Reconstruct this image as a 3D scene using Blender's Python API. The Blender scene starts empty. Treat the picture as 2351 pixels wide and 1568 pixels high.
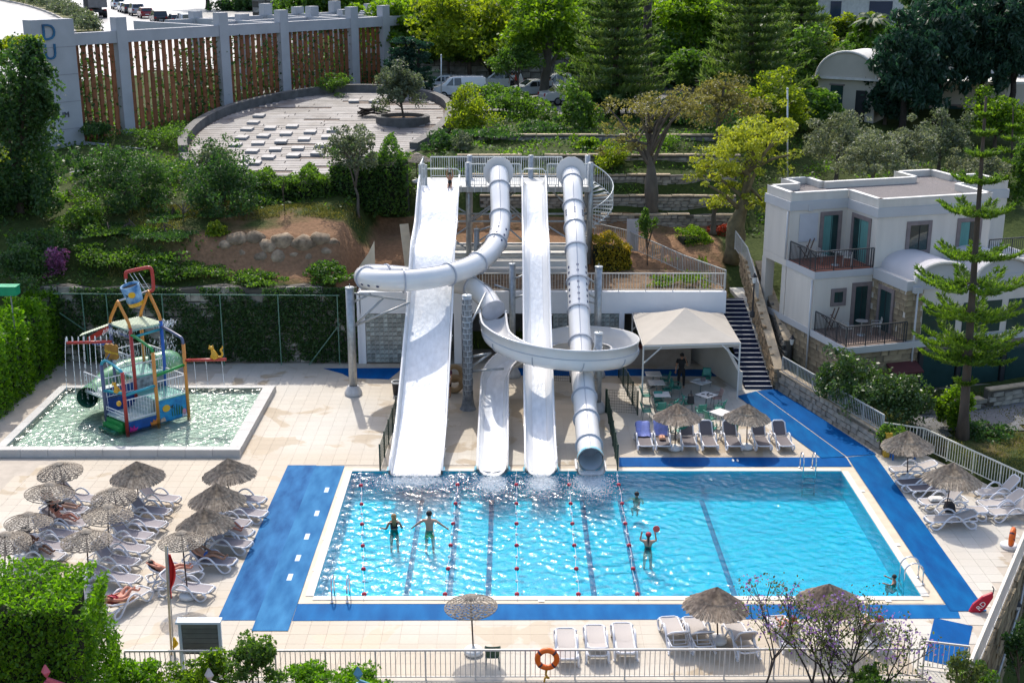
import bpy, math, random
import numpy as np
from mathutils import Vector, Matrix
R = math.radians
rnd = random.Random(7)
nrg = np.random.default_rng(11)
scene = bpy.context.scene
# ---------------------------------------------------------------- camera, world, sun
CAM_H = 21.0; PITCH = R(16.74); FPX = 2939.0
cam = bpy.data.cameras.new('camera'); camo = bpy.data.objects.new('camera', cam)
scene.collection.objects.link(camo); scene.camera = camo
cam.sensor_width = 36.0; cam.lens = 36.0*FPX/2351.0
cam.clip_start = 0.5; cam.clip_end = 3000
camo.location = (0, 0, CAM_H); camo.rotation_euler = (R(90)-PITCH, 0, 0)
SUN_EL = R(49); SUN_AZ = R(-12)          # azimuth from +Y towards +X
sunv = Vector((math.sin(SUN_AZ)*math.cos(SUN_EL), math.cos(SUN_AZ)*math.cos(SUN_EL), math.sin(SUN_EL)))
world = bpy.data.worlds.new('World'); scene.world = world; world.use_nodes = True
nt = world.node_tree; bg = nt.nodes['Background']
sky = nt.nodes.new('ShaderNodeTexSky'); sky.sky_type = 'NISHITA'; sky.sun_disc = False
sky.sun_elevation = SUN_EL; sky.sun_rotation = SUN_AZ; sky.dust_density = 2.5; sky.ozone_density = 0.6
nt.links.new(sky.outputs[0], bg.inputs[0]); bg.inputs[1].default_value = 0.15
sl = bpy.data.lights.new('sun', 'SUN'); sl.energy = 2.05; sl.angle = R(0.55); sl.color = (1.0, 0.94, 0.84)
so = bpy.data.objects.new('sun', sl); scene.collection.objects.link(so)
so.rotation_euler = (-sunv).to_track_quat('-Z', 'Y').to_euler()
vs = scene.view_settings; vs.view_transform = 'Standard'; vs.look = 'None'; vs.exposure = 0.90; vs.gamma = 1.0
vs.use_curve_mapping = False
scene.cycles.max_bounces = 8; scene.cycles.transparent_max_bounces = 16
scene.cycles.caustics_reflective = False; scene.cycles.caustics_refractive = False
C = scene.collection
# ---------------------------------------------------------------- survey: where a sight line meets a level / a distance
def _ray(px, py):
    x = (px-1175.5)/FPX; y = -(py-784)/FPX
    return (x, math.cos(PITCH)+y*math.sin(PITCH), -math.sin(PITCH)+y*math.cos(PITCH))
def G(px, py, z=0.0):
    d = _ray(px, py); t = (z-CAM_H)/d[2]; return Vector((d[0]*t, d[1]*t, z))
def GY(px, py, Y):
    d = _ray(px, py); t = Y/d[1]; return Vector((d[0]*t, Y, CAM_H+d[2]*t))
def GV(px, py, a, b):
    n = Vector((-(b[1]-a[1]), b[0]-a[0])); d = _ray(px, py)
    t = (n.x*a[0]+n.y*a[1])/(n.x*d[0]+n.y*d[1]); return Vector((d[0]*t, d[1]*t, CAM_H+d[2]*t))
def MPP(Y, z):   # metres per photograph pixel (2351 scale) at a place
    return (Y*math.cos(PITCH)+(CAM_H-z)*math.sin(PITCH))/FPX
# ---------------------------------------------------------------- materials
_m = {}
def N(t, typ, **kw):
    n = t.nodes.new(typ)
    for k, v in kw.items(): setattr(n, k, v)
    return n
def mat(name, col, rough=0.6, var=0.12, scale=3.0, bump=0.0, metal=0.0, spec=0.4, detail=4.0, col2=None, stretch=None, bscale=None, rnd_var=0.0, coat=0.0):
    if name in _m: return _m[name]
    m = bpy.data.materials.new(name); m.use_nodes = True; t = m.node_tree
    b = t.nodes['Principled BSDF']
    b.inputs['Roughness'].default_value = rough; b.inputs['Metallic'].default_value = metal
    b.inputs['Specular IOR Level'].default_value = spec
    if coat: b.inputs['Coat Weight'].default_value = coat; b.inputs['Coat Roughness'].default_value = 0.08
    tc = N(t, 'ShaderNodeTexCoord'); src = tc.outputs['Object']
    if stretch:
        mp = N(t, 'ShaderNodeMapping'); mp.inputs['Scale'].default_value = stretch
        t.links.new(src, mp.inputs[0]); src = mp.outputs[0]
    nz = N(t, 'ShaderNodeTexNoise'); nz.inputs['Scale'].default_value = scale; nz.inputs['Detail'].default_value = detail
    t.links.new(src, nz.inputs['Vector'])
    mx = N(t, 'ShaderNodeMix', data_type='RGBA')
    c1 = [c*(1-var) for c in col]; c2 = list(col2) if col2 else [min(1, c*(1+var)) for c in col]
    mx.inputs[6].default_value = (*c1, 1); mx.inputs[7].default_value = (*c2, 1)
    mr = N(t, 'ShaderNodeMapRange'); mr.inputs[1].default_value = 0.3; mr.inputs[2].default_value = 0.7
    t.links.new(nz.outputs[0], mr.inputs[0]); t.links.new(mr.outputs[0], mx.inputs[0])
    out = mx.outputs[2]
    if rnd_var:
        oi = N(t, 'ShaderNodeObjectInfo'); hs = N(t, 'ShaderNodeHueSaturation')
        mr2 = N(t, 'ShaderNodeMapRange'); mr2.inputs[3].default_value = 1-rnd_var; mr2.inputs[4].default_value = 1+rnd_var
        t.links.new(oi.outputs['Random'], mr2.inputs[0]); t.links.new(mr2.outputs[0], hs.inputs['Value'])
        t.links.new(out, hs.inputs['Color']); out = hs.outputs[0]
    t.links.new(out, b.inputs['Base Color'])
    if bump:
        nb = N(t, 'ShaderNodeTexNoise'); nb.inputs['Scale'].default_value = bscale or scale*4; nb.inputs['Detail'].default_value = 5
        t.links.new(src, nb.inputs['Vector'])
        bp = N(t, 'ShaderNodeBump'); bp.inputs['Strength'].default_value = bump; bp.inputs['Distance'].default_value = 0.05
        t.links.new(nb.outputs[0], bp.inputs['Height']); t.links.new(bp.outputs[0], b.inputs['Normal'])
    _m[name] = m; return m
def leaf(name, col, col2, trans=0.45, rough=0.5, tcol=None, clump=0.35, gloss=0.35):
    """foliage: front/back lit leaves, colour varied leaf by leaf ('rnd') and limb by limb (noise)"""
    if name in _m: return _m[name]
    m = bpy.data.materials.new(name); m.use_nodes = True; t = m.node_tree
    b = t.nodes['Principled BSDF']; o = t.nodes['Material Output']
    b.inputs['Roughness'].default_value = rough; b.inputs['Specular IOR Level'].default_value = gloss
    at = N(t, 'ShaderNodeAttribute'); at.attribute_name = 'rnd'
    tc = N(t, 'ShaderNodeTexCoord'); nz = N(t, 'ShaderNodeTexNoise'); nz.inputs['Scale'].default_value = clump; nz.inputs['Detail'].default_value = 2
    t.links.new(tc.outputs['Object'], nz.inputs['Vector'])
    ad = N(t, 'ShaderNodeMath', operation='ADD'); t.links.new(at.outputs['Fac'], ad.inputs[0]); t.links.new(nz.outputs[0], ad.inputs[1])
    mr = N(t, 'ShaderNodeMapRange'); mr.inputs[1].default_value = 0.45; mr.inputs[2].default_value = 1.45
    t.links.new(ad.outputs[0], mr.inputs[0])
    mx = N(t, 'ShaderNodeMix', data_type='RGBA'); mx.inputs[6].default_value = (*col, 1); mx.inputs[7].default_value = (*col2, 1)
    t.links.new(mr.outputs[0], mx.inputs[0]); t.links.new(mx.outputs[2], b.inputs['Base Color'])
    tr = N(t, 'ShaderNodeBsdfTranslucent')
    if tcol is None: tcol = (1.5, 1.5, 0.6)
    mm = N(t, 'ShaderNodeMix', data_type='RGBA', blend_type='MULTIPLY'); mm.inputs[0].default_value = 1; mm.inputs[7].default_value = (*tcol, 1)
    t.links.new(mx.outputs[2], mm.inputs[6]); t.links.new(mm.outputs[2], tr.inputs[0])
    ms = N(t, 'ShaderNodeMixShader'); ms.inputs[0].default_value = trans
    t.links.new(b.outputs[0], ms.inputs[1]); t.links.new(tr.outputs[0], ms.inputs[2]); t.links.new(ms.outputs[0], o.inputs[0])
    _m[name] = m; return m
def water_mat(name, tintA, tintB, bump=0.3, s1=2.6, s2=9, rough=0.045, refr=0.35, wave_col=1.2, boost=1.0):
    if name in _m: return _m[name]
    m = bpy.data.materials.new(name); m.use_nodes = True; t = m.node_tree
    t.nodes.remove(t.nodes['Principled BSDF']); o = t.nodes['Material Output']
    tc = N(t, 'ShaderNodeTexCoord')
    mp = N(t, 'ShaderNodeMapping'); mp.inputs['Scale'].default_value = (0.75, 1.0, 1.0); mp.inputs['Rotation'].default_value = (0, 0, R(18))
    t.links.new(tc.outputs['Object'], mp.inputs[0])
    n1 = N(t, 'ShaderNodeTexNoise'); n1.inputs['Scale'].default_value = s1; n1.inputs['Detail'].default_value = 3; n1.inputs['Distortion'].default_value = 0.9
    n2 = N(t, 'ShaderNodeTexNoise'); n2.inputs['Scale'].default_value = s2; n2.inputs['Detail'].default_value = 2; n2.inputs['Distortion'].default_value = 1.4
    for n in (n1, n2): t.links.new(mp.outputs[0], n.inputs['Vector'])
    sc = N(t, 'ShaderNodeMath', operation='MULTIPLY'); sc.inputs[1].default_value = 0.4; t.links.new(n2.outputs[0], sc.inputs[0])
    ad = N(t, 'ShaderNodeMath', operation='ADD'); t.links.new(n1.outputs[0], ad.inputs[0]); t.links.new(sc.outputs[0], ad.inputs[1])
    bp = N(t, 'ShaderNodeBump'); bp.inputs['Strength'].default_value = bump; bp.inputs['Distance'].default_value = 0.22
    t.links.new(ad.outputs[0], bp.inputs['Height'])
    fr = N(t, 'ShaderNodeFresnel'); fr.inputs[0].default_value = 1.33; t.links.new(bp.outputs[0], fr.inputs['Normal'])
    gl = N(t, 'ShaderNodeBsdfGlossy'); gl.inputs['Roughness'].default_value = rough; t.links.new(bp.outputs[0], gl.inputs['Normal'])
    # noise lightens and darkens the tint, painting in the ripple of refracted light
    mr = N(t, 'ShaderNodeMapRange'); mr.inputs[1].default_value = 0.45; mr.inputs[2].default_value = 0.98; t.links.new(ad.outputs[0], mr.inputs[0])
    mx = N(t, 'ShaderNodeMix', data_type='RGBA'); mx.inputs[6].default_value = (*tintA, 1); mx.inputs[7].default_value = (*tintB, 1)
    t.links.new(mr.outputs[0], mx.inputs[0])
    tp = N(t, 'ShaderNodeBsdfTransparent'); t.links.new(mx.outputs[2], tp.inputs[0])
    rf = N(t, 'ShaderNodeBsdfRefraction'); rf.inputs['IOR'].default_value = 1.33; rf.inputs['Roughness'].default_value = 0.0
    t.links.new(mx.outputs[2], rf.inputs[0]); t.links.new(bp.outputs[0], rf.inputs['Normal'])
    m1 = N(t, 'ShaderNodeMixShader'); m1.inputs[0].default_value = refr
    t.links.new(tp.outputs[0], m1.inputs[1]); t.links.new(rf.outputs[0], m1.inputs[2])
    m2 = N(t, 'ShaderNodeMixShader'); t.links.new(fr.outputs[0], m2.inputs[0]); t.links.new(m1.outputs[0], m2.inputs[1]); t.links.new(gl.outputs[0], m2.inputs[2])
    t.links.new(m2.outputs[0], o.inputs[0])
    _m[name] = m; return m
def glass_mat(name, col, rough=0.05, trans=0.0):
    m = mat(name, col, rough, 0.05, 1.0, spec=0.6); return m

W_PLASTER = lambda: mat('white_plaster', (0.76, 0.77, 0.79), 0.75, 0.045, 0.8, bump=0.05)
# ---------------------------------------------------------------- mesh builder
class MB:
    def __init__(s): s.v = []; s.f = []; s.mi = []; s.m = 0
    def add(s, vs, fs):
        o = len(s.v); s.v.extend([tuple(v) for v in vs]); s.f.extend([tuple(i+o for i in f) for f in fs]); s.mi.extend([s.m]*len(fs)); return s
    def box(s, c, d, rz=0.0, M=None):
        hx, hy, hz = d[0]/2, d[1]/2, d[2]/2; vs = [Vector((x, y, z)) for z in (-hz, hz) for y in (-hy, hy) for x in (-hx, hx)]
        if M is None: M = Matrix.Rotation(rz, 3, 'Z')
        c = Vector(c); vs = [M @ v + c for v in vs]
        return s.add(vs, [(0, 2, 3, 1), (4, 5, 7, 6), (0, 1, 5, 4), (2, 6, 7, 3), (0, 4, 6, 2), (1, 3, 7, 5)])
    def bar(s, p, q, w, h=None, up=(0, 0, 1)):
        p = Vector(p); q = Vector(q); d = q-p; L = d.length
        if L < 1e-6: return s
        d /= L; up = Vector(up)
        if abs(d.dot(up)) > 0.99: up = Vector((0, 1, 0))
        x = d.cross(up).normalized(); z = x.cross(d)
        h = h or w; vs = []
        for e in (p, q):
            for a, b in ((-1, -1), (1, -1), (1, 1), (-1, 1)): vs.append(e + x*(a*w/2) + z*(b*h/2))
        return s.add(vs, [(0, 1, 2, 3), (7, 6, 5, 4), (0, 4, 5, 1), (1, 5, 6, 2), (2, 6, 7, 3), (3, 7, 4, 0)])
    def tube(s, path, r, n=8, caps=True, closed=False):
        P = [Vector(p) for p in path]; k = len(P); rs = r if isinstance(r, (list, tuple)) else [r]*k
        rings = []; prev = None
        for i in range(k):
            if closed: d = P[(i+1) % k]-P[i-1]
            else: d = P[min(i+1, k-1)]-P[max(i-1, 0)]
            d.normalize()
            if prev is None:
                up = Vector((0, 0, 1)) if abs(d.z) < 0.95 else Vector((0, 1, 0)); x = d.cross(up).normalized()
            else:
                x = (prev - d*prev.dot(d))
                x = x.normalized() if x.length > 1e-6 else d.orthogonal().normalized()
            prev = x; y = d.cross(x)
            rings.append([P[i]+(x*math.cos(a)+y*math.sin(a))*rs[i] for a in [2*math.pi*j/n for j in range(n)]])
        vs = [v for g in rings for v in g]; fs = []
        for i in range(k if closed else k-1):
            a = i*n; b = ((i+1) % k)*n
            for j in range(n): fs.append((a+j, a+(j+1) % n, b+(j+1) % n, b+j))
        if caps and not closed: fs.append(tuple(range(n))[::-1]); fs.append(tuple((k-1)*n+j for j in range(n)))
        return s.add(vs, fs)
    def lathe(s, prof, n=16, c=(0, 0, 0), caps=False, a0=0, a1=2*math.pi):
        c = Vector(c); full = abs(a1-a0-2*math.pi) < 1e-6; m = n if full else n+1
        vs = [c+Vector((r*math.cos(a0+(a1-a0)*j/n), r*math.sin(a0+(a1-a0)*j/n), z)) for r, z in prof for j in range(m)]; fs = []
        for i in range(len(prof)-1):
            for j in range(n):
                k = (j+1) % m if full else j+1
                fs.append((i*m+j, i*m+k, (i+1)*m+k, (i+1)*m+j))
        if caps: fs.append(tuple(range(m))[::-1]); fs.append(tuple((len(prof)-1)*m+j for j in range(m)))
        return s.add(vs, fs)
    def prism(s, poly, z0, z1):
        n = len(poly); vs = [(p[0], p[1], z0 if not callable(z0) else z0(p)) for p in poly]+[(p[0], p[1], z1 if not callable(z1) else z1(p)) for p in poly]
        ar = sum(poly[i][0]*poly[(i+1) % n][1]-poly[(i+1) % n][0]*poly[i][1] for i in range(n))
        fs = [tuple(range(n))[::-1], tuple(range(n, 2*n))]+[(i, (i+1) % n, n+(i+1) % n, n+i) for i in range(n)]
        if ar < 0: fs = [f[::-1] for f in fs]
        return s.add(vs, fs)
    def vprism(s, prof, p, q, thick):
        """vertical outline prof [(t along p-q in metres, z)] given a thickness across"""
        p = Vector((p[0], p[1], 0)); q = Vector((q[0], q[1], 0)); d = (q-p).normalized(); nn = Vector((-d.y, d.x, 0))*thick
        n = len(prof); vs = [p+d*a+Vector((0, 0, z)) for a, z in prof]; vs += [v+nn for v in vs]
        return s.add(vs, [tuple(range(n)), tuple(range(n, 2*n))[::-1]]+[(i, n+i, n+(i+1) % n, (i+1) % n) for i in range(n)])
    def quad(s, a, b, c, d): return s.add([a, b, c, d], [(0, 1, 2, 3)])
    def grid(s, rows, closed=False):
        n = len(rows[0]); vs = [p for r in rows for p in r]; fs = []
        for i in range(len(rows)-1):
            for j in range(n if closed else n-1):
                k = (j+1) % n; fs.append((i*n+j, i*n+k, (i+1)*n+k, (i+1)*n+j))
        return s.add(vs, fs)
    def ball(s, c, r, nu=10, nv=7, sc=(1, 1, 1)):
        c = Vector(c); prof = [(max(1e-4, math.sin(math.pi*i/nv)), -math.cos(math.pi*i/nv)) for i in range(nv+1)]
        vs = [c+Vector((p*math.cos(2*math.pi*j/nu)*r*sc[0], p*math.sin(2*math.pi*j/nu)*r*sc[1], z*r*sc[2])) for p, z in prof for j in range(nu)]
        fs = [(i*nu+j, i*nu+(j+1) % nu, (i+1)*nu+(j+1) % nu, (i+1)*nu+j) for i in range(nv) for j in range(nu)]
        return s.add(vs, fs)
    def mesh(s, name, mats, smooth=False, off=(0, 0, 0)):
        me = bpy.data.meshes.new(name)
        ox, oy, oz = off; me.from_pydata([(v[0]-ox, v[1]-oy, v[2]-oz) for v in s.v], [], s.f)
        for m in (mats if isinstance(mats, (list, tuple)) else [mats]): me.materials.append(m)
        if any(s.mi): me.polygons.foreach_set('material_index', s.mi)
        if smooth: me.polygons.foreach_set('use_smooth', [True]*len(s.f))
        me.update(); return me
    def build(s, name, mats, parent=None, smooth=False, w=True, loc=None, bevel=0.0):
        """w: the coordinates are world ones; they are stored relative to the thing's base (or to the mesh's own base point)"""
        off = (0, 0, 0)
        if parent is not None and w:
            r = parent
            while r.parent: r = r.parent
            off = r.location[:] if r.type == 'EMPTY' or r.get('_org') else r.location[:]
        elif parent is None and loc is None and s.v:
            xs = [v[0] for v in s.v]; ys = [v[1] for v in s.v]; off = ((min(xs)+max(xs))/2, (min(ys)+max(ys))/2, min(v[2] for v in s.v)); loc = off
        me = s.mesh(name, mats, smooth, off); o = bpy.data.objects.new(name, me); C.objects.link(o)
        if parent is not None: o.parent = parent
        elif loc is not None: o.location = loc
        if bevel:
            b = o.modifiers.new('bevel', 'BEVEL'); b.width = bevel; b.segments = 2; b.limit_method = 'ANGLE'
        return o
_tmp = None
def evaluated(o):
    """the finished mesh of a helper object, worked out in a small scene of its own"""
    global _tmp
    if _tmp is None: _tmp = bpy.data.scenes.new('workshop')
    _tmp.collection.objects.link(o); vl = _tmp.view_layers[0]
    with bpy.context.temp_override(scene=_tmp, view_layer=vl): dg = bpy.context.evaluated_depsgraph_get(); dg.update()
    me = bpy.data.meshes.new_from_object(o.evaluated_get(dg)); bpy.data.objects.remove(o); return me
def tag(o, label=None, cat=None, group=None, kind=None):
    if label: o['label'] = label
    if cat: o['category'] = cat
    if group: o['group'] = group
    if kind: o['kind'] = kind
    return o
def thing(name, label, cat, loc=(0, 0, 0), rz=0.0, group=None):
    o = bpy.data.objects.new(name, None); C.objects.link(o); o.location = loc; o.rotation_euler = (0, 0, rz); o.empty_display_size = 0.2
    return tag(o, label, cat, group)
def piece(me, name, parent, loc=(0, 0, 0), rot=(0, 0, 0), sc=None, w=True):
    o = bpy.data.objects.new(name, me); C.objects.link(o); l = Vector(loc)
    if parent is not None:
        o.parent = parent
        if w:
            r = parent
            while r.parent: r = r.parent
            l = l - r.location
    o.location = l; o.rotation_euler = rot
    if sc: o.scale = sc
    return o
def copy_tree(o, loc=None, rz=None, label=None, group=None):
    c = o.copy(); C.objects.link(c)
    if loc is not None: c.location = loc
    if rz is not None: c.rotation_euler = (0, 0, rz)
    if label: c['label'] = label
    if group: c['group'] = group
    for ch in kids(o):
        d = ch.copy(); C.objects.link(d); d.parent = c
        for g in kids(ch):
            e = g.copy(); C.objects.link(e); e.parent = d
    return c
def kids(o):     # children kept in a plain table: Object.children walks the whole file
    return _kids(o)
def _kids(o): return [c for c in C.objects if c.parent == o] if o.name not in _kt else _kt[o.name]
_kt = {}
def freeze(o):   # remember a prototype's children once
    ch = [c for c in C.objects if c.parent == o]; _kt[o.name] = ch
    for c in ch: _kt[c.name] = [g for g in C.objects if g.parent == c]
    return o
def catmull(pts, n=8):
    P = [Vector(p) for p in pts]; out = []
    for i in range(len(P)-1):
        p0 = P[max(i-1, 0)]; p1 = P[i]; p2 = P[i+1]; p3 = P[min(i+2, len(P)-1)]
        for k in range(n):
            t = k/n; out.append(0.5*((2*p1)+(p2-p0)*t+(2*p0-5*p1+4*p2-p3)*t*t+(3*p1-p0-3*p2+p3)*t**3))
    out.append(P[-1]); return out
def np_obj(name, V, F4, mats, parent=None, rndv=None, loc=None, nm=4, smooth=False):
    """big quad/tri soup from numpy arrays, world coordinates"""
    if parent is not None:
        r = parent
        while r.parent: r = r.parent
        off = np.array(r.location)
    else: off = np.array(loc if loc is not None else (0, 0, 0))
    me = bpy.data.meshes.new(name); V = (V-off).astype(np.float32)
    me.vertices.add(len(V)); me.vertices.foreach_set('co', V.ravel())
    nf = len(F4); me.loops.add(nf*nm); me.polygons.add(nf)
    me.loops.foreach_set('vertex_index', F4.astype(np.int32).ravel())
    me.polygons.foreach_set('loop_start', np.arange(0, nf*nm, nm, dtype=np.int32))
    me.update(calc_edges=True)
    me.polygons.foreach_set('use_smooth', np.full(nf, bool(smooth)))
    if rndv is not None:
        a = me.attributes.new('rnd', 'FLOAT', 'FACE'); a.data.foreach_set('value', rndv.astype(np.float32))
    for m in (mats if isinstance(mats, (list, tuple)) else [mats]): me.materials.append(m)
    o = bpy.data.objects.new(name, me); C.objects.link(o)
    if parent is not None: o.parent = parent
    else: o.location = off
    return o
# ---------------------------------------------------------------- special materials of the setting
def deck_mat():
    if 'deck_tile' in _m: return _m['deck_tile']
    m = bpy.data.materials.new('deck_tile'); m.use_nodes = True; t = m.node_tree; b = t.nodes['Principled BSDF']
    g = N(t, 'ShaderNodeNewGeometry')
    n1 = N(t, 'ShaderNodeTexNoise'); n1.inputs['Scale'].default_value = 0.42; n1.inputs['Detail'].default_value = 5; n1.inputs['Distortion'].default_value = 0.6
    n2 = N(t, 'ShaderNodeTexNoise'); n2.inputs['Scale'].default_value = 9; n2.inputs['Detail'].default_value = 4
    n3 = N(t, 'ShaderNodeTexNoise'); n3.inputs['Scale'].default_value = 0.09; n3.inputs['Detail'].default_value = 2
    for n in (n1, n2, n3): t.links.new(g.outputs['Position'], n.inputs['Vector'])
    cr = N(t, 'ShaderNodeValToRGB'); e = cr.color_ramp.elements
    e[0].position = 0.575; e[0].color = (0, 0, 0, 1); e[1].position = 0.60; e[1].color = (1, 1, 1, 1)
    t.links.new(n1.outputs[0], cr.inputs[0])
    base = N(t, 'ShaderNodeMix', data_type='RGBA'); base.inputs[6].default_value = (0.46, 0.395, 0.31, 1); base.inputs[7].default_value = (0.505, 0.472, 0.415, 1)
    mr = N(t, 'ShaderNodeMapRange'); mr.inputs[1].default_value = 0.42; mr.inputs[2].default_value = 0.58; t.links.new(n3.outputs[0], mr.inputs[0]); t.links.new(mr.outputs[0], base.inputs[0])
    wet = N(t, 'ShaderNodeMix', data_type='RGBA'); wet.inputs[7].default_value = (0.375, 0.295, 0.20, 1)
    t.links.new(base.outputs[2], wet.inputs[6])
    f = N(t, 'ShaderNodeMath', operation='MULTIPLY'); f.inputs[1].default_value = 0.8; t.links.new(cr.outputs[0], f.inputs[0]); t.links.new(f.outputs[0], wet.inputs[0])
    oi = N(t, 'ShaderNodeObjectInfo'); at = N(t, 'ShaderNodeAttribute'); at.attribute_name = 'rnd'
    ad = N(t, 'ShaderNodeMath', operation='ADD'); t.links.new(oi.outputs['Random'], ad.inputs[0]); t.links.new(at.outputs['Fac'], ad.inputs[1])
    fr = N(t, 'ShaderNodeMath', operation='FRACT'); t.links.new(ad.outputs[0], fr.inputs[0])
    m2 = N(t, 'ShaderNodeMapRange'); m2.inputs[3].default_value = 0.955; m2.inputs[4].default_value = 1.04; t.links.new(fr.outputs[0], m2.inputs[0])
    m3 = N(t, 'ShaderNodeMapRange'); m3.inputs[3].default_value = 0.93; m3.inputs[4].default_value = 1.07; t.links.new(n2.outputs[0], m3.inputs[0])
    mu = N(t, 'ShaderNodeMath', operation='MULTIPLY'); t.links.new(m2.outputs[0], mu.inputs[0]); t.links.new(m3.outputs[0], mu.inputs[1])
    hs = N(t, 'ShaderNodeHueSaturation'); t.links.new(wet.outputs[2], hs.inputs['Color']); t.links.new(mu.outputs[0], hs.inputs['Value'])
    t.links.new(hs.outputs[0], b.inputs['Base Color'])
    rr = N(t, 'ShaderNodeMapRange'); rr.inputs[3].default_value = 0.62; rr.inputs[4].default_value = 0.38; t.links.new(cr.outputs[0], rr.inputs[0]); t.links.new(rr.outputs[0], b.inputs['Roughness'])
    b.inputs['Specular IOR Level'].default_value = 0.3
    _m['deck_tile'] = m; return m
def ground_mat():
    m = bpy.data.materials.new('terrain'); m.use_nodes = True; t = m.node_tree; b = t.nodes['Principled BSDF']; b.inputs['Roughness'].default_value = 0.9; b.inputs['Specular IOR Level'].default_value = 0.1
    g = N(t, 'ShaderNodeNewGeometry'); at = N(t, 'ShaderNodeAttribute'); at.attribute_name = 'soil'
    n1 = N(t, 'ShaderNodeTexNoise'); n1.inputs['Scale'].default_value = 0.6; n1.inputs['Detail'].default_value = 6
    n2 = N(t, 'ShaderNodeTexNoise'); n2.inputs['Scale'].default_value = 5; n2.inputs['Detail'].default_value = 5
    for n in (n1, n2): t.links.new(g.outputs['Position'], n.inputs['Vector'])
    gr = N(t, 'ShaderNodeMix', data_type='RGBA'); gr.inputs[6].default_value = (0.018, 0.034, 0.009, 1); gr.inputs[7].default_value = (0.075, 0.095, 0.026, 1)
    so_ = N(t, 'ShaderNodeMix', data_type='RGBA'); so_.inputs[6].default_value = (0.12, 0.07, 0.04, 1); so_.inputs[7].default_value = (0.34, 0.195, 0.11, 1)
    t.links.new(n2.outputs[0], gr.inputs[0]); t.links.new(n2.outputs[0], so_.inputs[0])
    ad = N(t, 'ShaderNodeMath', operation='ADD'); t.links.new(at.outputs['Fac'], ad.inputs[0]); t.links.new(n1.outputs[0], ad.inputs[1])
    mr = N(t, 'ShaderNodeMapRange'); mr.inputs[1].default_value = 0.75; mr.inputs[2].default_value = 1.1; t.links.new(ad.outputs[0], mr.inputs[0])
    mx = N(t, 'ShaderNodeMix', data_type='RGBA'); t.links.new(mr.outputs[0], mx.inputs[0]); t.links.new(gr.outputs[2], mx.inputs[6]); t.links.new(so_.outputs[2], mx.inputs[7])
    t.links.new(mx.outputs[2], b.inputs['Base Color'])
    bp = N(t, 'ShaderNodeBump'); bp.inputs['Strength'].default_value = 0.8; bp.inputs['Distance'].default_value = 0.1; t.links.new(n2.outputs[0], bp.inputs['Height']); t.links.new(bp.outputs[0], b.inputs['Normal'])
    return m
# ---------------------------------------------------------------- terrain
PROF_L = [(-60, -5), (33.9, -3.8), (34.2, -2.4), (65.9, -2.4), (66.4, 3.9), (68.5, 4.7), (69.35, 6.05), (73, 6.85), (78, 7.2), (90, 8.2), (110, 9.5), (150, 11), (180, 11.7), (300, 12.5), (420, 18), (700, 60)]
PROF_M = [(-60, -5), (33.9, -3.8), (34.2, -2.4), (66.5, -2.4), (71.5, 4.2), (76.9, 5.0), (77.2, 5.8), (77.9, 5.9), (78.2, 6.75), (79, 7.2), (79.3, 7.85), (80.9, 8.25), (81.2, 8.8), (85.9, 9.1), (86.2, 9.4), (115, 9.5), (150, 11), (300, 13), (420, 18), (700, 60)]
PROF_R = [(-60, -5), (33.9, -4.6), (42, -4.4), (44.5, 0.2), (52, 0.35), (55, 0.45), (61, 0.5), (66, 1.6), (72, 4.0), (77, 5.0), (81, 6.0), (88, 7.2), (100, 8.8), (120, 10.5), (150, 13), (300, 16), (420, 22), (700, 65)]
XB = [(-60, 13.0), (30, 13.2), (34, 13.75), (43.9, 19.45), (47.4, 20.75), (52.7, 18.3), (52.9, 16.55), (61.5, 13.7), (62, 13.5), (72, 13.6), (90, 16), (120, 22), (700, 60)]
def ip(p, y): return np.interp(y, [a for a, b in p], [b for a, b in p])
def hgt(x, y):
    x = np.asarray(x, float); y = np.asarray(y, float)
    hl = ip(PROF_L, y); hm = ip(PROF_M, y); hr = ip(PROF_R, y)
    t = np.clip((x+np.interp(y, [82, 86], [9.6, 4.6]))/1.6, 0, 1); t = t*t*(3-2*t)
    h = hl*(1-t)+hm*t
    st = np.interp(y, [61.4, 61.6, 68.2, 70.6, 73, 76.9], [-2.4, -0.6, 2.7, 2.85, 4.1, 4.9]); h = np.where((x > 11.9) & (y > 61.4) & (y < 76.9), np.minimum(np.maximum(h, st), st+0.2), h)
    xb = ip(XB, y); t = np.clip((x-xb)/0.5, 0, 1); h = h*(1-t)+hr*t
    # beyond the left hedge the ground rises
    t = np.clip((-25.6-x)/1.2, 0, 1)*np.clip((y-44)/6, 0, 1)*np.clip((67-y)/1.0, 0, 1); h = h*(1-t)+3.0*t
    bump = 0.18*np.sin(x*0.9+y*0.35)*np.cos(y*0.75-x*0.2)*np.clip((y-67)/6, 0, 1)*np.clip((110-y)/20, 0, 1)
    # ground between road and pergola on the far left
    t = np.clip((-30-x)/12, 0, 1)*np.clip((y-80)/20, 0, 1); h = h+t*0.8
    return h+bump
def H1(x, y): return float(hgt(x, y))
xs = np.concatenate([np.linspace(-260, -50, 25), np.arange(-48, 48.1, 0.8), np.linspace(50, 260, 25)])
ys = np.concatenate([np.linspace(-60, 28, 12), np.arange(30, 60, 1.0), np.arange(60, 92, 0.4), np.arange(92, 130, 1.2), np.linspace(131, 700, 60)])
XX, YY = np.meshgrid(xs, ys); ZZ = hgt(XX, YY)
Vt = np.stack([XX.ravel(), YY.ravel(), ZZ.ravel()], 1); nx = len(xs); ny = len(ys)
I = (np.arange(ny-1)[:, None]*nx+np.arange(nx-1)[None, :]).ravel()
Ft = np.stack([I, I+1, I+nx+1, I+nx], 1)
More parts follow.
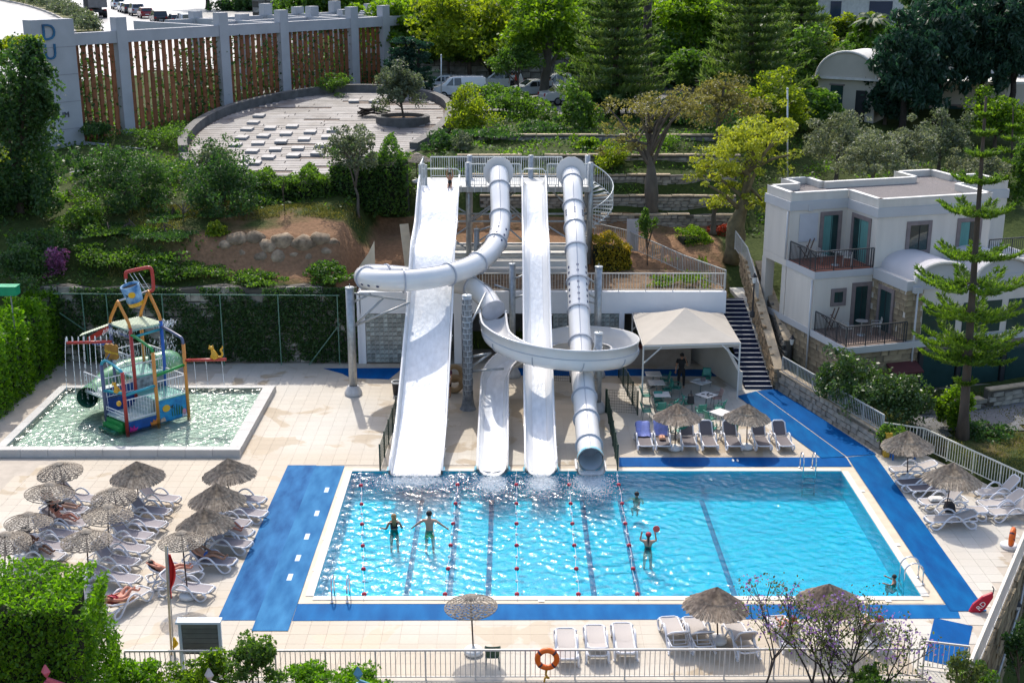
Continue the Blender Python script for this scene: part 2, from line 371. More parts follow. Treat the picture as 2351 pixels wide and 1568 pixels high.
terr = np_obj('terrain', Vt, Ft, ground_mat(), smooth=True); tag(terr, kind='structure')
xv, yv = Vt[:, 0], Vt[:, 1]
soil = np.zeros(len(Vt))
soil += 0.95*np.exp(-((xv+9.5)/3.8)**2-((yv-69.6)/2.4)**2)+0.95*np.exp(-((xv+14)/5)**2-((yv-69.0)/1.4)**2)+0.3*np.exp(-((xv+15)/5)**2-((yv-72.5)/2.2)**2)
soil += 0.6*((xv > -8.5) & (xv < 12) & (yv > 69) & (yv < 77.5))+0.6*(yv < 34)+0.3*((xv > 15) & (yv > 44) & (yv < 50))+0.25*((xv > 14) & (yv > 50) & (yv < 57))
a = terr.data.attributes.new('soil', 'FLOAT', 'POINT'); a.data.foreach_set('value', soil.astype(np.float32))
# ---------------------------------------------------------------- pool deck
DK = deck_mat(); JT = mat('deck_joint', (0.43, 0.375, 0.31), 0.8, 0.1, 2)
polys = [[(-26, 33.9), (13.6, 33.9), (16.5, 39.0), (-26, 39.0)], [(-26, 39), (-7.25, 39), (-7.25, 51.1), (-26, 51.1)],
         [(14.65, 39), (16.5, 39), (19.3, 43.9), (20.6, 47.4), (18.9, 51.1), (14.65, 51.1)],
         [(-26, 51.1), (18.9, 51.1), (18.1, 52.75), (16.2, 52.75), (13.4, 61.5), (12, 61.6), (12, 66.2), (-26, 66.2)]]
b = MB()
for p in polys: b.prism(p, -0.45, -0.012)
deck = bpy.data.objects.new('pool_deck', b.mesh('pool_deck', JT)); C.objects.link(deck); tag(deck, kind='structure')
def inpoly(p, x, y):
    c = False; n = len(p); j = n-1
    for i in range(n):
        if (p[i][1] > y) != (p[j][1] > y) and x < (p[j][0]-p[i][0])*(y-p[i][1])/(p[j][1]-p[i][1])+p[i][0]: c = not c
        j = i
    return c
tile = MB().box((0, 0, -0.006), (0.592, 0.592, 0.012)).mesh('tile', DK)
spots = []
for i in range(-44, 36):
    for j in range(0, 54):
        x = i*0.6+0.3; y = 34.0+j*0.6+0.25
        if any(inpoly(p, x+dx, y+dy) for p in polys for dx in (0,) for dy in (0,)) and all(any(inpoly(p, x+dx, y+dy) for p in polys) for dx in (-.29, .29) for dy in (-.29, .29)):
            if (-22 < x < -12.2) and 52.6 < y < 60.4: continue
            if -24.5 < x-0.38*(y-40) and x > -19-0.1*(y-40)*3: spots.append((y, x))
spots.sort()
near = [s for s in spots if -9.5 < s[1] < 14][:300]; ns = set(near)
for y, x in near: piece(tile, 'tile', deck, (x, y, 0), w=False)
far = np.array([(x, y) for y, x in spots if (y, x) not in ns]); k = len(far)
ox = np.array([-.296, .296, .296, -.296]); oy = np.array([-.296, -.296, .296, .296])
top = np.stack([far[:, :1]+ox, far[:, 1:]+oy, np.zeros((k, 4))], 2); bot = top.copy(); bot[:, :, 2] = -0.0115
V8 = np.concatenate([top, bot], 1).reshape(-1, 3); base = (np.arange(k)*8)[:, None]
F = np.concatenate([base+np.array(q) for q in ([0, 1, 2, 3], [0, 4, 5, 1], [1, 5, 6, 2], [2, 6, 7, 3], [3, 7, 4, 0])], 0)
rv = np.tile(nrg.random(k), 5)
tag(np_obj('paving', V8, F, DK, deck, rv), kind='stuff')
# ---------------------------------------------------------------- swimming pool
X0, X1, Y0, Y1 = -6.8, 14.03, 39.5, 50.62; PD = -1.0
pt = mat('pool_tile', (0.02, 0.67, 0.84), 0.5, 0.05, 1.3, col2=(0.035, 0.73, 0.88))
b = MB(); b.quad((X0, Y0, PD), (X1, Y0, PD), (X1, Y1, PD), (X0, Y1, PD))
b.quad((X0, Y1, PD), (X1, Y1, PD), (X1, Y1, .0), (X0, Y1, .0)); b.quad((X0, Y0, PD), (X0, Y1, PD), (X0, Y1, 0), (X0, Y0, 0))
b.quad((X1, Y1, PD), (X1, Y0, PD), (X1, Y0, 0), (X1, Y1, 0)); b.quad((X1, Y0, PD), (X0, Y0, PD), (X0, Y0, 0), (X1, Y0, 0))
b.box(((X0+X1)/2, (Y0+Y1)/2, PD-0.2), (X1-X0+1, Y1-Y0+1, 0.3))
basin = bpy.data.objects.new('pool_basin', b.mesh('pool_basin', pt)); C.objects.link(basin); tag(basin, kind='structure')
lm = mat('lane_tile', (0.012, 0.06, 0.22), 0.5, 0.2, 3)
for x in (-3.8, -2.25, -0.85, 2.95, 4.55, 8.0):
    bb = MB().box((x, 45.06, PD+0.006), (0.2, 9.6, 0.012)); o = bb.build('lane_line', lm, basin)
def waves(name, x0, x1, y0, y1, z, step, slope, seed, m, boost=None, lmin=.17, lmax=.8):
    """water surface: a grid lifted by many small crossing waves"""
    g = np.random.default_rng(seed); nx_ = int((x1-x0)/step)+1; ny_ = int((y1-y0)/step)+1; X, Y = np.meshgrid(np.linspace(x0, x1, nx_), np.linspace(y0, y1, ny_)); Z = np.zeros_like(X); K = 46
    for k in range(K):
        lam = lmin*(lmax/lmin)**g.random(); a = g.normal(R(75), 1.0); kk = 2*math.pi/lam; ph = g.random()*6.28; A = slope*math.sqrt(2/K)/kk
        Z += A*np.sin(kk*(X*math.cos(a)+Y*math.sin(a))+ph+.8*np.sin(.7*X+k)+.8*np.cos(.9*Y-k))
    env = .75+.45*np.sin(X*.55+1.3*np.sin(Y*.5))*np.cos(Y*.7+.6*np.sin(X*.8)); Z *= env
    if boost is not None: Z *= boost(X, Y)
    e = np.minimum(np.minimum(X-x0, x1-X), np.minimum(Y-y0, y1-Y)); Z *= np.clip(e/.12, 0, 1)
    I = (np.arange(ny_-1)[:, None]*nx_+np.arange(nx_-1)[None, :]).ravel(); o = np_obj(name, np.stack([X.ravel(), Y.ravel(), z+Z.ravel()], 1), np.stack([I, I+1, I+nx_+1, I+nx_], 1), m, smooth=True); tag(o, kind='structure'); return o
waves('pool_water', X0+.004, X1-.004, Y0+.004, Y1-.004, -.03, .05, .18, 3, water_mat('pool_water', (0.0, 0.80, 0.96), (0.03, 0.95, 1.0), refr=.2, rough=.09, bump=.2), lambda X, Y: .58+.35*np.clip((Y-45)/4, 0, 1)*np.clip((7-X)/5, 0, 1)+.45*np.clip((8-X)/7, 0, 1))
cp = mat('coping', (0.60, 0.57, 0.51), 0.6, 0.06, 2.0, rnd_var=0.04); cpb = mat('coping_band', (0.55, 0.46, 0.34), 0.6, 0.1, 2.0, rnd_var=0.05)
cbase = MB()
cop = bpy.data.objects.new('pool_coping', MB().prism([(X0-.45, Y0-.5), (X1+.62, Y0-.5), (X1+.62, Y0-.001), (X0-.45, Y0-.001)], -.3, 0.002).prism([(X0-.45, Y1+.001), (X1+.62, Y1+.001), (X1+.62, Y1+.48), (X0-.45, Y1+.48)], -.3, .002).prism([(X0-.45, Y0), (X0-.001, Y0), (X0-.001, Y1), (X0-.45, Y1)], -.3, .002).prism([(X1+.001, Y0), (X1+.62, Y0), (X1+.62, Y1), (X1+.001, Y1)], -.3, .002).mesh('pool_coping', cpb)); C.objects.link(cop); tag(cop, kind='structure')
sx = MB().box((0, 0, 0), (0.612, 0.27, 0.03)).mesh('coping_stone', cp); sy = MB().box((0, 0, 0), (0.27, 0.612, 0.03)).mesh('coping_stone', cp)
nxs = 34; dx = (X1-X0)/nxs
for i in range(nxs):
    x = X0+dx*(i+.5); piece(sx, 'coping_stone', cop, (x, Y0-.14, .01), w=False); piece(sx, 'coping_stone', cop, (x, Y1+.14, .01), w=False)
nys = 18; dy = (Y1-Y0)/nys
for i in range(nys):
    y = Y0+dy*(i+.5); piece(sy, 'coping_stone', cop, (X0-.14, y, .01), w=False); piece(sy, 'coping_stone', cop, (X1+.14, y, .01), w=False)
wk = mat('depth_mark', (0.75, 0.75, 0.73), 0.5, 0.05, 2)
for (x, y) in [(-7.02, 48.0), (-7.02, 44.0), (-7.02, 41.5), (14.35, 48.5), (14.35, 43.5), (1, 39.2), (6, 39.2), (12.8, 39.2)]:
    bb = MB().box((x, y, .0275), (.2, .2, .004)); bb.build('depth_marker', wk, cop, w=False)
# ---------------------------------------------------------------- lane ropes
red = mat('red_float', (0.42, 0.008, 0.03), 0.35, 0.1, 3, spec=0.5); whi = mat('white_float', (0.78, 0.78, 0.78), 0.35, 0.05, 3); cab = mat('rope', (0.6, 0.65, 0.68), 0.6)
fr_ = MB().ball((0, 0, 0), 0.085, 10, 7, (1, 1.05, .9)).mesh('red_float', red, True); fw_ = MB().ball((0, 0, 0), 0.055, 10, 7).mesh('white_float', whi, True)
rl = ['leftmost lane rope of red and white floats, by the left wall of the pool', 'lane rope of red and white floats between the wide slide and the flume bend exit', 'middle lane rope of the five, between the two open slide exits', 'lane rope of red and white floats beside the splash of the tube slide', 'rightmost lane rope of red and white floats, beside the swimmer in the red cap']
for (xf, xk), lb in zip([(-5.06, -6.4), (-2.3, -2.25), (0.17, 0.18), (2.28, 2.38), (4.3, 4.45)], rl):
    if xf == -5.06: xk = -6.62+0.0
    xk2 = {-5.06: -6.55}.get(xf, xk)
    pA = Vector((xf, Y0-.02, 0.045)); pB = Vector((xk2 if xf != -5.06 else -6.45, Y1, 0.045))
    t = thing('lane_rope', lb, 'lane rope', (xf, Y0, 0), group='lane ropes across the pool')
    MB().tube([pA+(pB-pA)*(i/20)+Vector((0.03*math.sin(i*1.3), 0, -0.012)) for i in range(21)], 0.007, 5).build('cable', cab, t)
    L = (pB-pA).length; d = (pB-pA)/L; s = 0.12; k = 0
    while s < L-0.05:
        piece(fr_ if k % 2 == 0 else fw_, 'red_float' if k % 2 == 0 else 'white_float', t, pA+d*s+Vector((0, 0, -.005)), (0, 0, rnd.random()*6)); s += 0.95; k += 1
    MB().tube([pA+Vector((0, -.3, .03)), pA], .012, 5).build('end_hook', cab, t)
# ---------------------------------------------------------------- pool ladders
chrome = mat('chrome', (0.62, 0.64, 0.66), 0.18, 0.05, 4, metal=1.0)
def ladder(base, d, label, wid=0.52):
    """base: middle of the two feet on the coping; d: direction into the water"""
    t = thing('pool_ladder', label, 'pool ladder', base, group='steel pool ladders'); d = Vector((d[0], d[1], 0)); sdir = Vector((-d.y, d.x, 0)); b0 = Vector(base)
    for s in (-1, 1):
        p = b0+sdir*(s*wid/2)
        arc = [p+d*(0.33-0.33*math.cos(a))+Vector((0, 0, 0.45+0.36*math.sin(a))) for a in [math.pi*i/10 for i in range(11)]]
        MB().tube([p+Vector((0, 0, 0.0))]+arc+[p+d*0.66+Vector((0, 0, 0.1)), p+d*0.66+Vector((0, 0, -1.1))], 0.027, 8).build('handrail', chrome, t, True)
        MB().lathe([(0.06, 0.02), (0.06, 0.035), (0.028, 0.05)], 10, p, caps=True).build('foot_flange', chrome, t)
    for i in range(4):
        c = b0+d*0.66+Vector((0, 0, -0.12-0.28*i)); MB().box(c, (0.1, wid, 0.035) if abs(d.x) > .5 else (wid, 0.1, 0.035)).build('tread', chrome, t)
ladder((-5.85, 39.05, 0.02), (0, 1), 'steel ladder with two hoops at the front left corner of the pool')
ladder((14.32, 40.6, 0.02), (-1, 0), 'steel ladder with two tall hoops beside the boy at the right edge')
ladder((12.6, 51.0, 0.02), (0, -1), 'steel ladder at the back edge of the pool near the blue path')
# ---------------------------------------------------------------- blue anti-slip mats
def mat_blue(name, c, worn):
    return mat(name, c, 0.55, 0.12, 1.2, bump=0.12, col2=worn, detail=8, bscale=30, spec=0.04, stretch=(1.6, 0.5, 1))
MBL = mat_blue('blue_mat', (0.0, 0.066, 0.24), (0.0, 0.085, 0.285)); MBW = mat_blue('worn_blue_mat', (0.003, 0.10, 0.275), (0.04, 0.20, 0.40)); MBR = mat_blue('right_blue_mat', (0.0, 0.062, 0.225), (0.0, 0.11, 0.30))
def blue(poly, z, m, label, e=0.008):
    o = MB().prism([(p[0], p[1]) for p in poly], z, z+e).build('blue_mat', m); tag(o, label, 'mat', 'blue anti slip mats on the deck'); return o
blue([(-9.66, 51.3), (-9.74, 37.85), (-8.47, 37.85), (-8.43, 51.3)], .004, mat_blue('outer_blue_mat', (0.0, 0.065, 0.22), (0.03, 0.17, 0.38)), 'outer worn blue mat on the left deck beside the loungers')  # paler blotches put glare patches into the colour, along with wear
o = blue([(-8.45, 51.22), (-8.47, 37.15), (-7.28, 37.15), (-7.2, 51.22)], .013, MBW, 'inner worn blue mat along the left edge of the pool')
pm = mat('mat_patch', (0.45, 0.55, 0.66), 0.6, 0.1, 3)
for y in (48.6, 46.3, 44.2, 42.4, 40.9): MB().box((-7.75+0.03*(y-44), y, .0225), (.17, .5, .003)).build('white_patch', pm, o)
blue([(-7.26, 37.82), (14.86, 37.98), (15.02, 38.9), (-7.26, 38.96)], .005, mat_blue('front_blue_mat', (0.0, 0.085, 0.27), (0.006, 0.13, 0.34)), 'long blue mat along the front edge of the pool')
blue([(14.68, 38.46), (15.9, 38.46), (15.95, 52.5), (14.68, 52.2)], .015, MBR, 'long blue mat along the right edge of the pool')
blue([(4.6, 51.13), (14.6, 51.13), (14.62, 52.2), (4.68, 52.2)], .004, MBL, 'dark blue mat in front of the row of grey loungers')
pA_, pB_, pC_, pD_ = G(1738, 898), G(1783, 893), G(2012, 1043), G(1944, 1048)
blue([pA_, pB_, pC_, pD_], .013, MBL, 'blue mat of the path to the stairs, the strip along the stone wall')
blue([G(1692, 910), G(1736, 899), G(1941, 1049), G(1886, 1052)], .0235, MBR, 'blue mat of the path to the stairs, the strip nearer the umbrellas')
blue([G(2145, 1418), G(2233, 1437), G(2212, 1535), G(2122, 1515)], .004, MBL, 'loose square blue mat turned askew near the red rescue bag')
blue([G(742, 846), G(925, 845), G(893, 871), G(805, 868), G(786, 858)], .004, MBL, 'blue mat in front of the glass block wall left of the slides')
blue([G(1190, 845), G(1640, 849), G(1645, 864), G(1190, 862)], .004, MBL, 'blue mat under the tent in front of the bar counter')
# ================================================================ pool building with the roof garden
plas = W_PLASTER(); plas2 = mat('cream_plaster', (0.60, 0.57, 0.50), 0.8, 0.06, 0.9, bump=0.05); dark = mat('dark_inside', (0.02, 0.022, 0.025), 0.8)
soilm = mat('garden_soil', (0.13, 0.08, 0.045), 0.95, 0.4, 3, bump=0.8, col2=(0.26, 0.17, 0.10)); BY = 65.67
pb = thing('pool_building', 'low white building with glass block panels and a roof garden, behind the slides', 'building', (1.6, BY, 0))
MB().prism([(-8.1, BY), (11.36, BY), (11.36, BY+.35), (-8.1, BY+.35)], 2.8, 3.98).build('fascia', plas, pb)
MB().box((-8.0, BY+.2, 1.4), (.34, .4, 2.8)).build('pillar', plas, pb); MB().box((-2.9, BY+.2, 1.4), (.4, .4, 2.8)).build('pillar', plas, pb)
MB().box((5.85, BY+.2, 1.4), (.28, .4, 2.8)).build('pillar', plas, pb)
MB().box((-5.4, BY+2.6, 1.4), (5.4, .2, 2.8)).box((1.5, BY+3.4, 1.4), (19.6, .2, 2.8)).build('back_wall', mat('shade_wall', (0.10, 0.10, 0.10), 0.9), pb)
MB().prism([(-8.1, BY+.36), (11.36, BY+.36), (11.36, BY+7.2), (-8.1, BY+7.2)], 2.85, 3.86).build('roof_garden', soilm, pb)
MB().prism([(-8.1, BY), (11.7, BY), (11.7, BY+3.4), (-8.1, BY+3.4)], -.3, .004).build('floor', mat('bar_floor', (0.33, 0.29, 0.24), 0.8), pb)
MB().box((-8.15, BY+3.5, 1.9), (.2, 7, 3.9)).build('side_wall', plas, pb)
def blockmat():
    m = mat('glass_block', (0.30, 0.34, 0.33), 0.18, 0.35, 14, spec=0.6, rnd_var=0.35); return m
gbm = MB().box((0, 0, 0), (.215, .08, .215)).mesh('glass_block', blockmat()); grout = mat('block_grout', (0.42, 0.42, 0.40), 0.8)
def blocks(x0, x1, z0, z1):
    MB().box(((x0+x1)/2, BY+.13, (z0+z1)/2), (x1-x0, .08, z1-z0)).build('block_grout', grout, pb)
    n = int((x1-x0)/.235); k = int((z1-z0)/.235)
    for i in range(n):
        for j in range(k): piece(gbm, 'glass_block', pb, (x0+(i+.5)*(x1-x0)/n, BY+.075, z0+(j+.5)*(z1-z0)/k))
blocks(-7.82, -5.2, .06, 2.78); blocks(2.2, 5.7, .9, 2.78)
MB().box((3.95, BY+.13, .45), (3.5, .15, .9)).build('low_wall', plas2, pb)
# bar
ctop = mat('counter_top', (0.20, 0.045, 0.03), 0.4, 0.2, 5)
br = thing('bar_counter', 'bar counter with a dark red top under the tent roof', 'counter', (7.8, 65.3, 0))
MB().box((7.75, 65.5, .5), (3.6, .5, 1.0)).build('counter_front', mat('counter_front', (0.33, 0.27, 0.22), 0.8, 0.15, 2), br)
MB().box((7.75, 65.45, 1.03), (3.7, .72, .06)).build('counter_top', ctop, br)
cm = thing('coffee_machine', 'grey drinks machine standing on the red bar counter', 'drinks machine', (8.2, 65.45, 1.06)); stl = mat('steel', (0.5, 0.51, 0.52), 0.3, 0.08, 4, metal=0.8)
MB().box((8.2, 65.5, 1.36), (.62, .42, .6)).build('body', stl, cm); MB().box((8.2, 65.28, 1.45), (.5, .03, .28)).build('panel', dark, cm); MB().box((8.2, 65.26, 1.13), (.5, .1, .06)).build('drip_tray', dark, cm)
sw = MB().vprism([(0, 0), (6.4, 0), (6.4, 2.82), (3.7, 2.82), (.25, 1.0), (0, 1.0)], (11.62, 61.25), (9.7, 67.4), .18).build('stair_side_wall', plas2); tag(sw, 'cream wall under the stairs, rising from a low white end by the blue path', 'wall')
# ---------------------------------------------------------------- stairs and their stone parapet
stepm = mat('blue_tread', (0.012, 0.02, 0.06), 0.7, 0.2, 3); edgem = mat('white_nosing', (0.62, 0.62, 0.60), 0.6)
stair = thing('staircase', 'blue staircase with white edged steps beside the stone wall', 'stairs', (12.5, 61.5, 0))
sm1 = MB().box((0, 0.165, 0.075), (1.38, .35, .15)).mesh('step', stepm); sm2 = MB().box((0, -.02, .145), (1.38, .05, .03)).mesh('nosing', edgem)
for i in range(20):
    s_ = piece(sm1, 'step', stair, (12.5-0.025*i, 61.5+.33*i, .15*i)); piece(sm2, 'nosing', s_, (0, 0, 0), w=False)
MB().vprism([(0, -.3), (9.3, -.3), (9.3, 2.95), (6.6, 2.95), (0, -.1)], (13.0, 61.6), (12.35, 70.8), -1.2).build('stair_body', plas2, stair)
stonem = mat('wall_stone', (0.30, 0.20, 0.105), 0.9, 0.3, 2.5, bump=0.5, col2=(0.42, 0.31, 0.19), rnd_var=0.28); mort = mat('mortar', (0.22, 0.19, 0.15), 0.95, 0.2, 4)
greystone = mat('grey_wall_stone', (0.20, 0.185, 0.16), 0.95, 0.3, 2.5, bump=0.6, col2=(0.31, 0.29, 0.25), rnd_var=0.3); gmort = mat('dark_mortar', (0.10, 0.09, 0.075), 0.95)
_sv = []
def stone_variants(m, w, h, d, key):
    out = []
    for k in range(5):
        r = random.Random(hash(key) % 1000+k*7+3 if False else k*17+5); b = MB().box((0, 0, 0), (w, d, h))
        b.v = [(x*(1+r.uniform(-.10, .06)), y*(1+r.uniform(-.25, .25)), z*(1+r.uniform(-.14, .06))) for x, y, z in b.v]; out.append(b.mesh('stone', m))
    return out
def stone_wall(t, p, q, zb, zt, w, h, m, mm, cap=None, thick=.35, side=1, maxn=300, core=True, batter=0):
    """a wall of laid stones from p to q; zb, zt: bottom and top, numbers or functions of 0..1 along it; the seen face is to the right of p->q"""
    p = Vector((p[0], p[1])); q = Vector((q[0], q[1])); d = q-p; L = d.length; d /= L; nn = Vector((d.y, -d.x))*side
    fb = zb if callable(zb) else (lambda s: zb); ft = zt if callable(zt) else (lambda s: zt)
    if core:
        k = 12; prof = [(L*i/k, fb(i/k)-.2) for i in range(k+1)]+[(L*i/k, ft(i/k)) for i in range(k, -1, -1)]
        pp = p+nn*(-.03); qq = q+nn*(-.03); MB().vprism(prof, pp, qq, thick*side).build('wall_core', mm, t)
    V = stone_variants(m, w*.96, h*.94, .16, t.name); zmin = min(fb(0), fb(1), fb(.5)); zmax = max(ft(0), ft(1), ft(.5)); r = 0; n = 0; spill = MB()
    ang = math.atan2(d.y, d.x); z = zmin+h/2; todo = []
    while z < zmax:
        s = (r % 2)*w*.5+rnd.uniform(-.1, .1)*w
        while s < L-w*.3:
            u = min(1, max(0, s/L)); ww = rnd.uniform(.72, 1.28)
            sc_ = s+w*ww*.5
            if sc_ < L and fb(u)-h*.3 < z-h*.3 and z+h*.35 < ft(u): todo.append((sc_, z, ww))
            s += w*ww
        z += h; r += 1
    for k, (s, z, ww) in enumerate(todo):
        c = p+d*s+nn*(.01+rnd.uniform(-.02, .03)); zz = z+rnd.uniform(-.015, .015)
        if k < maxn: piece(rnd.choice(V), 'stone', t, (c.x, c.y, zz), (0, 0, ang), (ww, 1, rnd.uniform(.9, 1.05)))
        else: spill.box((c.x, c.y, zz), (w*.94*ww, .16*(1+rnd.uniform(-.2, .2)), h*.93), rz=ang)
    if spill.v: tag(spill.build('stonework', m, t), kind='stuff')
    if cap:
        k = max(2, int(L/1.2))
        for i in range(k):
            a = p+d*(L*i/k+.01)-nn*(thick/2-.03); b_ = p+d*(L*(i+1)/k-.01)-nn*(thick/2-.03)
            za = ft(i/k)+.035; zb_ = ft((i+1)/k)+.035
            MB().bar((a.x, a.y, za), (b_.x, b_.y, zb_), thick+.12, .07).build('cap_stone', cap, t)
    return t
capm = mat('cap_stone', (0.40, 0.32, 0.22), 0.9, 0.2, 3, bump=0.3, rnd_var=0.2)
t = thing('stone_parapet', 'warm stone parapet stepping down along the right side of the blue stairs', 'wall', (13.2, 61.4, 0))
def pt_(s):   # z of the parapet top, coming down in ramps
    return 5.0-3.95*min(1, max(0, (s-.12)/.88))
stone_wall(t, (12.85, 70.3), (13.3, 61.3), lambda s: 4.0*(1-s)-.05, pt_, .42, .24, stonem, mort, capm, .36, side=1)
t = thing('retaining_wall', 'low wall of pale grey stone along the right side of the blue path', 'wall', (15, 57, 0))
stone_wall(t, (13.5, 61.2), (16.3, 52.75), -.05, lambda s: 1.0-.15*s, .46, .25, mat('path_stone', (0.27, 0.225, 0.165), 0.9, 0.25, 2, bump=.4, col2=(0.38, 0.33, 0.26), rnd_var=.2), mort, capm, .34, side=1)
# ================================================================ fences
fw = mat('fence_paint', (0.58, 0.55, 0.50), 0.5, 0.08, 3, spec=0.4); fg = mat('fence_grey', (0.40, 0.41, 0.40), 0.5, 0.1, 3); fdk = mat('fence_green', (0.008, 0.035, 0.022), 0.5, 0.2, 3); fbk = mat('fence_dark', (0.035, 0.04, 0.045), 0.5, 0.1, 3)
_bal = {}
def balmesh(h, w, m, name='baluster'):
    k = (round(h, 2), w, m.name)
    if k not in _bal: _bal[k] = MB().box((0, 0, h/2), (w, w, h)).mesh(name, m)
    return _bal[k]
def fence(label, pts, h=1.0, m=None, gap=.15, every=1.45, bw=.022, rail=.055, low=.1, name='fence', cat='fence', group='railings round the pool terraces', top_m=None, parent=None, toph=None):
    m = m or fw; P = [Vector(p) for p in pts]; t = parent or thing(name, label, cat, P[0], group=group)
    bm = balmesh(h-low-.02, bw, m); pm_ = balmesh(h-.02, bw*2.1, m, 'post')
    for a, b in zip(P, P[1:]):
        L = (b-a).length
        MB().bar(a+Vector((0, 0, h)), b+Vector((0, 0, h)), rail*(toph or 1), rail).build('top_rail', top_m or m, t)
        MB().bar(a+Vector((0, 0, low)), b+Vector((0, 0, low)), rail*.6, rail*.6).build('bottom_rail', m, t)
        n = max(1, round(L/gap)); e = max(2, round(every/gap)); ang = math.atan2((b-a).y, (b-a).x)
        for i in range(n+(1 if b is P[-1] else 0)):
            c = a+(b-a)*(i/n)
            if i % e == 0 or i == n: piece(pm_, 'post', t, c, (0, 0, ang))
            else: piece(bm, 'baluster', t, c+Vector((0, 0, low)), (0, 0, ang))
    return t
kerb = MB().prism([(-12, 33.86), (12.55, 34.02), (12.55, 34.3), (-12, 34.18)], .0, .10).build('kerb', mat('kerb_stone', (0.50, 0.45, 0.38), 0.8, .1, 2)); tag(kerb, kind='structure')
fence('long front railing of the pool deck, with the orange ring hanging on it', [(-11.6, 34.02, .1), (12.4, 34.16, .1)], 1.0, gap=.15)
fence('short railing at the bottom right corner beside the askew blue mat', [(12.5, 34.9, .0), (13.9, 34.55, .0)], .95, gap=.14)
rr = fence('white railing along the right deck edge above the brown stone wall', [(13.5, 33.4, .02), (19.35, 43.75, .02), (20.6, 44.9, .02)], 1.05, gap=.16, rail=.09, top_m=mat('white_rail', (0.72, 0.66, 0.56), .5))
fence('low railing on the stone wall beside the blue path', [(13.55, 61.1, .98), (16.35, 52.9, .86)], .85, m=fg, gap=.13)
fence('white railing running from the yellow cabinet down to the right loungers', [(16.4, 53.1, .3), (18.15, 52.9, .1), (20.7, 47.4, .1)], 1.0, m=mat('fence_cream', (0.62, 0.60, 0.52), .5), gap=.15)
fence('white railing along the edge of the roof garden', [(-3.0, BY+.14, 3.98), (11.25, BY+.14, 3.98)], .98, gap=.16)
fence('railing winding down the garden path from the slide tower', [(4.95, 75.2, 4.75), tuple(G(1440, 568, 4.62)), tuple(G(1457, 577, 4.56)), tuple(G(1519, 604, 4.25)), tuple(G(1566, 626, 4.1)), (11.35, 66.1, 4.05)], 1.0, m=fg, gap=.15)
fence('grey railing on top of the stone parapet beside the stairs', [(12.7, 71.4, 5.0), (12.95, 68.9, 4.6), (13.1, 66.0, 3.3)], 1.05, m=fg, gap=.13)
# ================================================================ slide tower
galv = mat('galvanised_steel', (0.36, 0.375, 0.38), 0.42, 0.18, 5, metal=0.55, bump=0.05, bscale=12); rgal = mat('tower_rail', (0.52, 0.55, 0.56), 0.4, 0.08, 4, metal=.3)
TZ = 8.68; TY0 = 71.0; TY1 = 74.1; TX0 = -5.2; TX1 = 4.45
tw = thing('slide_tower', 'grey steel tower and railed platform at the top of the four white slides', 'slide tower', (0, 72, 4.3))
MB().box(((TX0+TX1)/2, (TY0+TY1)/2, TZ-.06), (TX1-TX0, TY1-TY0, .1)).build('platform', mat('platform_grating', (0.50, 0.51, 0.50), .6, .1, 6), tw)
MB().bar((TX0, TY0-.04, TZ-.16), (TX1, TY0-.04, TZ-.16), .1, .28).bar((TX0, TY1, TZ-.16), (TX1, TY1, TZ-.16), .1, .28).build('edge_beam', galv, tw)
for x, y in ((-2.45, 71.3), (4.38, 71.3), (1.1, 74.0), (-2.45, 74.0), (4.38, 74.0)): MB().tube([(x, y, 4.2), (x, y, TZ+1.3)], .155, 12).build('column', galv, tw, True)
for x, y in ((-5.15, 71.1), (-5.15, 73.9), (-4.8, 71.1)): MB().box((x, y, (4.2+TZ)/2+.6), (.13, .13, TZ-4.2+1.2)).build('corner_post', galv, tw)
for z in (7.05, 6.62, 5.3, 4.75): MB().tube([(-5.1, 71.4, z), (4.38, 71.4, z)], .06, 8).build('cross_beam', galv, tw, True)
for (a, b_) in (((-2.4, 6.7), (0.2, 8.45)), ((-2.4, 6.55), (.2, 8.3)), ((1.4, 6.1), (-.9, 8.3)), ((1.4, 5.9), (-.9, 8.1)), ((-2.4, 7.0), (-4.8, 8.4)), ((-2.4, 4.9), (-4.8, 6.6)), ((-2.3, 5.2), (.3, 7.0)), ((4.3, 6.4), (2.2, 8.4)), ((1.4, 4.8), (-.4, 6.4)), ((4.3, 7.3), (3.7, 8.4)), ((4.3, 4.9), (1.8, 6.5)), ((-2.5, 6.3), (-4.9, 4.7))):
    MB().tube([(a[0], 71.42, a[1]), (b_[0], 71.42, b_[1])], .05, 6).build('brace', galv, tw)
def rail_run(pts, h=1.12, gap=.13):
    fence('', pts, h, m=rgal, gap=gap, every=1.0, bw=.025, rail=.06, parent=tw)
rail_run([(-4.7, TY1-.1, TZ), (2.9, TY1-.1, TZ)], 1.2); rail_run([(-5.15, TY0, TZ), (-5.15, TY1-.1, TZ)]); rail_run([(3.1, TY1-.1, TZ), (3.9, TY1-.1, TZ)], 1.0)
for a, b_ in ((-5.15, -4.85), (-2.35, -1.45), (-.1, .45), (1.98, 2.6), (3.95, 4.4)): rail_run([(a, TY0+.05, TZ), (b_, TY0+.05, TZ)], 1.25, .12)
for x0, x1 in ((-5.1, 4.3),): 
    for i in range(26): MB().box((x0+(x1-x0)*i/25, TY0-.1, TZ-.1), (.05, .06, .42)).build('rail_bracket', rgal, tw)
# ledges under the tower
lg = MB()
for i, (y, z) in enumerate(((70.2, 4.15), (70.9, 4.45), (71.6, 4.75), (72.4, 5.0))): lg.box((-1.2, y+.4, z-.5), (9.6, .85, 1.0))
tag(lg.build('stepped_base', mat('white_ledge', (0.66, 0.64, 0.60), .8, .08, 1)), 'white stepped concrete base under the slide tower', 'concrete base')
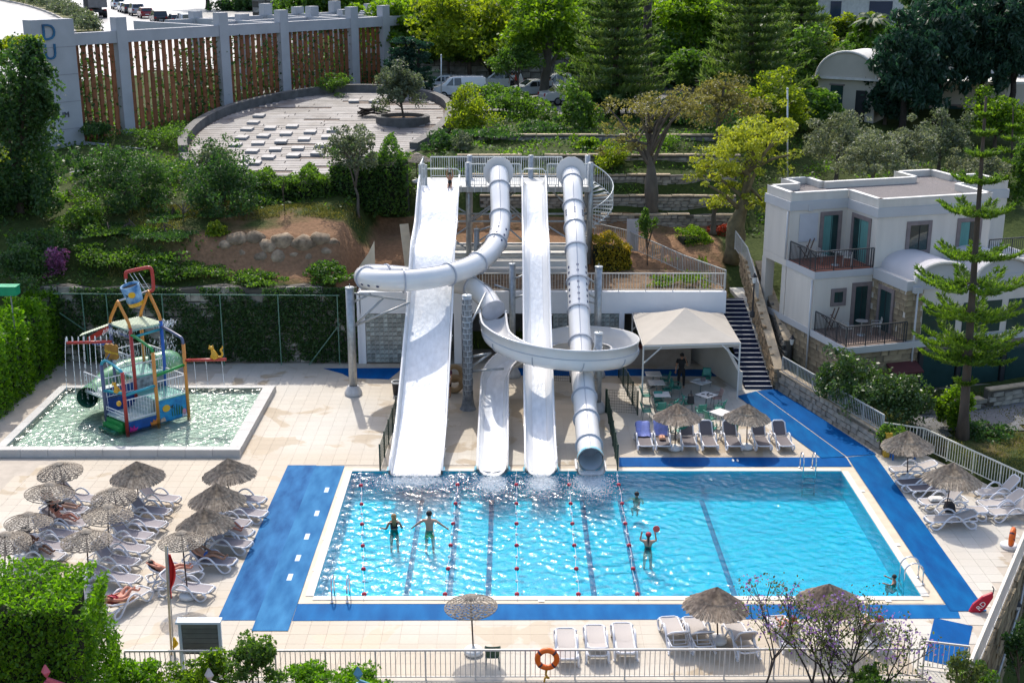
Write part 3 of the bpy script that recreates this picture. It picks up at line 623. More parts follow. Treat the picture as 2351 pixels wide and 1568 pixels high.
# spiral stair
ss = thing('spiral_stair', 'steel spiral stair with a curved railing at the right end of the slide tower', 'spiral stairs', (4.55, 72.6, 4.6)); cx, cy = 4.55, 72.7; nst = 22
MB().tube([(cx, cy, 4.5), (cx, cy, 9.7)], .1, 10).build('centre_pole', galv, ss, True); hr = []
for i in range(nst):
    a = R(100)-R(320)*i/nst; z = TZ-.05-(TZ-4.7)*i/nst; d = Vector((math.cos(a), math.sin(a), 0)); e = Vector((-d.y, d.x, 0)); c0 = Vector((cx, cy, z))
    MB().prism([tuple((d*.1-e*.05))[:2], tuple((d*1.25-e*.2))[:2], tuple((d*1.25+e*.2))[:2], tuple((d*.1+e*.05))[:2]], -.05, 0).build('step', rgal, ss, w=False).location = c0-ss.location
    hr.append(c0+d*1.25+Vector((0, 0, 1.05)))
    for k in (0, .5): 
        aa = a-R(320)*k/nst; dd = Vector((math.cos(aa), math.sin(aa), 0)); piece(balmesh(1.0, .022, rgal), 'baluster', ss, c0+dd*1.25)
MB().tube(hr, .035, 7).build('handrail', rgal, ss, True)
MB().tube([p-Vector((0, 0, .98)) for p in hr], .03, 6).build('stringer', rgal, ss, True)
# ================================================================ slides
gel = mat('white_gelcoat', (0.72, 0.71, 0.695), 0.22, 0.03, 1.2, spec=0.5, coat=0.4); gelb = mat('blue_tip', (0.20, 0.50, 0.62), 0.3, 0.05, 2); flg = mat('flange', (0.40, 0.42, 0.47), 0.45, .1, 3); holem = mat('vent_hole_disc', (0.02, 0.03, 0.10), 0.6)
foam = mat('white_water', (0.72, 0.735, 0.75), 0.3, 0.1, 3.0, bump=0.5, bscale=5, spec=0.5, stretch=(1.5, .5, 1))
def frames(path):
    P = [Vector(p) for p in path]; out = []
    for i, p in enumerate(P):
        d = (P[min(i+1, len(P)-1)]-P[max(i-1, 0)]).normalized(); r = d.cross(Vector((0, 0, 1))).normalized(); out.append((p, d, r, r.cross(d)))
    return out
def sweep(fr, sec):
    """sec(i) -> closed outline [(right, up)] at step i"""
    return [[p+r*a+u*b for a, b in sec(i)] for i, (p, d, r, u) in enumerate(fr)]
def channel_sec(w, hl, hr_, rad, th=.05, lip=.09):
    k = 5; w2 = w/2; inn = []
    inn.append((-w2, hl)); 
    for i in range(k+1): a = math.pi+(math.pi/2)*i/k; inn.append((-w2+rad+rad*math.cos(a), rad+rad*math.sin(a)))
    for i in range(k+1): a = 1.5*math.pi+(math.pi/2)*i/k; inn.append((w2-rad+rad*math.cos(a), rad+rad*math.sin(a)))
    inn.append((w2, hr_)); out = [(w2+lip, hr_), (w2+lip, hr_-.06), (w2+th, hr_-.07)]
    for i in range(k+1): a = 2*math.pi-(math.pi/2)*i/k; out.append((w2-rad+(rad+th)*math.cos(a), rad+(rad+th)*math.sin(a)))
    for i in range(k+1): a = 1.5*math.pi-(math.pi/2)*i/k; out.append((-w2+rad+(rad+th)*math.cos(a), rad+(rad+th)*math.sin(a)))
    out += [(-w2-th, hl-.07), (-w2-lip, hl-.06), (-w2-lip, hl)]
    return inn+out
def straight_profile(x, pts, n=6):
    return catmull([(x, y, z) for y, z in pts], n)
PROF = [(71.25, 8.72), (70.2, 8.66), (68.6, 7.95), (67.0, 7.1), (65.3, 6.75), (64.0, 6.45), (62.3, 5.3), (60.3, 3.95), (58.3, 2.95), (57.0, 2.3), (55, 1.4), (53.4, .78), (51.8, .42), (50.6, .25), (49.75, .17)]
def open_slide(label, x, w, hw, rad, name, seam_n, water_w):
    path = straight_profile(x, PROF); fr = frames(path); n = len(fr)
    t = thing(name, label, 'water slide', (x, 49.7, 0), group=None)
    def sec(i):
        f = min(1, (n-1-i)/5); h = hw*(.45+.55*f) if i > n-6 else hw
        if i < 4: h = hw*1.15
        return channel_sec(w, h, h, rad)
    MB().grid(sweep(fr, sec), closed=True).build('slide_bed', gel, t, True)
    for k in range(1, seam_n):
        i = int(k*(n-1)/seam_n); p, d, r, u = fr[i]; s = [(a*1.0+(0.03 if a > 0 else -.03), b-.02) for a, b in channel_sec(w, hw*.86, hw*.86, rad)[17:]]
        b = MB(); q = [p+r*a+u*b_ for a, b_ in s]; b.tube(q, .022, 4); b.build('seam_flange', gel, t)
        b = MB(); b.bar(p-r*(w/2-.08)+u*.012, p+r*(w/2-.08)+u*.012, .03, .008, up=u); b.build('seam', flg, t)
    rows = []
    for i, (p, d, r, u) in enumerate(fr[2:-1]):
        ww = water_w(i/(n-3)); row = []
        for j in range(15):
            s = (j/14-.5)*2; a = ww/2*s; amp = .006+.012*max(0, math.sin(i*.21))
            row.append(p+r*a+u*(.02+amp*(0.5+0.5*math.sin(i*2.1+j*1.7+math.sin(j*3.1+i)*2))*(1-abs(s)**4)+ (rad*(1-math.sqrt(max(0, 1-max(0, (abs(a)-(w/2-rad))/rad)**2))) if abs(a) > w/2-rad else 0)))
        rows.append(row)
    tag(MB().grid(rows).build('running_water', foam, t, True), kind='stuff')
    # start bar and posts
    z = 9.35; MB().tube([(x-w/2-.05, 71.1, 9.1), (x-w/2-.05, 71.1, z+.15), (x-w/2+.12, 71.1, z+.3), (x+w/2-.12, 71.1, z+.3), (x+w/2+.05, 71.1, z+.15), (x+w/2+.05, 71.1, 9.1)], .035, 7).build('start_bar', rgal, t, True)
    # blue tip at the end of the bed
    p, d, r, u = fr[-1]; s = channel_sec(w+.12, hw*.5, hw*.5, rad, th=.03)
    rows = [[q+r*a+u*(b-.02) for a, b in s] for q in (p-d*.35, p+d*.02)]
    MB().grid(rows, closed=True).build('end_trim', gelb, t, True)
    for y, zt in ((53.2, .55), (57.6, 2.3), (62.0, 4.7)):
        for sx_ in (-1, 1): MB().box((x+sx_*w*.38, y, zt/2), (.1, .1, zt)).build('support_leg', galv, t)
    return t
s1 = open_slide('wide white slide, leftmost of the four, sheeted with white water', -4.03, 2.12, .55, .16, 'wide_slide', 9, lambda f: 2.0)
s3 = open_slide('narrow straight open white slide, third of the four from the left', 1.22, 1.22, .5, .42, 'open_slide', 8, lambda f: .85 if f < .25 else .62)
def tube_part(path, rad, t, name='tube', n=22):
    MB().tube(path, rad, n, caps=False).build(name, gel, t, True); MB().tube(path, rad-.035, n, caps=False).build('tube_lining', mat('tube_lining', (0.58, 0.62, 0.66), .35, .04, 2), t, True)
def rings(path, rad, t, every, off=0):
    L = 0; nextl = off; P = [Vector(p) for p in path]
    for i in range(1, len(P)):
        L += (P[i]-P[i-1]).length
        if L >= nextl:
            d = (P[i]-P[i-1]).normalized(); MB().tube([P[i]-d*.035, P[i]+d*.035], rad+.075, 22).build('flange_ring', flg, t); nextl += every
def tube_seam(path, rad, t, side):
    fr = frames(path); MB().tube([p+(r*math.cos(side)+u*math.sin(side))*(rad+.005) for p, d, r, u in fr], .02, 5).build('seam', flg, t)
def holes(path, rad, t, i0, i1, st=1, angs=(35, 90, 145)):
    fr = frames(path)
    for i in range(i0, i1, st):
        p, d, r, u = fr[i]
        for a in angs:
            a = R(a); nn = r*math.cos(a)+u*math.sin(a); M = Matrix((d, d.cross(nn), nn)).transposed(); b = MB(); k = 10
            vs = [p+nn*(rad+.006)+M @ Vector((.09*math.cos(2*math.pi*j/k), .06*math.sin(2*math.pi*j/k), 0)) for j in range(k)]; b.add(vs, [tuple(range(k))]); b.build('vent_hole_disc', holem, t)  # flat dark discs paint the shade of vent holes, nothing is cut open
# slide 4: straight tube
P4 = [(70.85, 9.3), (69.2, 8.9), (67.6, 8.0), (66.3, 7.45), (64.6, 6.75), (62.9, 5.5), (61, 4.2), (59.2, 3.15), (57.5, 2.4), (55.5, 1.85), (53, 1.25), (51.2, .95), (49.95, .82)]
p4 = catmull([(3.3, y, z) for y, z in P4], 6)
t4 = thing('tube_slide', 'straight closed white tube slide, rightmost of the four', 'water slide', (3.3, 49.9, 0)); tube_part(p4, .53, t4); rings(p4, .53, t4, 2.05, .9); tube_seam(p4, .53, t4, R(90))
holes(p4, .53, t4, 29, 37, 1); holes(p4, .53, t4, 14, 17, 1)
def entry(x, z, t):
    b = MB(); k = 12; b.prism([(math.cos(2*math.pi*(i+.5)/k)*.86, math.sin(2*math.pi*(i+.5)/k)*.86) for i in range(k)], -.05, .05); M = Matrix.Rotation(R(90), 3, 'X'); b.v = [tuple(M @ Vector(v)+Vector((x, 71.0, z))) for v in b.v]
    b.build('entry_plate', gel, t)
entry(3.3, 9.5, t4); d4 = (Vector(p4[-1])-Vector(p4[-2])).normalized()
MB().tube([Vector(p4[-1])-d4*.12, Vector(p4[-1])+d4*.03], .575, 22, caps=False).build('end_trim', gelb, t4, True)
MB().grid(sweep(frames([p4[-1]+Vector((0, .6, -.5)), p4[-1]+Vector((0, 0, -.53)), p4[-1]+Vector((0, -.35, -.56))]), lambda i: channel_sec(1.12, .3, .3, .25))).build('outlet_lip', gel, t4, True)
for y, z in ((52, .5), (54, 1.0), (64.5, 6.1)): MB().box((3.3, y, z/2), (.14, .14, z)).build('support_leg', galv, t4)
# slide 2: winding tube, open bend, chute
p2_ = catmull([GY(1145, 398, 70.85), GY(1147, 440, 69.4), GY(1149, 490, 67.9), GY(1147, 532, 66.5), GY(1132, 570, 65.0), GY(1096, 604, 63.3), GY(1030, 630, 61.6), GY(950, 643, 60.6), GY(885, 645, 60.4), GY(845, 640, 61.0), GY(838, 634, 62.0), GY(868, 632, 63.0), GY(930, 636, 63.6), GY(1010, 645, 63.7), GY(1072, 655, 63.2), GY(1112, 680, 62.3), GY(1133, 712, 61.3)], 6)
t2 = thing('winding_slide', 'white slide winding from a closed tube through a large open bend, second of the four', 'water slide', (0, 58, 0)); tube_part(p2_, .53, t2); rings(p2_, .53, t2, 2.35, 1.2); tube_seam(p2_, .53, t2, R(90))
holes(p2_, .53, t2, 19, 25, 2, (40, 90, 140)); holes(p2_, .53, t2, 49, 55, 2, (60, 200))
entry(-.75, 9.5, t2); q_ = Vector(p2_[-1]); dq = (q_-Vector(p2_[-2])).normalized(); MB().tube([q_-dq*.03, q_+dq*.03], .58, 22, caps=False).build('mouth_rim', gel, t2, True); MB().tube([q_-dq*1.6, q_-dq*.02], .48, 20, caps=False).build('mouth_lining', mat('mouth_lining', (.13, .115, .10), .5, .1, 2), t2, True)  # dark inner sleeve paints the shade inside the tube mouth
cxx, cyy, rr_ = 2.3, 59.15, 3.15; bend = [Vector(p2_[-1])+Vector((.02, .25, -.53)), Vector(p2_[-1])+Vector((-.02, -.35, -.72))]
for a_ in range(188, 470, 16):
    a = R(a_); f = (a_-188)/(470-188); bend.append(Vector((cxx+rr_*math.cos(a), cyy+rr_*math.sin(a), 3.35-1.75*f**1.05 if True else 0)))
bend += [Vector((.55, 61.6, 1.45)), Vector((-.35, 60.6, 1.3)), Vector((-.78, 59.2, 1.12)), Vector((-.83, 57, .85)), Vector((-.83, 54, .5)), Vector((-.83, 51.5, .27)), Vector((-.83, 49.75, .16))]
bp_ = catmull(bend, 4); fb_ = frames(bp_); nb_ = len(fb_)
def bsec(i):
    p = bp_[i]; f = i/nb_
    hR = .62 if i < 6 else (1.1 if f < .68 else max(.55, 1.1-(f-.68)*4)); hL = .62 if f < .7 else .55
    if i > nb_-6: hR = hL = .55*(.5+.1*(nb_-1-i))
    return channel_sec(1.2, hL, hR, .5)
MB().grid(sweep(fb_, bsec), closed=True).build('open_bend', gel, t2, True)
p, d, r, u = fb_[-1]; s_ = channel_sec(1.32, .3, .3, .42, th=.03); MB().grid([[q+r*a+u*(b-.02) for a, b in s_] for q in (p-d*.35, p+d*.02)], closed=True).build('end_trim', gelb, t2, True)
for k in range(5, nb_-4, 9):
    p, d, r, u = fb_[k]; s_ = bsec(k)[17:]; MB().tube([p+r*(a+(.03 if a > 0 else -.03))+u*b for a, b in s_], .025, 4).build('seam_flange', flg, t2)
MB().tube([p+r*.655+u*.62 for p, d, r, u in fb_[8:int(nb_*.68)]], .022, 5).build('bolt_line', flg, t2)
rows = []
for i in range(int(nb_*.62), nb_-1):
    p, d, r, u = fb_[i]; rows.append([p+r*(.42*s)+u*(.03+.09*s*s+.01*math.sin(i*2+s*7)) for s in (-1, -.66, -.33, 0, .33, .66, 1)])
tag(MB().grid(rows).build('running_water', foam, t2, True), kind='stuff')
# ---------------------------------------------------------------- support columns
def column(label, x, y, zt, arms, rad=.2, m=None, name='support_column', base=True, z0=0):
    t = thing(name, label, 'column', (x, y, z0), group='steel columns holding up the slides')
    MB().tube([(x, y, z0), (x, y, zt)], rad, 16).build('shaft', m or galv, t, True)
    MB().tube([(x, y, zt), (x, y, zt+.04)], rad+.02, 16).build('cap', rgal, t, True); MB().tube([(x, y, zt), (x, y, zt+.2)], .02, 6).build('pin', galv, t)
    if base: MB().lathe([(.43, 0), (.45, .08), (.42, .2), (.27, .48)], 14, (x, y, z0), True).build('footing', mat('concrete', (0.48, 0.48, 0.48), .85, .12, 3), t)
    for a, b_ in arms: MB().tube([a, b_], .055, 7).build('arm', galv, t, True)
    return t
lx, ly = -7.93, 60.6
column('free standing grey steel column on the pale deck at the outer bend of the tube', lx, ly, 5.5, [((lx, ly, 5.25), (-5.2, 60.5, 4.9)), ((lx, ly, 3.4), (-6.3, 60.55, 5.0)), ((lx, ly, 3.5), (-5.0, 60.5, 4.8)), ((lx, ly, 4.7), (-6.9, 60.6, 5.2))], .21)
barkm = mat('tree_mould', (0.13, 0.14, 0.15), 0.8, 0.25, 2.5, col2=(0.30, 0.31, 0.32))
c1 = column('column dressed as a palm trunk with grey scales, right of the wide slide', -2.13, 58.5, 5.65, [((-2.13, 58.5, 2.6), (-1.0, 58.3, 2.9)), ((-2.13, 58.5, 1.9), (-.4, 58.0, 2.2)), ((-2.13, 58.5, 2.0), (-1.0, 58.3, 2.9)), ((-2.13, 58.5, 3.9), (-1.3, 60.8, 5.2))], .22, m=mat('palm_trunk', (0.50, 0.52, 0.54), .8, .2, 4), base=False)
sc_ = MB().box((0, 0, 0), (.05, .19, .26)).mesh('trunk_scale', barkm)
for k in range(18):
    for j in range(6):
        a = 2*math.pi*(j+.5*(k % 2))/6; piece(sc_, 'trunk_scale', c1, (-2.13+.215*math.cos(a), 58.5+.215*math.sin(a), .55+k*.285), (0, 0, a), (1, 1, rnd.uniform(.8, 1)))
MB().lathe([(.42, 0), (.34, .12), (.29, .3), (.25, .7)], 12, (-2.13, 58.5, 0)).build('root_flare', barkm, c1)
column('grey column behind the straight open slide, left side', .01, 63.5, 6.0, [((.01, 63.5, 5.2), (.7, 63.4, 5.5)), ((.01, 63.5, 4.2), (.75, 63.2, 4.5)), ((.01, 63.5, 4.6), (-.9, 63.2, 5.0))], .17)
column('grey column right of the tube slide in front of the roof railing', 4.42, 63.5, 5.85, [((4.42, 63.5, 4.9), (3.7, 63.5, 5.4)), ((4.42, 63.5, 4.1), (3.75, 63.4, 4.6)), ((4.42, 63.5, 3.9), (3.8, 63.4, 4.1))], .19)
column('short grey column rising inside the open bend', 4.1, 58.2, 3.9, [((4.1, 58.2, 2.7), (4.9, 57.4, 2.45)), ((4.1, 58.2, 3.6), (3.7, 57.9, 2.7)), ((4.1, 58.2, 1.5), (3.7, 56.6, 2.2))], .2)
column('thin grey column behind the winding tube on the tower terrace', -1.95, 69.3, 6.6, [((-1.95, 69.3, 6.5), (-1.0, 69.3, 6.8)), ((-1.95, 69.3, 5.6), (-1.1, 67.5, 6.5)), ((-1.95, 69.3, 5.0), (-1.0, 67.6, 6.3))], .15, base=False, z0=4.0)
# plywood boards left by the slides
ply = mat('board', (0.55, 0.48, 0.36), .7, .1, 3)
b = MB().vprism([(0, 0), (.95, 0), (.95, 2.2), (.6, 1.5), (.1, .8)], tuple(G(822, 640, 4.2))[:2], tuple(G(850, 640, 4.2))[:2], .05); b.v = [(x, y, z+4.1) for x, y, z in b.v]; tag(b.build('wooden_board', ply), 'pale wooden board standing left of the tube bend', 'board')
b = MB().bar((-5.6, 68.2, 4.6), (-5.9, 68.8, 7.0), .5, .05); tag(b.build('wooden_board', ply), 'pale board leaning beside the wide slide on the soil bank', 'board')
pn = GY(1438, 577, 73.4); b = MB().box((pn.x+.33, 73.4, 5.4), (.68, .06, 1.9)); tag(b.build('standing_panel', mat('grey_panel', (0.50, 0.49, 0.52), .6, .05, 2)), 'blank lilac grey panel standing behind the path railing', 'panel')
# dark green mesh gates between the slides
def meshfence(label, pts, h=1.15, group='dark green mesh fences by the slides'):
    P = [Vector(p) for p in pts]; t = thing('mesh_fence', label, 'fence', P[0], group=group); pmx = balmesh(h+.06, .06, fdk, 'post'); wires = MB()
    for a, b_ in zip(P, P[1:]):
        n = max(1, round((b_-a).length/1.5))
        for i in range(n+1): piece(pmx, 'post', t, a+(b_-a)*(i/n))
        for k in range(9): wires.bar(a+Vector((0, 0, .08+k*h/8.5)), b_+Vector((0, 0, .08+k*h/8.5)), .012)
        m_ = int((b_-a).length/.11)
        for i in range(m_): c = a+(b_-a)*((i+.5)/m_); wires.bar(c+Vector((0, 0, .06)), c+Vector((0, 0, h)), .009)
    tag(wires.build('wire_mesh', fdk, t), kind='stuff'); return t
meshfence('dark green mesh fence slanting down to the pool left of the wide slide', [(-5.45, 56.8, 0), (-5.62, 50.7, 0)])
meshfence('dark green mesh fence right of the tube slide, running to the pool', [(4.55, 57.9, 0), (4.5, 50.7, 0)])
meshfence('dark green mesh fence between the slides and the cafe tables', [(5.55, 63.3, 0), (6.0, 57.6, 0)])
meshfence('dark green mesh fence between the straight slide and the tube slide', [(1.9, 62.6, 0), (3.0, 62.5, 0)])
meshfence('dark green mesh fence across the deck behind the short column', [(4.5, 57.95, 0), (6.0, 57.65, 0)])
# ================================================================ children's pool
rimm = mat('rim_stone', (0.46, 0.45, 0.43), 0.6, 0.07, 1.5, rnd_var=.05); kfl = mat('kids_pool_tile', (0.58, 0.66, 0.60), .6, .12, .8, col2=(0.68, 0.74, 0.68))
kx0, kx1, ky0, ky1 = -22.7, -11.9, 52.2, 61.2; RZ = .36
kb = MB(); kb.box(((kx0+kx1)/2, (ky0+ky1)/2, .01), (kx1-kx0-.1, ky1-ky0-.1, .03)); kp = bpy.data.objects.new('kids_pool_basin', kb.mesh('kids_pool_basin', kfl)); C.objects.link(kp); tag(kp, kind='structure')
for i in range(9):
    w_ = (kx1-kx0)/9; MB().box((kx0+w_*(i+.5), ky0+.22, RZ/2), (w_-.012, .44, RZ)).build('rim_block', rimm, kp, w=False); MB().box((kx0+w_*(i+.5), ky1-.2, RZ/2-.04), (w_-.012, .4, RZ-.06)).build('rim_block', rimm, kp, w=False)
for i in range(8):
    w_ = (ky1-ky0-.86)/8; MB().box((kx1-.28, ky0+.45+w_*(i+.5), RZ/2-.003), (.56, w_-.012, RZ)).build('rim_block', rimm, kp, w=False); MB().box((kx0+.2, ky0+.45+w_*(i+.5), RZ/2-.003), (.4, w_-.012, RZ)).build('rim_block', rimm, kp, w=False)
waves('kids_pool_water', kx0+.38, kx1-.54, ky0+.42, ky1-.38, .27, .048, .34, 8, water_mat('kids_water', (0.66, 0.82, 0.76), (0.95, 1.0, 0.96), bump=.15, s1=4, s2=12, rough=.11, refr=.12), None, .15, .7)
# ---------------------------------------------------------------- water play tower
def paint(n, c): return mat('paint_'+n, c, 0.32, 0.08, 3, spec=.5)
pR, pO, pB, pS, pT, pG, pY = paint('red', (0.42, 0.045, 0.035)), paint('orange', (0.62, 0.25, 0.045)), paint('blue', (0.02, 0.11, 0.42)), paint('slate', (0.10, 0.115, 0.20)), paint('teal', (0.03, 0.30, 0.38)), paint('green', (0.015, 0.24, 0.05)), paint('yellow', (0.72, 0.40, 0.03))
O = Vector((-17.52, 54.68, 0)); av = Vector((1.12, 1.13, 0)); bv = Vector((-1.28, 1.13, 0)); WZ = .27
pl = thing('water_play_tower', 'colourful water play tower with a tipping bucket standing in the shallow pool', 'play structure', (O.x+.2, O.y+1.6, .03))
def gp(i, j, z): return O+av*i+bv*j+Vector((0, 0, z))
def post(i, j, z0, z1, m, r=.085): MB().tube([gp(i, j, z0), gp(i, j, z1)], r, 12).build('post', m, pl, True)
post(0, 0, .03, 3.1, pR); post(0, 1, .03, 3.1, pS); post(1, 0, .03, 3.7, pO); post(2, 0, .03, 3.75, pO); post(1, 1, .03, 4.5, pR); post(2, 1, .03, 4.55, pB); post(1, 2, .03, 4.45, pS); post(2, 2, .03, 4.4, pO)
def pipe(pts, m, r=.07): MB().tube(catmull(pts, 4) if len(pts) > 2 else pts, r, 10).build('pipe', m, pl, True)
def z3(x, y, Y): return GY((180+x/2.904)/1.3305, (820+y/2.904)/1.3305, Y)
pipe([gp(0, 1, 3.0), gp(.02, .97, 3.22), gp(.1, .85, 3.3), gp(0, .2, 3.22), gp(0, .04, 3.12), gp(0, 0, 2.9)], pT)
pipe([gp(1, 1, 4.15), gp(1, .85, 4.18), gp(1, .25, 3.95), gp(1, .06, 3.86), gp(1, 0, 3.65)], pG)
pipe([gp(2, 1, 4.25), gp(2, .8, 4.25), gp(2, .2, 4.08), gp(2, .04, 3.98), gp(2, 0, 3.7)], pS)
pipe([gp(1, 0, 2.55), gp(2, 0, 2.75)], pG, .075); pipe([gp(0, 0, 2.0), gp(1, 0, 2.1)], pT, .075); pipe([gp(0, 0, 2.1), gp(0, 1, 1.85)], pT, .07); pipe([gp(1, 1, 4.05), gp(1, 2, 4.1)], pS, .06); pipe([gp(1, 1, 4.05), gp(2, 1, 4.15)], pT, .06)
def quadp(i0, j0, i1, j1): return [tuple(gp(i, j, 0))[:2] for i, j in ((i0, j0), (i1, j0), (i1, j1), (i0, j1))]
flo = mat('play_floor', (0.42, 0.50, 0.47), .5, .12, 3); flg2 = mat('play_floor_green', (0.16, 0.40, 0.34), .4, .12, 3)
MB().prism(quadp(0, 0, 1, 1), .68, .75).build('floor_panel', flo, pl); MB().prism(quadp(1, 0, 2, 1), 1.28, 1.35).build('floor_panel', flg2, pl); MB().prism(quadp(1, 1, 2, 2), 2.05, 2.13).build('floor_panel', flg2, pl); MB().prism(quadp(0, 1, 1, 2), 1.4, 1.46).build('floor_panel', flo, pl)
for k in range(3): MB().prism(quadp(-.06-.13*k, .12, -.06-.13*(k-1)-.01, .9), .12, .62-.18*k).build('step', pG if k < 2 else mat('wet_step', (0.02, 0.18, 0.13), .3), pl)
for k in range(4): MB().prism(quadp(.72+.08*k, .15, .8+.08*k, .85), .75, .9+.14*k).build('step', flo, pl)
# panels
pan = mat('panel_blue', (0.012, 0.19, 0.48), .4, .22, 3.5, col2=(0.02, 0.33, 0.58)); pand = mat('panel_deep_blue', (0.01, 0.08, 0.30), .4, .3, 3)
def vpanel(i0, j0, i1, j1, z0, z1, m, th=.05, name='panel', out=.0):
    p, q = gp(i0, j0, 0), gp(i1, j1, 0); return MB().vprism([(0, z0), ((q-p).length, z0), ((q-p).length, z1), (0, z1)], p, q, th).build(name, m, pl)
fp = vpanel(1.03, 0, 1.97, 0, .2, 1.3, pan); lp = vpanel(.05, 0, .95, 0, .2, .7, pand); vpanel(0, 1.03, 0, 1.0, .2, .3, pand); vpanel(0.02, 1, 1, 1, .3, 1.9, mat('panel_navy', (0.01, 0.05, 0.2), .4, .2, 3)); vpanel(1, 1.0, 2, 1.0, 1.35, 2.05, mat('grey_stone_panel', (.22, .25, .28), .6, .5, 6))
def decal(i, j, z, pts, m, parent, name, out=.055, d=None):
    d = (d or av).normalized(); nn = Vector((d.y, -d.x, 0)); b = MB(); k = len(pts); c = gp(i, j, z)+nn*.012
    vs = [c+d*x+Vector((0, 0, y)) for x, y in pts]; vs += [v+nn*.02 for v in vs]
    b.add(vs, [tuple(range(k))[::-1], tuple(range(k, 2*k))]+[(q, (q+1) % k, k+(q+1) % k, k+q) for q in range(k)]); b.build(name, m, parent)
ell = lambda a, b_, n=14, x=0, y=0: [(x+a*math.cos(2*math.pi*q/n), y+b_*math.sin(2*math.pi*q/n)) for q in range(n)]
decal(1.28, 0, .88, ell(.2, .17), pY, fp, 'painted_fish'); decal(1.4, 0, .88, [(0, 0), (.2, .1), (.15, .0), (.2, -.1)], mat('decal_dark', (0.02, .05, .05), .5), fp, 'painted_tail')
for dx in (-.16, -.08, 0, .08, .16): decal(1.62+dx*.3, 0, .42, [(dx-.02, 0), (dx+.02, 0), (dx*1.3+.03, .3), (dx*1.0+.01, .55-abs(dx)), (dx*1.1-.02, .3)], mat('weed', (0.02, .13, .06), .5), fp, 'painted_weed')
decal(1.86, 0, .5, ell(.1, .15), mat('shell_pink', (.7, .25, .35), .5), fp, 'painted_shell'); decal(1.12, 0, .28, [(-.1, 0), (.2, 0), (.12, .2), (-.05, .15)], mat('shell_tan', (.6, .42, .3), .5), fp, 'painted_sand'); decal(1.86, 0, .35, [(-.12, -.1), (.14, -.1), (.1, .12), (-.1, .12)], mat('castle_white', (.6, .6, .65), .5), fp, 'painted_castle')
decal(.15, 0, .32, [(-.12, -.12), (.18, -.12), (.3, .05), (.15, .0), (.12, .16), (.02, .04), (-.1, .16)], mat('coral_pink', (.55, .02, .22), .5), lp, 'painted_coral'); decal(.88, 0, .36, [(-.2, -.14), (.1, -.14), (.12, .2), (.02, .06), (-.06, .17), (-.12, .02), (-.24, .08)], mat('coral_orange', (.65, .2, .03), .5), lp, 'painted_coral')
# railings
wr = mat('white_rail_paint', (0.66, 0.67, 0.68), .4, .05, 3)
def prail(i0, j0, i1, j1, z, h=1.0, n=9):
    p, q = gp(i0, j0, z), gp(i1, j1, z); up = Vector((0, 0, 1)); p = p+(q-p)*.06; q = q-(q-p)*.06; b = piece
    r_ = MB().bar(p+up*h, q+up*h, .04).build('railing', wr, pl); MB().bar(p+up*.06, q+up*.06, .035).build('bottom_bar', wr, r_)
    for k in range(n): piece(balmesh(h-.05, .02, wr, 'baluster'), 'baluster', r_, p+(q-p)*(k/(n-1))+up*.05)
prail(0, 0, 1, 0, .75, 1.0, 11); prail(0, 1, 0, 0, .9, .2, 3); prail(1, 0, 2, 0, 1.35, .55 if False else .9, 10); prail(2, 0, 2, 1, 1.35, .9, 9); prail(1, 1, 1, 2, 2.13, 1.0, 10); prail(2, 1, 2, 2, 2.13, 1.0, 9); prail(1, 2, 2, 2, 2.13, 1.0, 8); prail(0, 1, 1, 1, 1.46, .95, 9); prail(0, 1, 0, 2, 1.46, .95, 8); prail(1, 1, 2, 1, 2.13, .6, 8)
# roof of slats
slm = mat('roof_slat', (0.48, 0.55, 0.40), .4, .1, 3); rs = MB().bar((0, 0, 0), tuple(bv*1.06), .07, .035).mesh('roof_slat', slm)
for k in range(15): piece(rs, 'roof_slat', pl, gp(1-.03+1.06*k/14, .97, 4.42+.1*abs(k-7)/7*0+.02))
MB().prism(quadp(1.0, 1.0, 2.0, 2.0), 4.33, 4.385).build('roof_board', mat('roof_board', (0.30, .50, .46), .4, .1, 2), pl)
A_ = z3(205, 610, 59.4); B_ = gp(1, 2, 4.25); MB().bar(A_+Vector((.3, 0, -.12)), B_, .1, .22).build('roof_beam', pR, pl)
rs2 = MB().box((0, 0, 0), (.06, .5, .03)).mesh('roof_slat', slm)
for k in range(12): piece(rs2, 'roof_slat', pl, A_+(B_-A_)*(k/12)+Vector((0, 0, .14)))
# bucket and its frames
def mid(p, q, z): m_ = (p+q)/2; m_.z = z; return m_
L1, L2 = gp(1, 2, 4.45), gp(1, 1, 4.5); R1_, R2_ = gp(2, 1, 4.55), gp(2, 2, 4.4); la = mid(L1, L2, 5.65); ra = mid(R1_, R2_, 5.85)
for p, q, r_ in ((L1, la, L2), (R1_, ra, R2_)): MB().tube([p, p+(q-p)*.12+Vector((0, 0, .12)), q-(q-p)*.06, q, q-(q-r_)*.06, r_+(q-r_)*.12+Vector((0, 0, .12)), r_], .075, 10).build('bucket_frame', pO, pl, True)
bc = (la+ra)/2+Vector((0, 0, .05)); tilt = Matrix.Rotation(R(-12), 3, 'Y') @ Matrix.Rotation(R(8), 3, 'X'); bz = lambda v: tilt @ Vector(v)+bc
def bucket_part(prof, m, name, parent): b = MB().lathe(prof, 20); b.v = [tuple(bz(v)) for v in b.v]; return b.build(name, m, parent, True)
bk = bucket_part([(.38, -.3), (.45, .52), (.42, .52), (.36, -.3)], mat('bucket_blue', (0.03, 0.22, 0.52), .4, .4, 2.5, col2=(0.38, 0.60, 0.76)), 'bucket', pl)
bucket_part([(.01, -.5), (.35, -.5), (.38, -.31)], pY, 'bucket_base', bk); bucket_part([(.001, .4), (.42, .4)], dark, 'bucket_inside', bk)
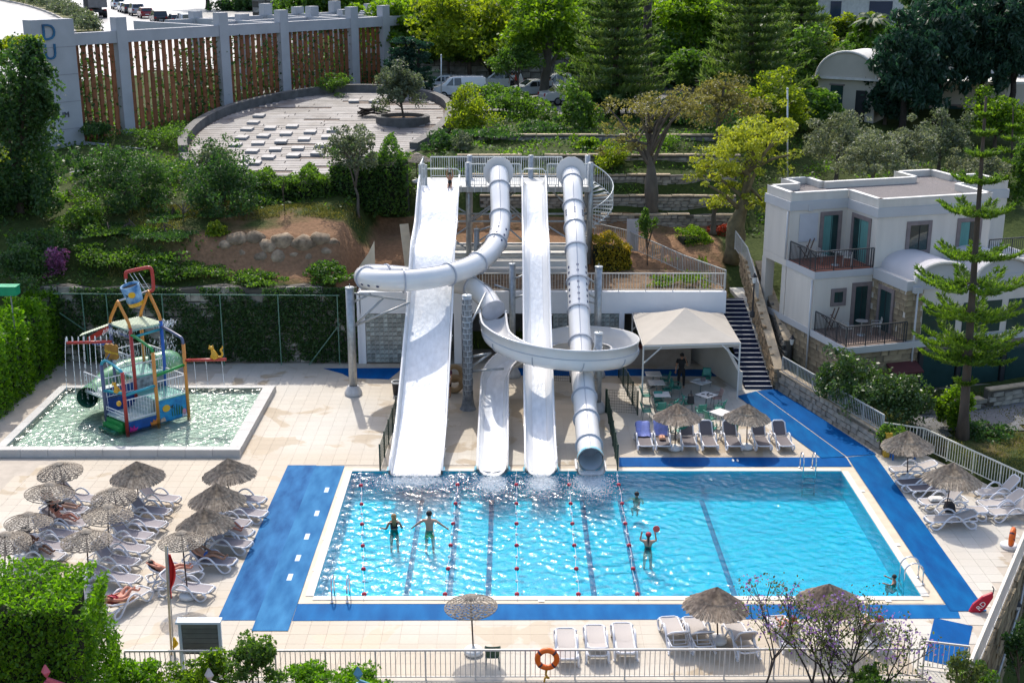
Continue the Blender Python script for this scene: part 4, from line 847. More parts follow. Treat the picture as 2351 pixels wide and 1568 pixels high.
fish = [(.16*math.cos(2*math.pi*q/14)+.1, .15*math.sin(2*math.pi*q/14)+.15) for q in range(14)]
def wrap(pts, m, name, off=.012):
    b = MB(); k = len(pts); vs = []
    for x, z in pts:
        a = R(-90)+x/.43; rr2 = .42+.07*(z)/.8+off+.015; vs.append(bz((rr2*math.cos(a), rr2*math.sin(a), z)))
    b.add(vs, [tuple(range(k))]); b.build(name, m, bk)
wrap(fish, mat('fish_yellow', (0.72, 0.42, 0.02), .4), 'painted_fish'); wrap([(-.04, .15), (-.2, .25), (-.15, .15), (-.2, .04)], mat('decal_dark', (.02, .05, .05), .5), 'painted_tail', .02)
MB().tube([la, ra], .05, 8).build('axle', stl, pl, True)
h0 = ra+Vector((.1, 0, 0)); MB().tube(catmull([h0, h0+Vector((.15, 0, .12)), h0+Vector((.16, 0, .9)), h0+Vector((.08, 0, 1.12)), h0+Vector((-.15, 0, 1.12)), h0+Vector((-.95, 0, .95)), h0+Vector((-1.08, 0, .86)), h0+Vector((-1.1, 0, .6))], 5), .085, 10).build('filling_pipe', pR, pl, True)
# sprinkler pipes
sp0, sp1 = z3(70, 660, 57.2), z3(470, 650, 57.2); MB().tube([sp0, sp1], .07, 10).build('spray_pipe', pR, pl, True); MB().tube([sp1, gp(1, 2, 3.6)], .06, 8).build('pipe', pS, pl, True); MB().tube([sp1+Vector((0, .2, -.2)), sp1+Vector((-1, .2, -.15))], .05, 8).build('pipe', pB, pl, True)
for k in range(8): MB().tube([sp0+(sp1-sp0)*((k+.1)/8)+Vector((0, 0, .05)), sp0+(sp1-sp0)*((k+.1)/8)+Vector((0, 0, .2))], .03, 6).build('nozzle', wr, pl)
ct0, ct1 = gp(2, 0, 2.95), gp(2, 0, 2.95)+Vector((1.95, 0, .05)); MB().tube([ct0, ct1], .075, 10).build('side_beam', pR, pl, True)
drops = MB()
def jet(p, vx, n=16, T=.75, sz=.022, vy=0):
    for k in range(n):
        t_ = T*(k+rnd.random()*.6)/n; q = p+Vector((vx*t_, vy*t_, .6*t_-4.9*t_*t_)); 
        if q.z < .3: break
        drops.box(q, (sz*.7, sz*.7, sz*rnd.uniform(2.5, 7.0)), M=Matrix.Rotation(rnd.uniform(-.2, .2), 3, 'X'))
for k in range(8):
    p = sp0+(sp1-sp0)*((k+.1)/8)+Vector((0, 0, .2))
    for q in range(2): jet(p+Vector((rnd.uniform(-.03, .03), 0, 0)), -.35 if k < 1 else -.12, 30, 1.0, .026)
for dx in (.45, 1.0, 1.75): jet(ct0+Vector((dx, -.05, -.1)), .05, 24, .85, .022)
jet(gp(0, .9, 1.95), .1, 20, .7, .02)
for k in range(110): jet(gp(1, 1.5, 4.2)+Vector((rnd.uniform(-.8, .7), rnd.uniform(-.5, .5), 0)), rnd.uniform(-.3, .3), 2, .8, .02)
for k in range(150): jet(gp(2, 1.3, 4.3)+Vector((rnd.uniform(-.2, .9), rnd.uniform(-.5, .8), 0)), rnd.uniform(-.3, .3), 2, .9, .02)
for k in range(14): p = h0+Vector((-1.1+rnd.uniform(-.04, .04), rnd.uniform(-.04, .04), .55-k*.05)); drops.box(p, (.05, .05, .06))
for a0 in (-.9, -.7, -.45): 
    for k in range(16): drops.box(h0+Vector((a0+.03*k, 0, .85-.055*k)), (.018, .018, .05), M=Matrix.Rotation(-.5, 3, 'Y'))
tag(drops.build('water_drops', mat('spray', (.85, .88, .9), .2, .03, 3, spec=.6), pl), kind='stuff')
# welcome board
s0 = z3(405, 735, 55.9); wb = MB(); d_ = Vector((.96, -.28, 0)); pw, ph = .68, .74
out_ = [(0, .04), (.12, 0), (pw-.1, 0), (pw, .08), (pw-.02, .35), (pw, ph-.1), (pw-.1, ph), (pw*.72, ph-.05), (pw*.5, ph+.02), (pw*.28, ph-.04), (.08, ph), (0, ph-.1), (.02, .35)]
b = MB(); b.vprism([(x, y-ph/2+s0.z) for x, y in out_], s0, s0+d_, .09); wbo = b.build('welcome_board', mat('board_brown', (0.30, 0.15, 0.025), .6, .25, 4), pl); MB().tube([gp(0, 1, 3.0), s0+d_*.34+Vector((0, .06, 0))], .04, 6).build('board_bracket', pS, wbo)
def text(body, size, M, m, parent, name='lettering', ext=.008):
    cu = bpy.data.curves.new(name, 'FONT'); cu.body = body; cu.size = size; cu.extrude = ext; cu.align_x = 'CENTER'; cu.align_y = 'CENTER'; cu.resolution_u = 3
    me = evaluated(bpy.data.objects.new('tmp', cu)); me.materials.clear(); me.materials.append(m); me.transform(M)
    o = bpy.data.objects.new(name, me); C.objects.link(o); o.parent = parent; return o
def face_matrix(c, d, up, parent):
    d = Vector(d).normalized(); up = Vector(up).normalized(); n_ = d.cross(up); r = parent
    while r.parent: r = r.parent
    c = Vector(c)-r.location; return Matrix((( d.x, up.x, n_.x, c.x), (d.y, up.y, n_.y, c.y), (d.z, up.z, n_.z, c.z), (0, 0, 0, 1)))
text('Welcome', .175, face_matrix(s0+d_*.34+Vector((d_.y, -d_.x, 0))*.004+Vector((-.0, 0, -.02)), d_+Vector((0, 0, -.12)), (.1, 0, 1), wbo), mat('text_yellow', (.75, .55, .04), .5), wbo)
# cat and other figures (playground castings)
def cat_figure(t, c, s, m, name='cat_figure'):
    c = Vector(c); b = MB(); b.tube([c+Vector((-.12, 0, 0))*s, c+Vector((-.02, 0, .16))*s, c+Vector((-.1, 0, .34))*s, c+Vector((-.14, 0, .45))*s], [.16*s, .17*s, .11*s, .07*s], 12); o = b.build(name, m, t, True)
    MB().ball(c+Vector((-.17, 0, .52))*s, .11*s, 12, 8, (1.15, .9, .85)).build('head', m, o, True)
    for dx in (-.25, -.1): MB().lathe([(.045*s, 0), (.001, .09*s)], 6, c+Vector((dx, 0, .59))*s).build('ear', m, o)
    MB().ball(c+Vector((-.27, -.02, .49))*s, .05*s, 8, 6).build('snout', m, o, True)
    MB().tube(catmull([c+Vector((.1, 0, .05))*s, c+Vector((.3, 0, .08))*s, c+Vector((.36, 0, .25))*s, c+Vector((.28, 0, .38))*s, c+Vector((.38, 0, .52))*s, c+Vector((.37, 0, .6))*s], 4), [.05*s]*15+[.03*s]*6, 8).build('tail', m, o, True)
    for dx, dy in ((-.2, -.07), (-.2, .07)): MB().tube([c+Vector((dx+.08, dy, .25))*s, c+Vector((dx, dy, 0))*s], [.055*s, .045*s], 8).build('front_leg', m, o, True); MB().ball(c+Vector((.03, dy*1.8, .05))*s, .1*s, 8, 6, (1.2, .7, .7)).build('haunch', m, o, True)
cat_figure(pl, ct1+Vector((-.5, 0, .07)), .95, mat('cat_yellow', (0.66, 0.36, .03), .4, .1, 3)); cat_figure(pl, gp(0, .3, 2.05), .75, mat('cat_yellow', (.66, .36, .03), .4, .1, 3), 'animal_figure'); MB().ball(gp(-.05, .22, 1.55), .12, 10, 7, (1, .8, 1.1)).build('sprinkler_head', pY, pl, True)
# green tube slide of the play tower
gt = catmull([z3(830, 850, 58.7), z3(955, 815, 59.2), z3(1000, 830, 60.0), z3(900, 860, 60.6), z3(720, 870, 60.3), z3(580, 905, 59.6), z3(455, 970, 58.9), z3(365, 1055, 58.3), z3(300, 1105, 57.6), z3(252, 1146, 56.7)], 6)
gm = mat('green_tube', (0.16, 0.36, 0.19), .28, .12, 2, spec=.5, col2=(.22, .45, .27), coat=.3); o = MB().tube(gt, .5, 20, caps=False).build('tube_slide', gm, pl, True); MB().tube(gt, .46, 20, caps=False).build('tube_lining', mat('green_lining', (.05, .22, .13), .4), o, True)
for i in (2, 10, 20, 30, 38, len(gt)-1): p = Vector(gt[i]); d = (Vector(gt[i])-Vector(gt[i-1])).normalized(); MB().tube([p-d*.03, p+d*.03], .54, 20, caps=False).build('tube_rim', gm, o, True)
# ================================================================ green frame fence behind the children's pool
gf = thing('ball_stop_frame', 'tall thin green steel frame standing in front of the ivy wall', 'frame', (-16, 65.45, 0)); gfm = mat('green_steel', (0.10, 0.20, 0.15), .5, .15, 3)
MB().bar((-24.2, 65.45, 3.95), (-9.12, 65.45, 3.85), .045).build('top_bar', gfm, gf)
for px in (196, 251, 378, 510, 642, 777): x = GY(px, 760, 65.45).x; MB().bar((x, 65.45, 0), (x, 65.45, 3.9), .05).build('post', gfm, gf)
MB().bar((-9.15, 65.45, 2.3), (-10.9, 65.45, 0), .05).build('brace', gfm, gf); MB().bar((-24.0, 65.45, 2.9), (-22.7, 65.3, 2.0), .04).build('brace', gfm, gf)
gb = GY(24, 672, 60.5); bx = thing('green_box', 'green plastic box on the left slope above the bright hedge', 'box', (gb.x, gb.y, gb.z-.1)); MB().box((gb.x-.2, gb.y, gb.z+.12), (1.15, .6, .42)).build('body', mat('green_plastic', (0.01, .28, .13), .5, .1, 3), bx); MB().box((gb.x-.2, gb.y, gb.z+.345), (1.2, .64, .03)).build('lid', mat('green_lid', (0.02, .34, .17), .5, .1, 3), bx); MB().bar((gb.x, gb.y, -1), (gb.x, gb.y, gb.z-.09), .06).build('stand', galv, bx)
# old stone wall behind
ow = thing('rubble_wall', 'old grey rubble wall overgrown with ivy behind the play tower', 'wall', (-17, 66.2, 0)); stone_wall(ow, (-25.2, 66.05), (-8.3, 66.05), 0, lambda s: 4.1+.15*math.sin(s*25), .62, .42, mat('rubble', (0.22, 0.20, 0.17), .95, .35, 2, bump=.7, col2=(.36, .34, .30), rnd_var=.35), gmort, None, .5, side=1)
# ================================================================ straw and wicker umbrellas
straw = mat('straw', (0.31, 0.25, 0.19), .9, .3, 9, col2=(0.52, 0.43, 0.33), bump=.5, bscale=40); straw2 = mat('front_straw', (0.35, 0.27, 0.20), .9, .3, 9, col2=(0.54, 0.43, 0.325), bump=.5, bscale=40); wick = mat('wicker', (0.17, 0.14, 0.11), .9, .3, 12, col2=(0.36, 0.31, 0.25)); polem = mat('umbrella_pole', (0.05, 0.03, 0.03), .5, .2, 3); basem = mat('white_base', (0.68, 0.68, 0.67), .6, .06, 3)
def straw_canopy(seed, m, rad=1.07, h=.66):
    r = random.Random(seed); n = 220; rows = []
    for f in (.03, .12, .3, .5, .52, .75, .97):
        row = []
        for k in range(n):
            a = 2*math.pi*k/n; zz = h*(1-f)**1.12*(1+.04) - (.02 if f > .51 else 0); rr_ = rad*f*(1+r.uniform(-.012, .012))
            if f > .9: rr_ = rad*(.965+r.uniform(-.03, .035)); zz -= r.uniform(0, .06)
            zz += (.018 if k % 2 else -.014)*min(1, f*3)+r.uniform(-.008, .008); row.append((rr_*math.cos(a), rr_*math.sin(a), zz))
        rows.append(row)
    b = MB().grid(rows, closed=True); top = b.mesh('thatch', m)
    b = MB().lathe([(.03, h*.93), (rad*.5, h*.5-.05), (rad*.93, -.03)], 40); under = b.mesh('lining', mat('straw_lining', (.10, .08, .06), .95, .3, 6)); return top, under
def wicker_canopy(seed, rad=.9, h=.42):
    r = random.Random(seed); b = MB(); n = 84; nr = 17; zf = lambda f: h*(1-f**1.35)
    for i in range(nr):
        f0 = .1+.9*i/nr; f1 = .1+.9*(i+1.02)/nr
        for k in range(n):
            if r.random() < .008+.028*(i > 5): continue
            a0 = 2*math.pi*k/n; a1 = 2*math.pi*(k+1.02)/n; o = .012*(1 if (k//2+i) % 2 else -1)+r.uniform(-.006, .006)
            g0 = f0+r.uniform(-.012, .012); g1 = f1+r.uniform(-.015, .02)
            b.quad((rad*g0*math.cos(a0), rad*g0*math.sin(a0), zf(g0)+o), (rad*g1*math.cos(a0), rad*g1*math.sin(a0), zf(g1)+o), (rad*g1*math.cos(a1), rad*g1*math.sin(a1), zf(g1)+o), (rad*g0*math.cos(a1), rad*g0*math.sin(a1), zf(g0)+o))
    me = b.mesh('weave', wick); rb = MB().tube([(rad*f*.06, 0, zf(f)) if False else (rad*f, 0, zf(f)-.02) for f in (.03, .3, .6, .85, 1.0)], .012, 5).mesh('rib', polem); rim = MB().tube([(rad*math.cos(a), rad*math.sin(a), -.01) for a in [2*math.pi*k/40 for k in range(40)]], .018, 6, closed=True).mesh('rim_hoop', wick); cap_ = MB().lathe([(.22, zf(.22)+.02), (.1, h+.03), (.0, h+.06)], 20).mesh('woven_cap', wick); return me, rb, rim, cap_
SC = [straw_canopy(k, straw) for k in range(2)]+[straw_canopy(9, straw2)]; WC = [wicker_canopy(k) for k in range(3)]
bmesh_base = MB().lathe([(.27, 0), (.30, .03), (.30, .13), (.26, .17), (.06, .19), (.05, .26)], 22, caps=True).mesh('base', basem, True)
def umbrella(kind, bx, by, cx, cy, wpx, label, v=0, zbase=0.0, Y=None):
    g = G(bx, by, zbase) if Y is None else GY(bx, by, Y)
    c = GY(cx, cy, g.y); rad = wpx*MPP(g.y, c.z)/2; t = thing('straw_umbrella' if kind == 's' else 'wicker_umbrella', label, 'umbrella', g, group='thick straw umbrellas' if kind == 's' else 'thin wicker umbrellas')
    piece(bmesh_base, 'base', t, (0, 0, 0), w=False); d = c-g; tx = math.atan2(d.x, d.z)
    MB().tube([(0, 0, .05), (d.x, d.y, d.z+.1)], .026, 8).build('pole', polem, t, True, w=False)
    if kind == 's':
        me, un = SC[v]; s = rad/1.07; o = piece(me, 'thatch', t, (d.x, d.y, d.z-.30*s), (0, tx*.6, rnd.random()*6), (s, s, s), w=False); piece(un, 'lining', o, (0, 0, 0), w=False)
        for k in range(8): a = k*math.pi/4; MB().bar((.02*math.cos(a), .02*math.sin(a), .52), (.98*math.cos(a), .98*math.sin(a), -.06), .02).build('rib', polem, o, w=False)
    else:
        me, rb, rim, cp_ = WC[v]; s = rad/.9; o = piece(me, 'weave', t, (d.x, d.y, d.z-.17*s), (0, tx, rnd.random()*6), (s, s, s), w=False); o['kind'] = 'stuff'
        for k in range(16): piece(rb, 'rib', t, (d.x, d.y, d.z-.17*s), (0, 0, k*math.pi/8), (s, s, s), w=False)
        piece(rim, 'rim_hoop', t, (d.x, d.y, d.z-.17*s), (0, tx, 0), (s, s, s), w=False); piece(cp_, 'woven_cap', t, (d.x, d.y, d.z-.17*s), (0, tx, 0), (s, s, s), w=False)
    return t
umbrella('w', 158, 1160, 137, 1076, 102, 'tilted wicker umbrella with a dark cap, nearest the corner of the children\'s pool', 0)
umbrella('w', 113, 1215, 113, 1123, 110, 'wicker umbrella over the man in black trunks at far left', 1)
umbrella('s', 318, 1172, 315, 1079, 128, 'thick straw umbrella just in front of the middle of the shallow pool rim', 0)
umbrella('s', 525, 1160, 526, 1073, 128, 'thick straw umbrella at the right front corner of the shallow pool', 1)
umbrella('w', 278, 1222, 261, 1134, 103, 'wicker umbrella leaning left between two rows of empty grey loungers', 2)
umbrella('s', 500, 1228, 498, 1132, 136, 'thick straw umbrella, the second down beside the outer blue mat', 0)
umbrella('w', 67, 1278, 65, 1191, 107, 'wicker umbrella over the woman in the black and white dress', 0)
umbrella('w', 250, 1280, 248, 1175, 111, 'wicker umbrella in the middle of the lounger rows, below the one leaning left', 1)
umbrella('s', 471, 1278, 470, 1188, 137, 'thick straw umbrella with a golden tip, over the bather with bent legs', 1)
umbrella('w', 12, 1335, 12, 1238, 112, 'wicker umbrella cut off by the left picture edge above the ivy block', 2)
umbrella('w', 205, 1330, 198, 1232, 114, 'wicker umbrella just above the top of the ivy block', 0)
umbrella('w', 432, 1372, 417, 1234, 106, 'wicker umbrella next to the red flag', 2)
umbrella('w', 1087, 1499, 1081, 1382, 121, 'open wicker umbrella beside the dark green chair at the front railing', 1)
umbrella('s', 1648, 1473, 1644, 1373, 158, 'large straw umbrella between the front loungers, left of the purple flowering tree', 2)
umbrella('s', 1906, 1478, 1904, 1364, 156, 'large straw umbrella behind the branches of the purple flowering tree', 2)
umbrella('s', 2083, 1100, 2085, 1008, 123, 'grey straw umbrella by the yellow cabinet and blue bench', 0)
umbrella('s', 2168, 1193, 2187, 1084, 137, 'straw umbrella leaning over the right loungers by the white fence', 1)
umbrella('s', 1549, 1032, 1555, 944, 114, 'straw umbrella between the lounger with blue towels and the teal chairs', 2)
umbrella('s', 1714, 1029, 1716, 945, 110, 'straw umbrella between two dark grey loungers next to the blue path', 0)
umbrella('w', 957, 420, 957, 362, 68, 'small straw umbrella on the slope behind the top of the slide tower', 1, Y=78.0)
# ================================================================ sun loungers
wp = mat('white_plastic', (0.66, 0.66, 0.69), .35, .04, 3, spec=.5)
slings = {'mid': mat('sling_mauve', (0.25, 0.225, 0.245), .7, .08, 30), 'light': mat('sling_light', (0.40, 0.36, 0.335), .7, .06, 30), 'dark': mat('sling_dark', (0.13, 0.11, 0.115), .7, .08, 30)}
def lounger_proto(sl, ang, label):
    t = thing('sun_lounger', label, 'sun lounger', (0, 0, 0)); a = R(ang)
    side = catmull([(-.62, .31), (-.80, .26), (-.86, .12), (-.74, .03), (-.56, .09), (-.22, .46), (-.05, .56), (.12, .56), (.3, .42), (.52, .13), (.68, .03), (.84, .09), (.93, .24), (.80, .325)] and [(-.62, 0, .31), (-.80, 0, .26), (-.86, 0, .12), (-.74, 0, .03), (-.56, 0, .09), (-.22, 0, .46), (-.05, 0, .56), (.12, 0, .56), (.3, 0, .42), (.52, 0, .13), (.68, 0, .03), (.84, 0, .09), (.93, 0, .24), (.80, 0, .325)], 4)
    sm_ = MB().tube(side, .036, 7).mesh('side_frame', wp, True)
    for s in (-.34, .34): piece(sm_, 'side_frame', t, (0, s, 0), w=False)
    MB().tube([(-.9, -.3, .33), (.9, -.3, .33), (.96, -.2, .33), (.96, .2, .33), (.9, .3, .33), (-.9, .3, .33), (-.95, .2, .33), (-.95, -.2, .33)], .03, 7, closed=True).build('seat_frame', wp, t, True, w=False)
    rows = [[(x, y, .352-.02*(1-(y/.27)**2)+.012*math.cos(x*5)) for y in (-.27, -.14, 0, .14, .27)] for x in np.linspace(-.22, .88, 10)]; MB().grid([[tuple(p) for p in r] for r in rows]).build('seat_sling', slings[sl], t, True, w=False)
    hx, hz = -.24, .36; d = Vector((-math.cos(a), 0, math.sin(a))); n_ = Vector((math.sin(a), 0, math.cos(a))); h0_ = Vector((hx, 0, hz)); L = .74
    bf = MB().tube([h0_+Vector((0, -.29, 0)), h0_+d*(L-.1)+Vector((0, -.29, 0)), h0_+d*L+Vector((0, -.19, 0)), h0_+d*L+Vector((0, .19, 0)), h0_+d*(L-.1)+Vector((0, .29, 0)), h0_+Vector((0, .29, 0))], .034, 7).build('back_frame', wp, t, True, w=False)
    MB().grid([[h0_+d*s+n_*(.015-.02*(1-(y/.26)**2))+Vector((0, y, 0)) for y in (-.26, -.13, 0, .13, .26)] for s in np.linspace(.02, L-.03, 6)]).build('back_sling', slings[sl], bf, True, w=False)
    for x in (-.45, .1, .6): MB().bar((x, -.3, .285), (x, .3, .285), .05, .03).build('cross_bar', wp, t, w=False)
    if ang > 25: MB().tube([h0_+d*.45+Vector((0, -.2, 0)), (-.72, -.2, .3), (-.72, .2, .3), h0_+d*.45+Vector((0, .2, 0))], .02, 6).build('back_prop', wp, t, True, w=False)
    for s in (-.2, .2): 
        o = MB().tube([(-.84, s*1.8, .05), (-.84, s*1.8+.0001, .0)], [.05, .04], 8).build('foot', wp, t, w=False)
    return freeze(t)
protos = {}
def lounger(sl, ang, px, py, rz, label, group):
    k = (sl, ang); g = G(px, py)
    if k not in protos: t = lounger_proto(sl, ang, label); t.location = g; t.rotation_euler = (0, 0, R(rz)); t['group'] = group; protos[k] = t; return t
    return copy_tree(protos[k], g, R(rz), label, group)
GL = 'grey loungers set out on the left deck'; GM = 'grey loungers in a row behind the pool'; GF = 'pale loungers along the front railing'; GR = 'loungers on the right deck by the white fence'
LL = {}
for sl, ang, px, py, rz, lab, grp in [
 ('mid', 50, 360, 1158, -15, 'grey lounger at the back of its row, under the straw umbrella before the shallow pool', GL),
 ('mid', 50, 338, 1187, -16, 'grey lounger with raised back, second from the back of the middle row', GL),
 ('mid', 18, 327, 1216, -17, 'grey lounger lying nearly flat, third from the back of the middle row', GL),
 ('mid', 50, 297, 1242, -18, 'grey lounger with raised back right of the wicker umbrella in the middle', GL),
 ('mid', 18, 285, 1272, -18, 'grey flat lounger in the shade left of the two empty sunlit ones', GL),
 ('mid', 50, 262, 1302, -18, 'grey lounger with raised back above the corner of the ivy block', GL),
 ('mid', 18, 262, 1342, -16, 'grey flat lounger half hidden behind the right edge of the ivy block', GL),
 ('light', 18, 290, 1395, 62, 'lounger with a tan towel and the bather in red, beside the ivy block', GL),
 ('mid', 50, 178, 1158, -14, 'grey lounger below the tilted wicker umbrella with the dark cap', GL),
 ('mid', 35, 148, 1184, -14, 'lounger with the man in black trunks lying on it', GL),
 ('mid', 35, 150, 1214, -14, 'lounger with the woman in the dark bikini sitting on it', GL),
 ('mid', 50, 125, 1240, -15, 'empty lounger between the bikini woman and the woman in the dress', GL),
 ('mid', 18, 106, 1268, -15, 'flat lounger in dappled shade behind the woman in the dress', GL),
 ('light', 35, 92, 1290, -15, 'lounger holding the woman in the black and white dress', GL),
 ('mid', 18, 556, 1160, -14, 'light lounger at the back of the right row beside the outer blue mat', GL),
 ('mid', 18, 558, 1192, -14, 'dark lounger, second from the back of the right row by the blue mat', GL),
 ('mid', 18, 520, 1214, -14, 'lounger mostly under the golden tipped straw umbrella', GL),
 ('light', 35, 525, 1236, -14, 'lounger with the bather whose bent legs show under the umbrella', GL),
 ('mid', 50, 520, 1262, -15, 'empty lounger with raised back, just behind the sunbathing bald man', GL),
 ('mid', 50, 482, 1304, -10, 'lounger with the bald man in blue trunks lying on it', GL),
 ('mid', 35, 428, 1366, -15, 'empty lounger in front, nearest the red flag pole', GL),
 ('light', 35, 402, 1335, 30, 'lounger behind the red flag holding a bather', GL),
 ('dark', 35, 1478, 1022, -90, 'dark lounger covered by a blue towel, leftmost in the row behind the pool', GM),
 ('dark', 50, 1519, 1022, -90, 'dark lounger with a blue towel and an orange bag on it', GM),
 ('dark', 50, 1578, 1022, -90, 'dark lounger right of the umbrella pole with shadow across its seat', GM),
 ('dark', 50, 1623, 1022, -88, 'dark lounger, fourth from the left behind the pool', GM),
 ('dark', 50, 1678, 1022, -88, 'dark lounger left of the second umbrella behind the pool', GM),
 ('dark', 50, 1744, 1022, -88, 'dark lounger right of the second umbrella behind the pool', GM),
 ('dark', 50, 1793, 1022, -86, 'dark lounger at the right end of the row, by the blue path', GM),
 ('light', 0, 1300, 1498, 90, 'flat pale lounger just right of the orange ring buoy', GF),
 ('light', 18, 1368, 1490, 90, 'pale lounger, second from the orange ring buoy', GF),
 ('light', 0, 1432, 1485, 90, 'flat pale lounger, third from the orange ring buoy', GF),
 ('light', 35, 1548, 1470, 96, 'pale lounger just left of its twin under the large straw umbrella', GF),
 ('light', 35, 1602, 1470, 96, 'pale lounger with bare looped frame next to the umbrella base', GF),
 ('light', 50, 1700, 1484, 98, 'pale lounger right of the large umbrella with its back raised', GF),
 ('light', 50, 1802, 1468, 98, 'lounger with the bather in red, behind the purple flowering tree', GF),
 ('light', 50, 1995, 1464, 98, 'lounger behind the right part of the purple flowering tree', GF),
 ('light', 18, 2096, 1092, 186, 'pale lounger at the back of the right deck under the grey umbrella', GR),
 ('dark', 0, 2112, 1122, 186, 'flat dark lounger, second from the back on the right deck', GR),
 ('dark', 18, 2138, 1136, 186, 'dark lounger, third from the back on the right deck', GR),
 ('light', 50, 2164, 1166, 190, 'pale lounger with raised back and towels on its seat, right deck', GR),
 ('light', 0, 2206, 1190, 184, 'flat lounger piled with a dark bag, right deck', GR),
 ('light', 18, 2182, 1208, 184, 'foremost lounger of the right deck, white loops around a grey sling', GR),
 ('light', 50, 2292, 1144, 188, 'pale lounger with raised back closest to the white fence', GR),
 ('light', 35, 2300, 1170, 188, 'pale lounger, second from the fence at the right picture edge', GR),
 ('light', 50, 2322, 1190, 188, 'pale lounger at the right picture edge in front of its neighbours', GR)]:
    LL[lab] = lounger(sl, ang, px, py, rz, lab, grp)
# towels and bags lying on loungers
tb = mat('towel_blue', (0.22, 0.26, 0.56), .9, .2, 5, bump=.3); tt = mat('towel_tan', (0.42, 0.28, 0.16), .9, .2, 5)
def towel(lou, pts, m, label, name='towel', cat='towel', wid=.33):
    t = LL[lou]; M = Matrix.Translation(t.location) @ Matrix.Rotation(t.rotation_euler.z, 4, 'Z'); P = catmull([(x, 0, z) for x, z in pts], 4); rows = []
    for i, p in enumerate(P): rows.append([M @ Vector((p.x+.02*math.sin(j*2+i), y, p.z+.012*math.sin(j*1.3+i*.9)-(.06 if abs(y) > wid*.95 else 0))) for j, y in enumerate(np.linspace(-wid, wid, 9))])
    o = MB().grid(rows).build(name, m, None, True); md = o.modifiers.new('thickness', 'SOLIDIFY'); md.thickness = .012; tag(o, label, cat); return o
a50 = R(50); a35 = R(35)
towel('dark lounger with a blue towel and an orange bag on it', [(-.15, .42), (-.27, .45), (-.24-.5*math.cos(a50)+.05, .36+.5*math.sin(a50)+.05), (-.24-.78*math.cos(a50), .36+.78*math.sin(a50)+.03), (-.24-.82*math.cos(a50)-.05, .8)], tb, 'blue towel spread over the back of the second dark lounger')
towel('dark lounger covered by a blue towel, leftmost in the row behind the pool', [(-.05, .42), (-.2, .43), (-.24-.4*math.cos(a35)+.04, .36+.4*math.sin(a35)+.06), (-.24-.76*math.cos(a35), .36+.76*math.sin(a35)+.05), (-.95, .6)], tb, 'crumpled blue towel over the leftmost dark lounger')
towel('lounger with a tan towel and the bather in red, beside the ivy block', [(.2, .38), (-.2, .39), (-.5, .45), (-.98, .62)], tt, 'tan towel under the bather beside the ivy block', wid=.31)
def onlou(lou, x, y, z): t = LL[lou]; return Matrix.Translation(t.location) @ Matrix.Rotation(t.rotation_euler.z, 4, 'Z') @ Vector((x, y, z))
def bag(c, d, m, label, cat='bag', strap=True):
    t = thing('beach_bag', label, cat, c); w_, l_, h_ = d
    b = MB().box((0, 0, h_/2), (w_, l_, h_)); b.v = [(x*(1-.3*z/h_), y*(1-.15*z/h_), z) for x, y, z in b.v]; b.build('body', m, t, w=False, bevel=.02)
    if strap: MB().tube([(0, -l_*.3, h_*.95), (0, -l_*.2, h_*1.5), (0, l_*.2, h_*1.5), (0, l_*.3, h_*.95)], .012, 6).build('strap', m, t, True, w=False)
bag(onlou('dark lounger with a blue towel and an orange bag on it', .12, 0, .385), (.3, .42, .1), mat('bag_peach', (.6, .30, .18), .7), 'flat peach coloured bag on the second dark lounger')
bag(onlou('flat lounger piled with a dark bag, right deck', .5, 0, .385), (.4, .4, .3), mat('bag_black', (.02, .02, .025), .7), 'dark bag heaped on the flat lounger of the right deck')
bag(onlou('pale lounger with raised back and towels on its seat, right deck', .3, 0, .385), (.6, .4, .1), mat('towel_white', (.6, .58, .55), .9, .15, 5), 'white folded towels on the pale right deck lounger', 'towels', False)
# ================================================================ tables and chairs under the tent
teal = mat('teal_plastic', (0.025, 0.21, 0.16), .4, .1, 3, spec=.5); legm = mat('grey_leg', (0.16, 0.19, 0.19), .4, .1, 3); ttop = mat('table_top', (0.58, 0.56, 0.53), .5, .08, 4); dgr = mat('dark_green_chair', (0.03, 0.075, 0.045), .5, .1, 3); pinkc = mat('pale_pink_chair', (.34, .24, .21), .6, .1, 3)
def chair_proto(m, label):
    t = thing('cafe_chair', label, 'chair'); MB().grid([[(x, y, .45-.02*math.cos(x*5)+.02*(y+.2)) for x in np.linspace(-.21, .21, 6)] for y in np.linspace(-.2, .22, 6)]).build('seat', m, t, True, w=False).modifiers.new('thickness', 'SOLIDIFY').thickness = .03
    o = MB().grid([[(x, -.21-.12*(z-.45)/.4-.05*math.cos(x*6)+.05, z) for x in np.linspace(-.21, .21, 7)] for z in np.linspace(.46, .86, 7)]).build('backrest', m, t, True, w=False); o.modifiers.new('thickness', 'SOLIDIFY').thickness = .03
    lgm = MB().tube([(0, 0, .44), (.03, .03, 0)], .016, 7).mesh('leg', legm)
    for x, y, r in ((.18, .18, 0), (-.18, .18, R(90)), (-.18, -.18, R(180)), (.18, -.18, R(270))): piece(lgm, 'leg', t, (x, y, 0), (0, 0, r), w=False)
    for s in (-1, 1): MB().tube([(s*.2, -.2, .64), (s*.235, 0, .66), (s*.22, .16, .62), (s*.2, .18, .45)], .018, 6).build('armrest', m, t, True, w=False)
    return freeze(t)
cps = {}
def chair(px, py, rz, label, m=teal, z=.45, group='teal chairs round the cafe tables'):
    g = G(px, py, z); g.z = 0
    if m.name not in cps: t = chair_proto(m, label); t.location = g; t.rotation_euler = (0, 0, R(rz)); t['group'] = group; cps[m.name] = t; return t
    return copy_tree(cps[m.name], g, R(rz), label, group)
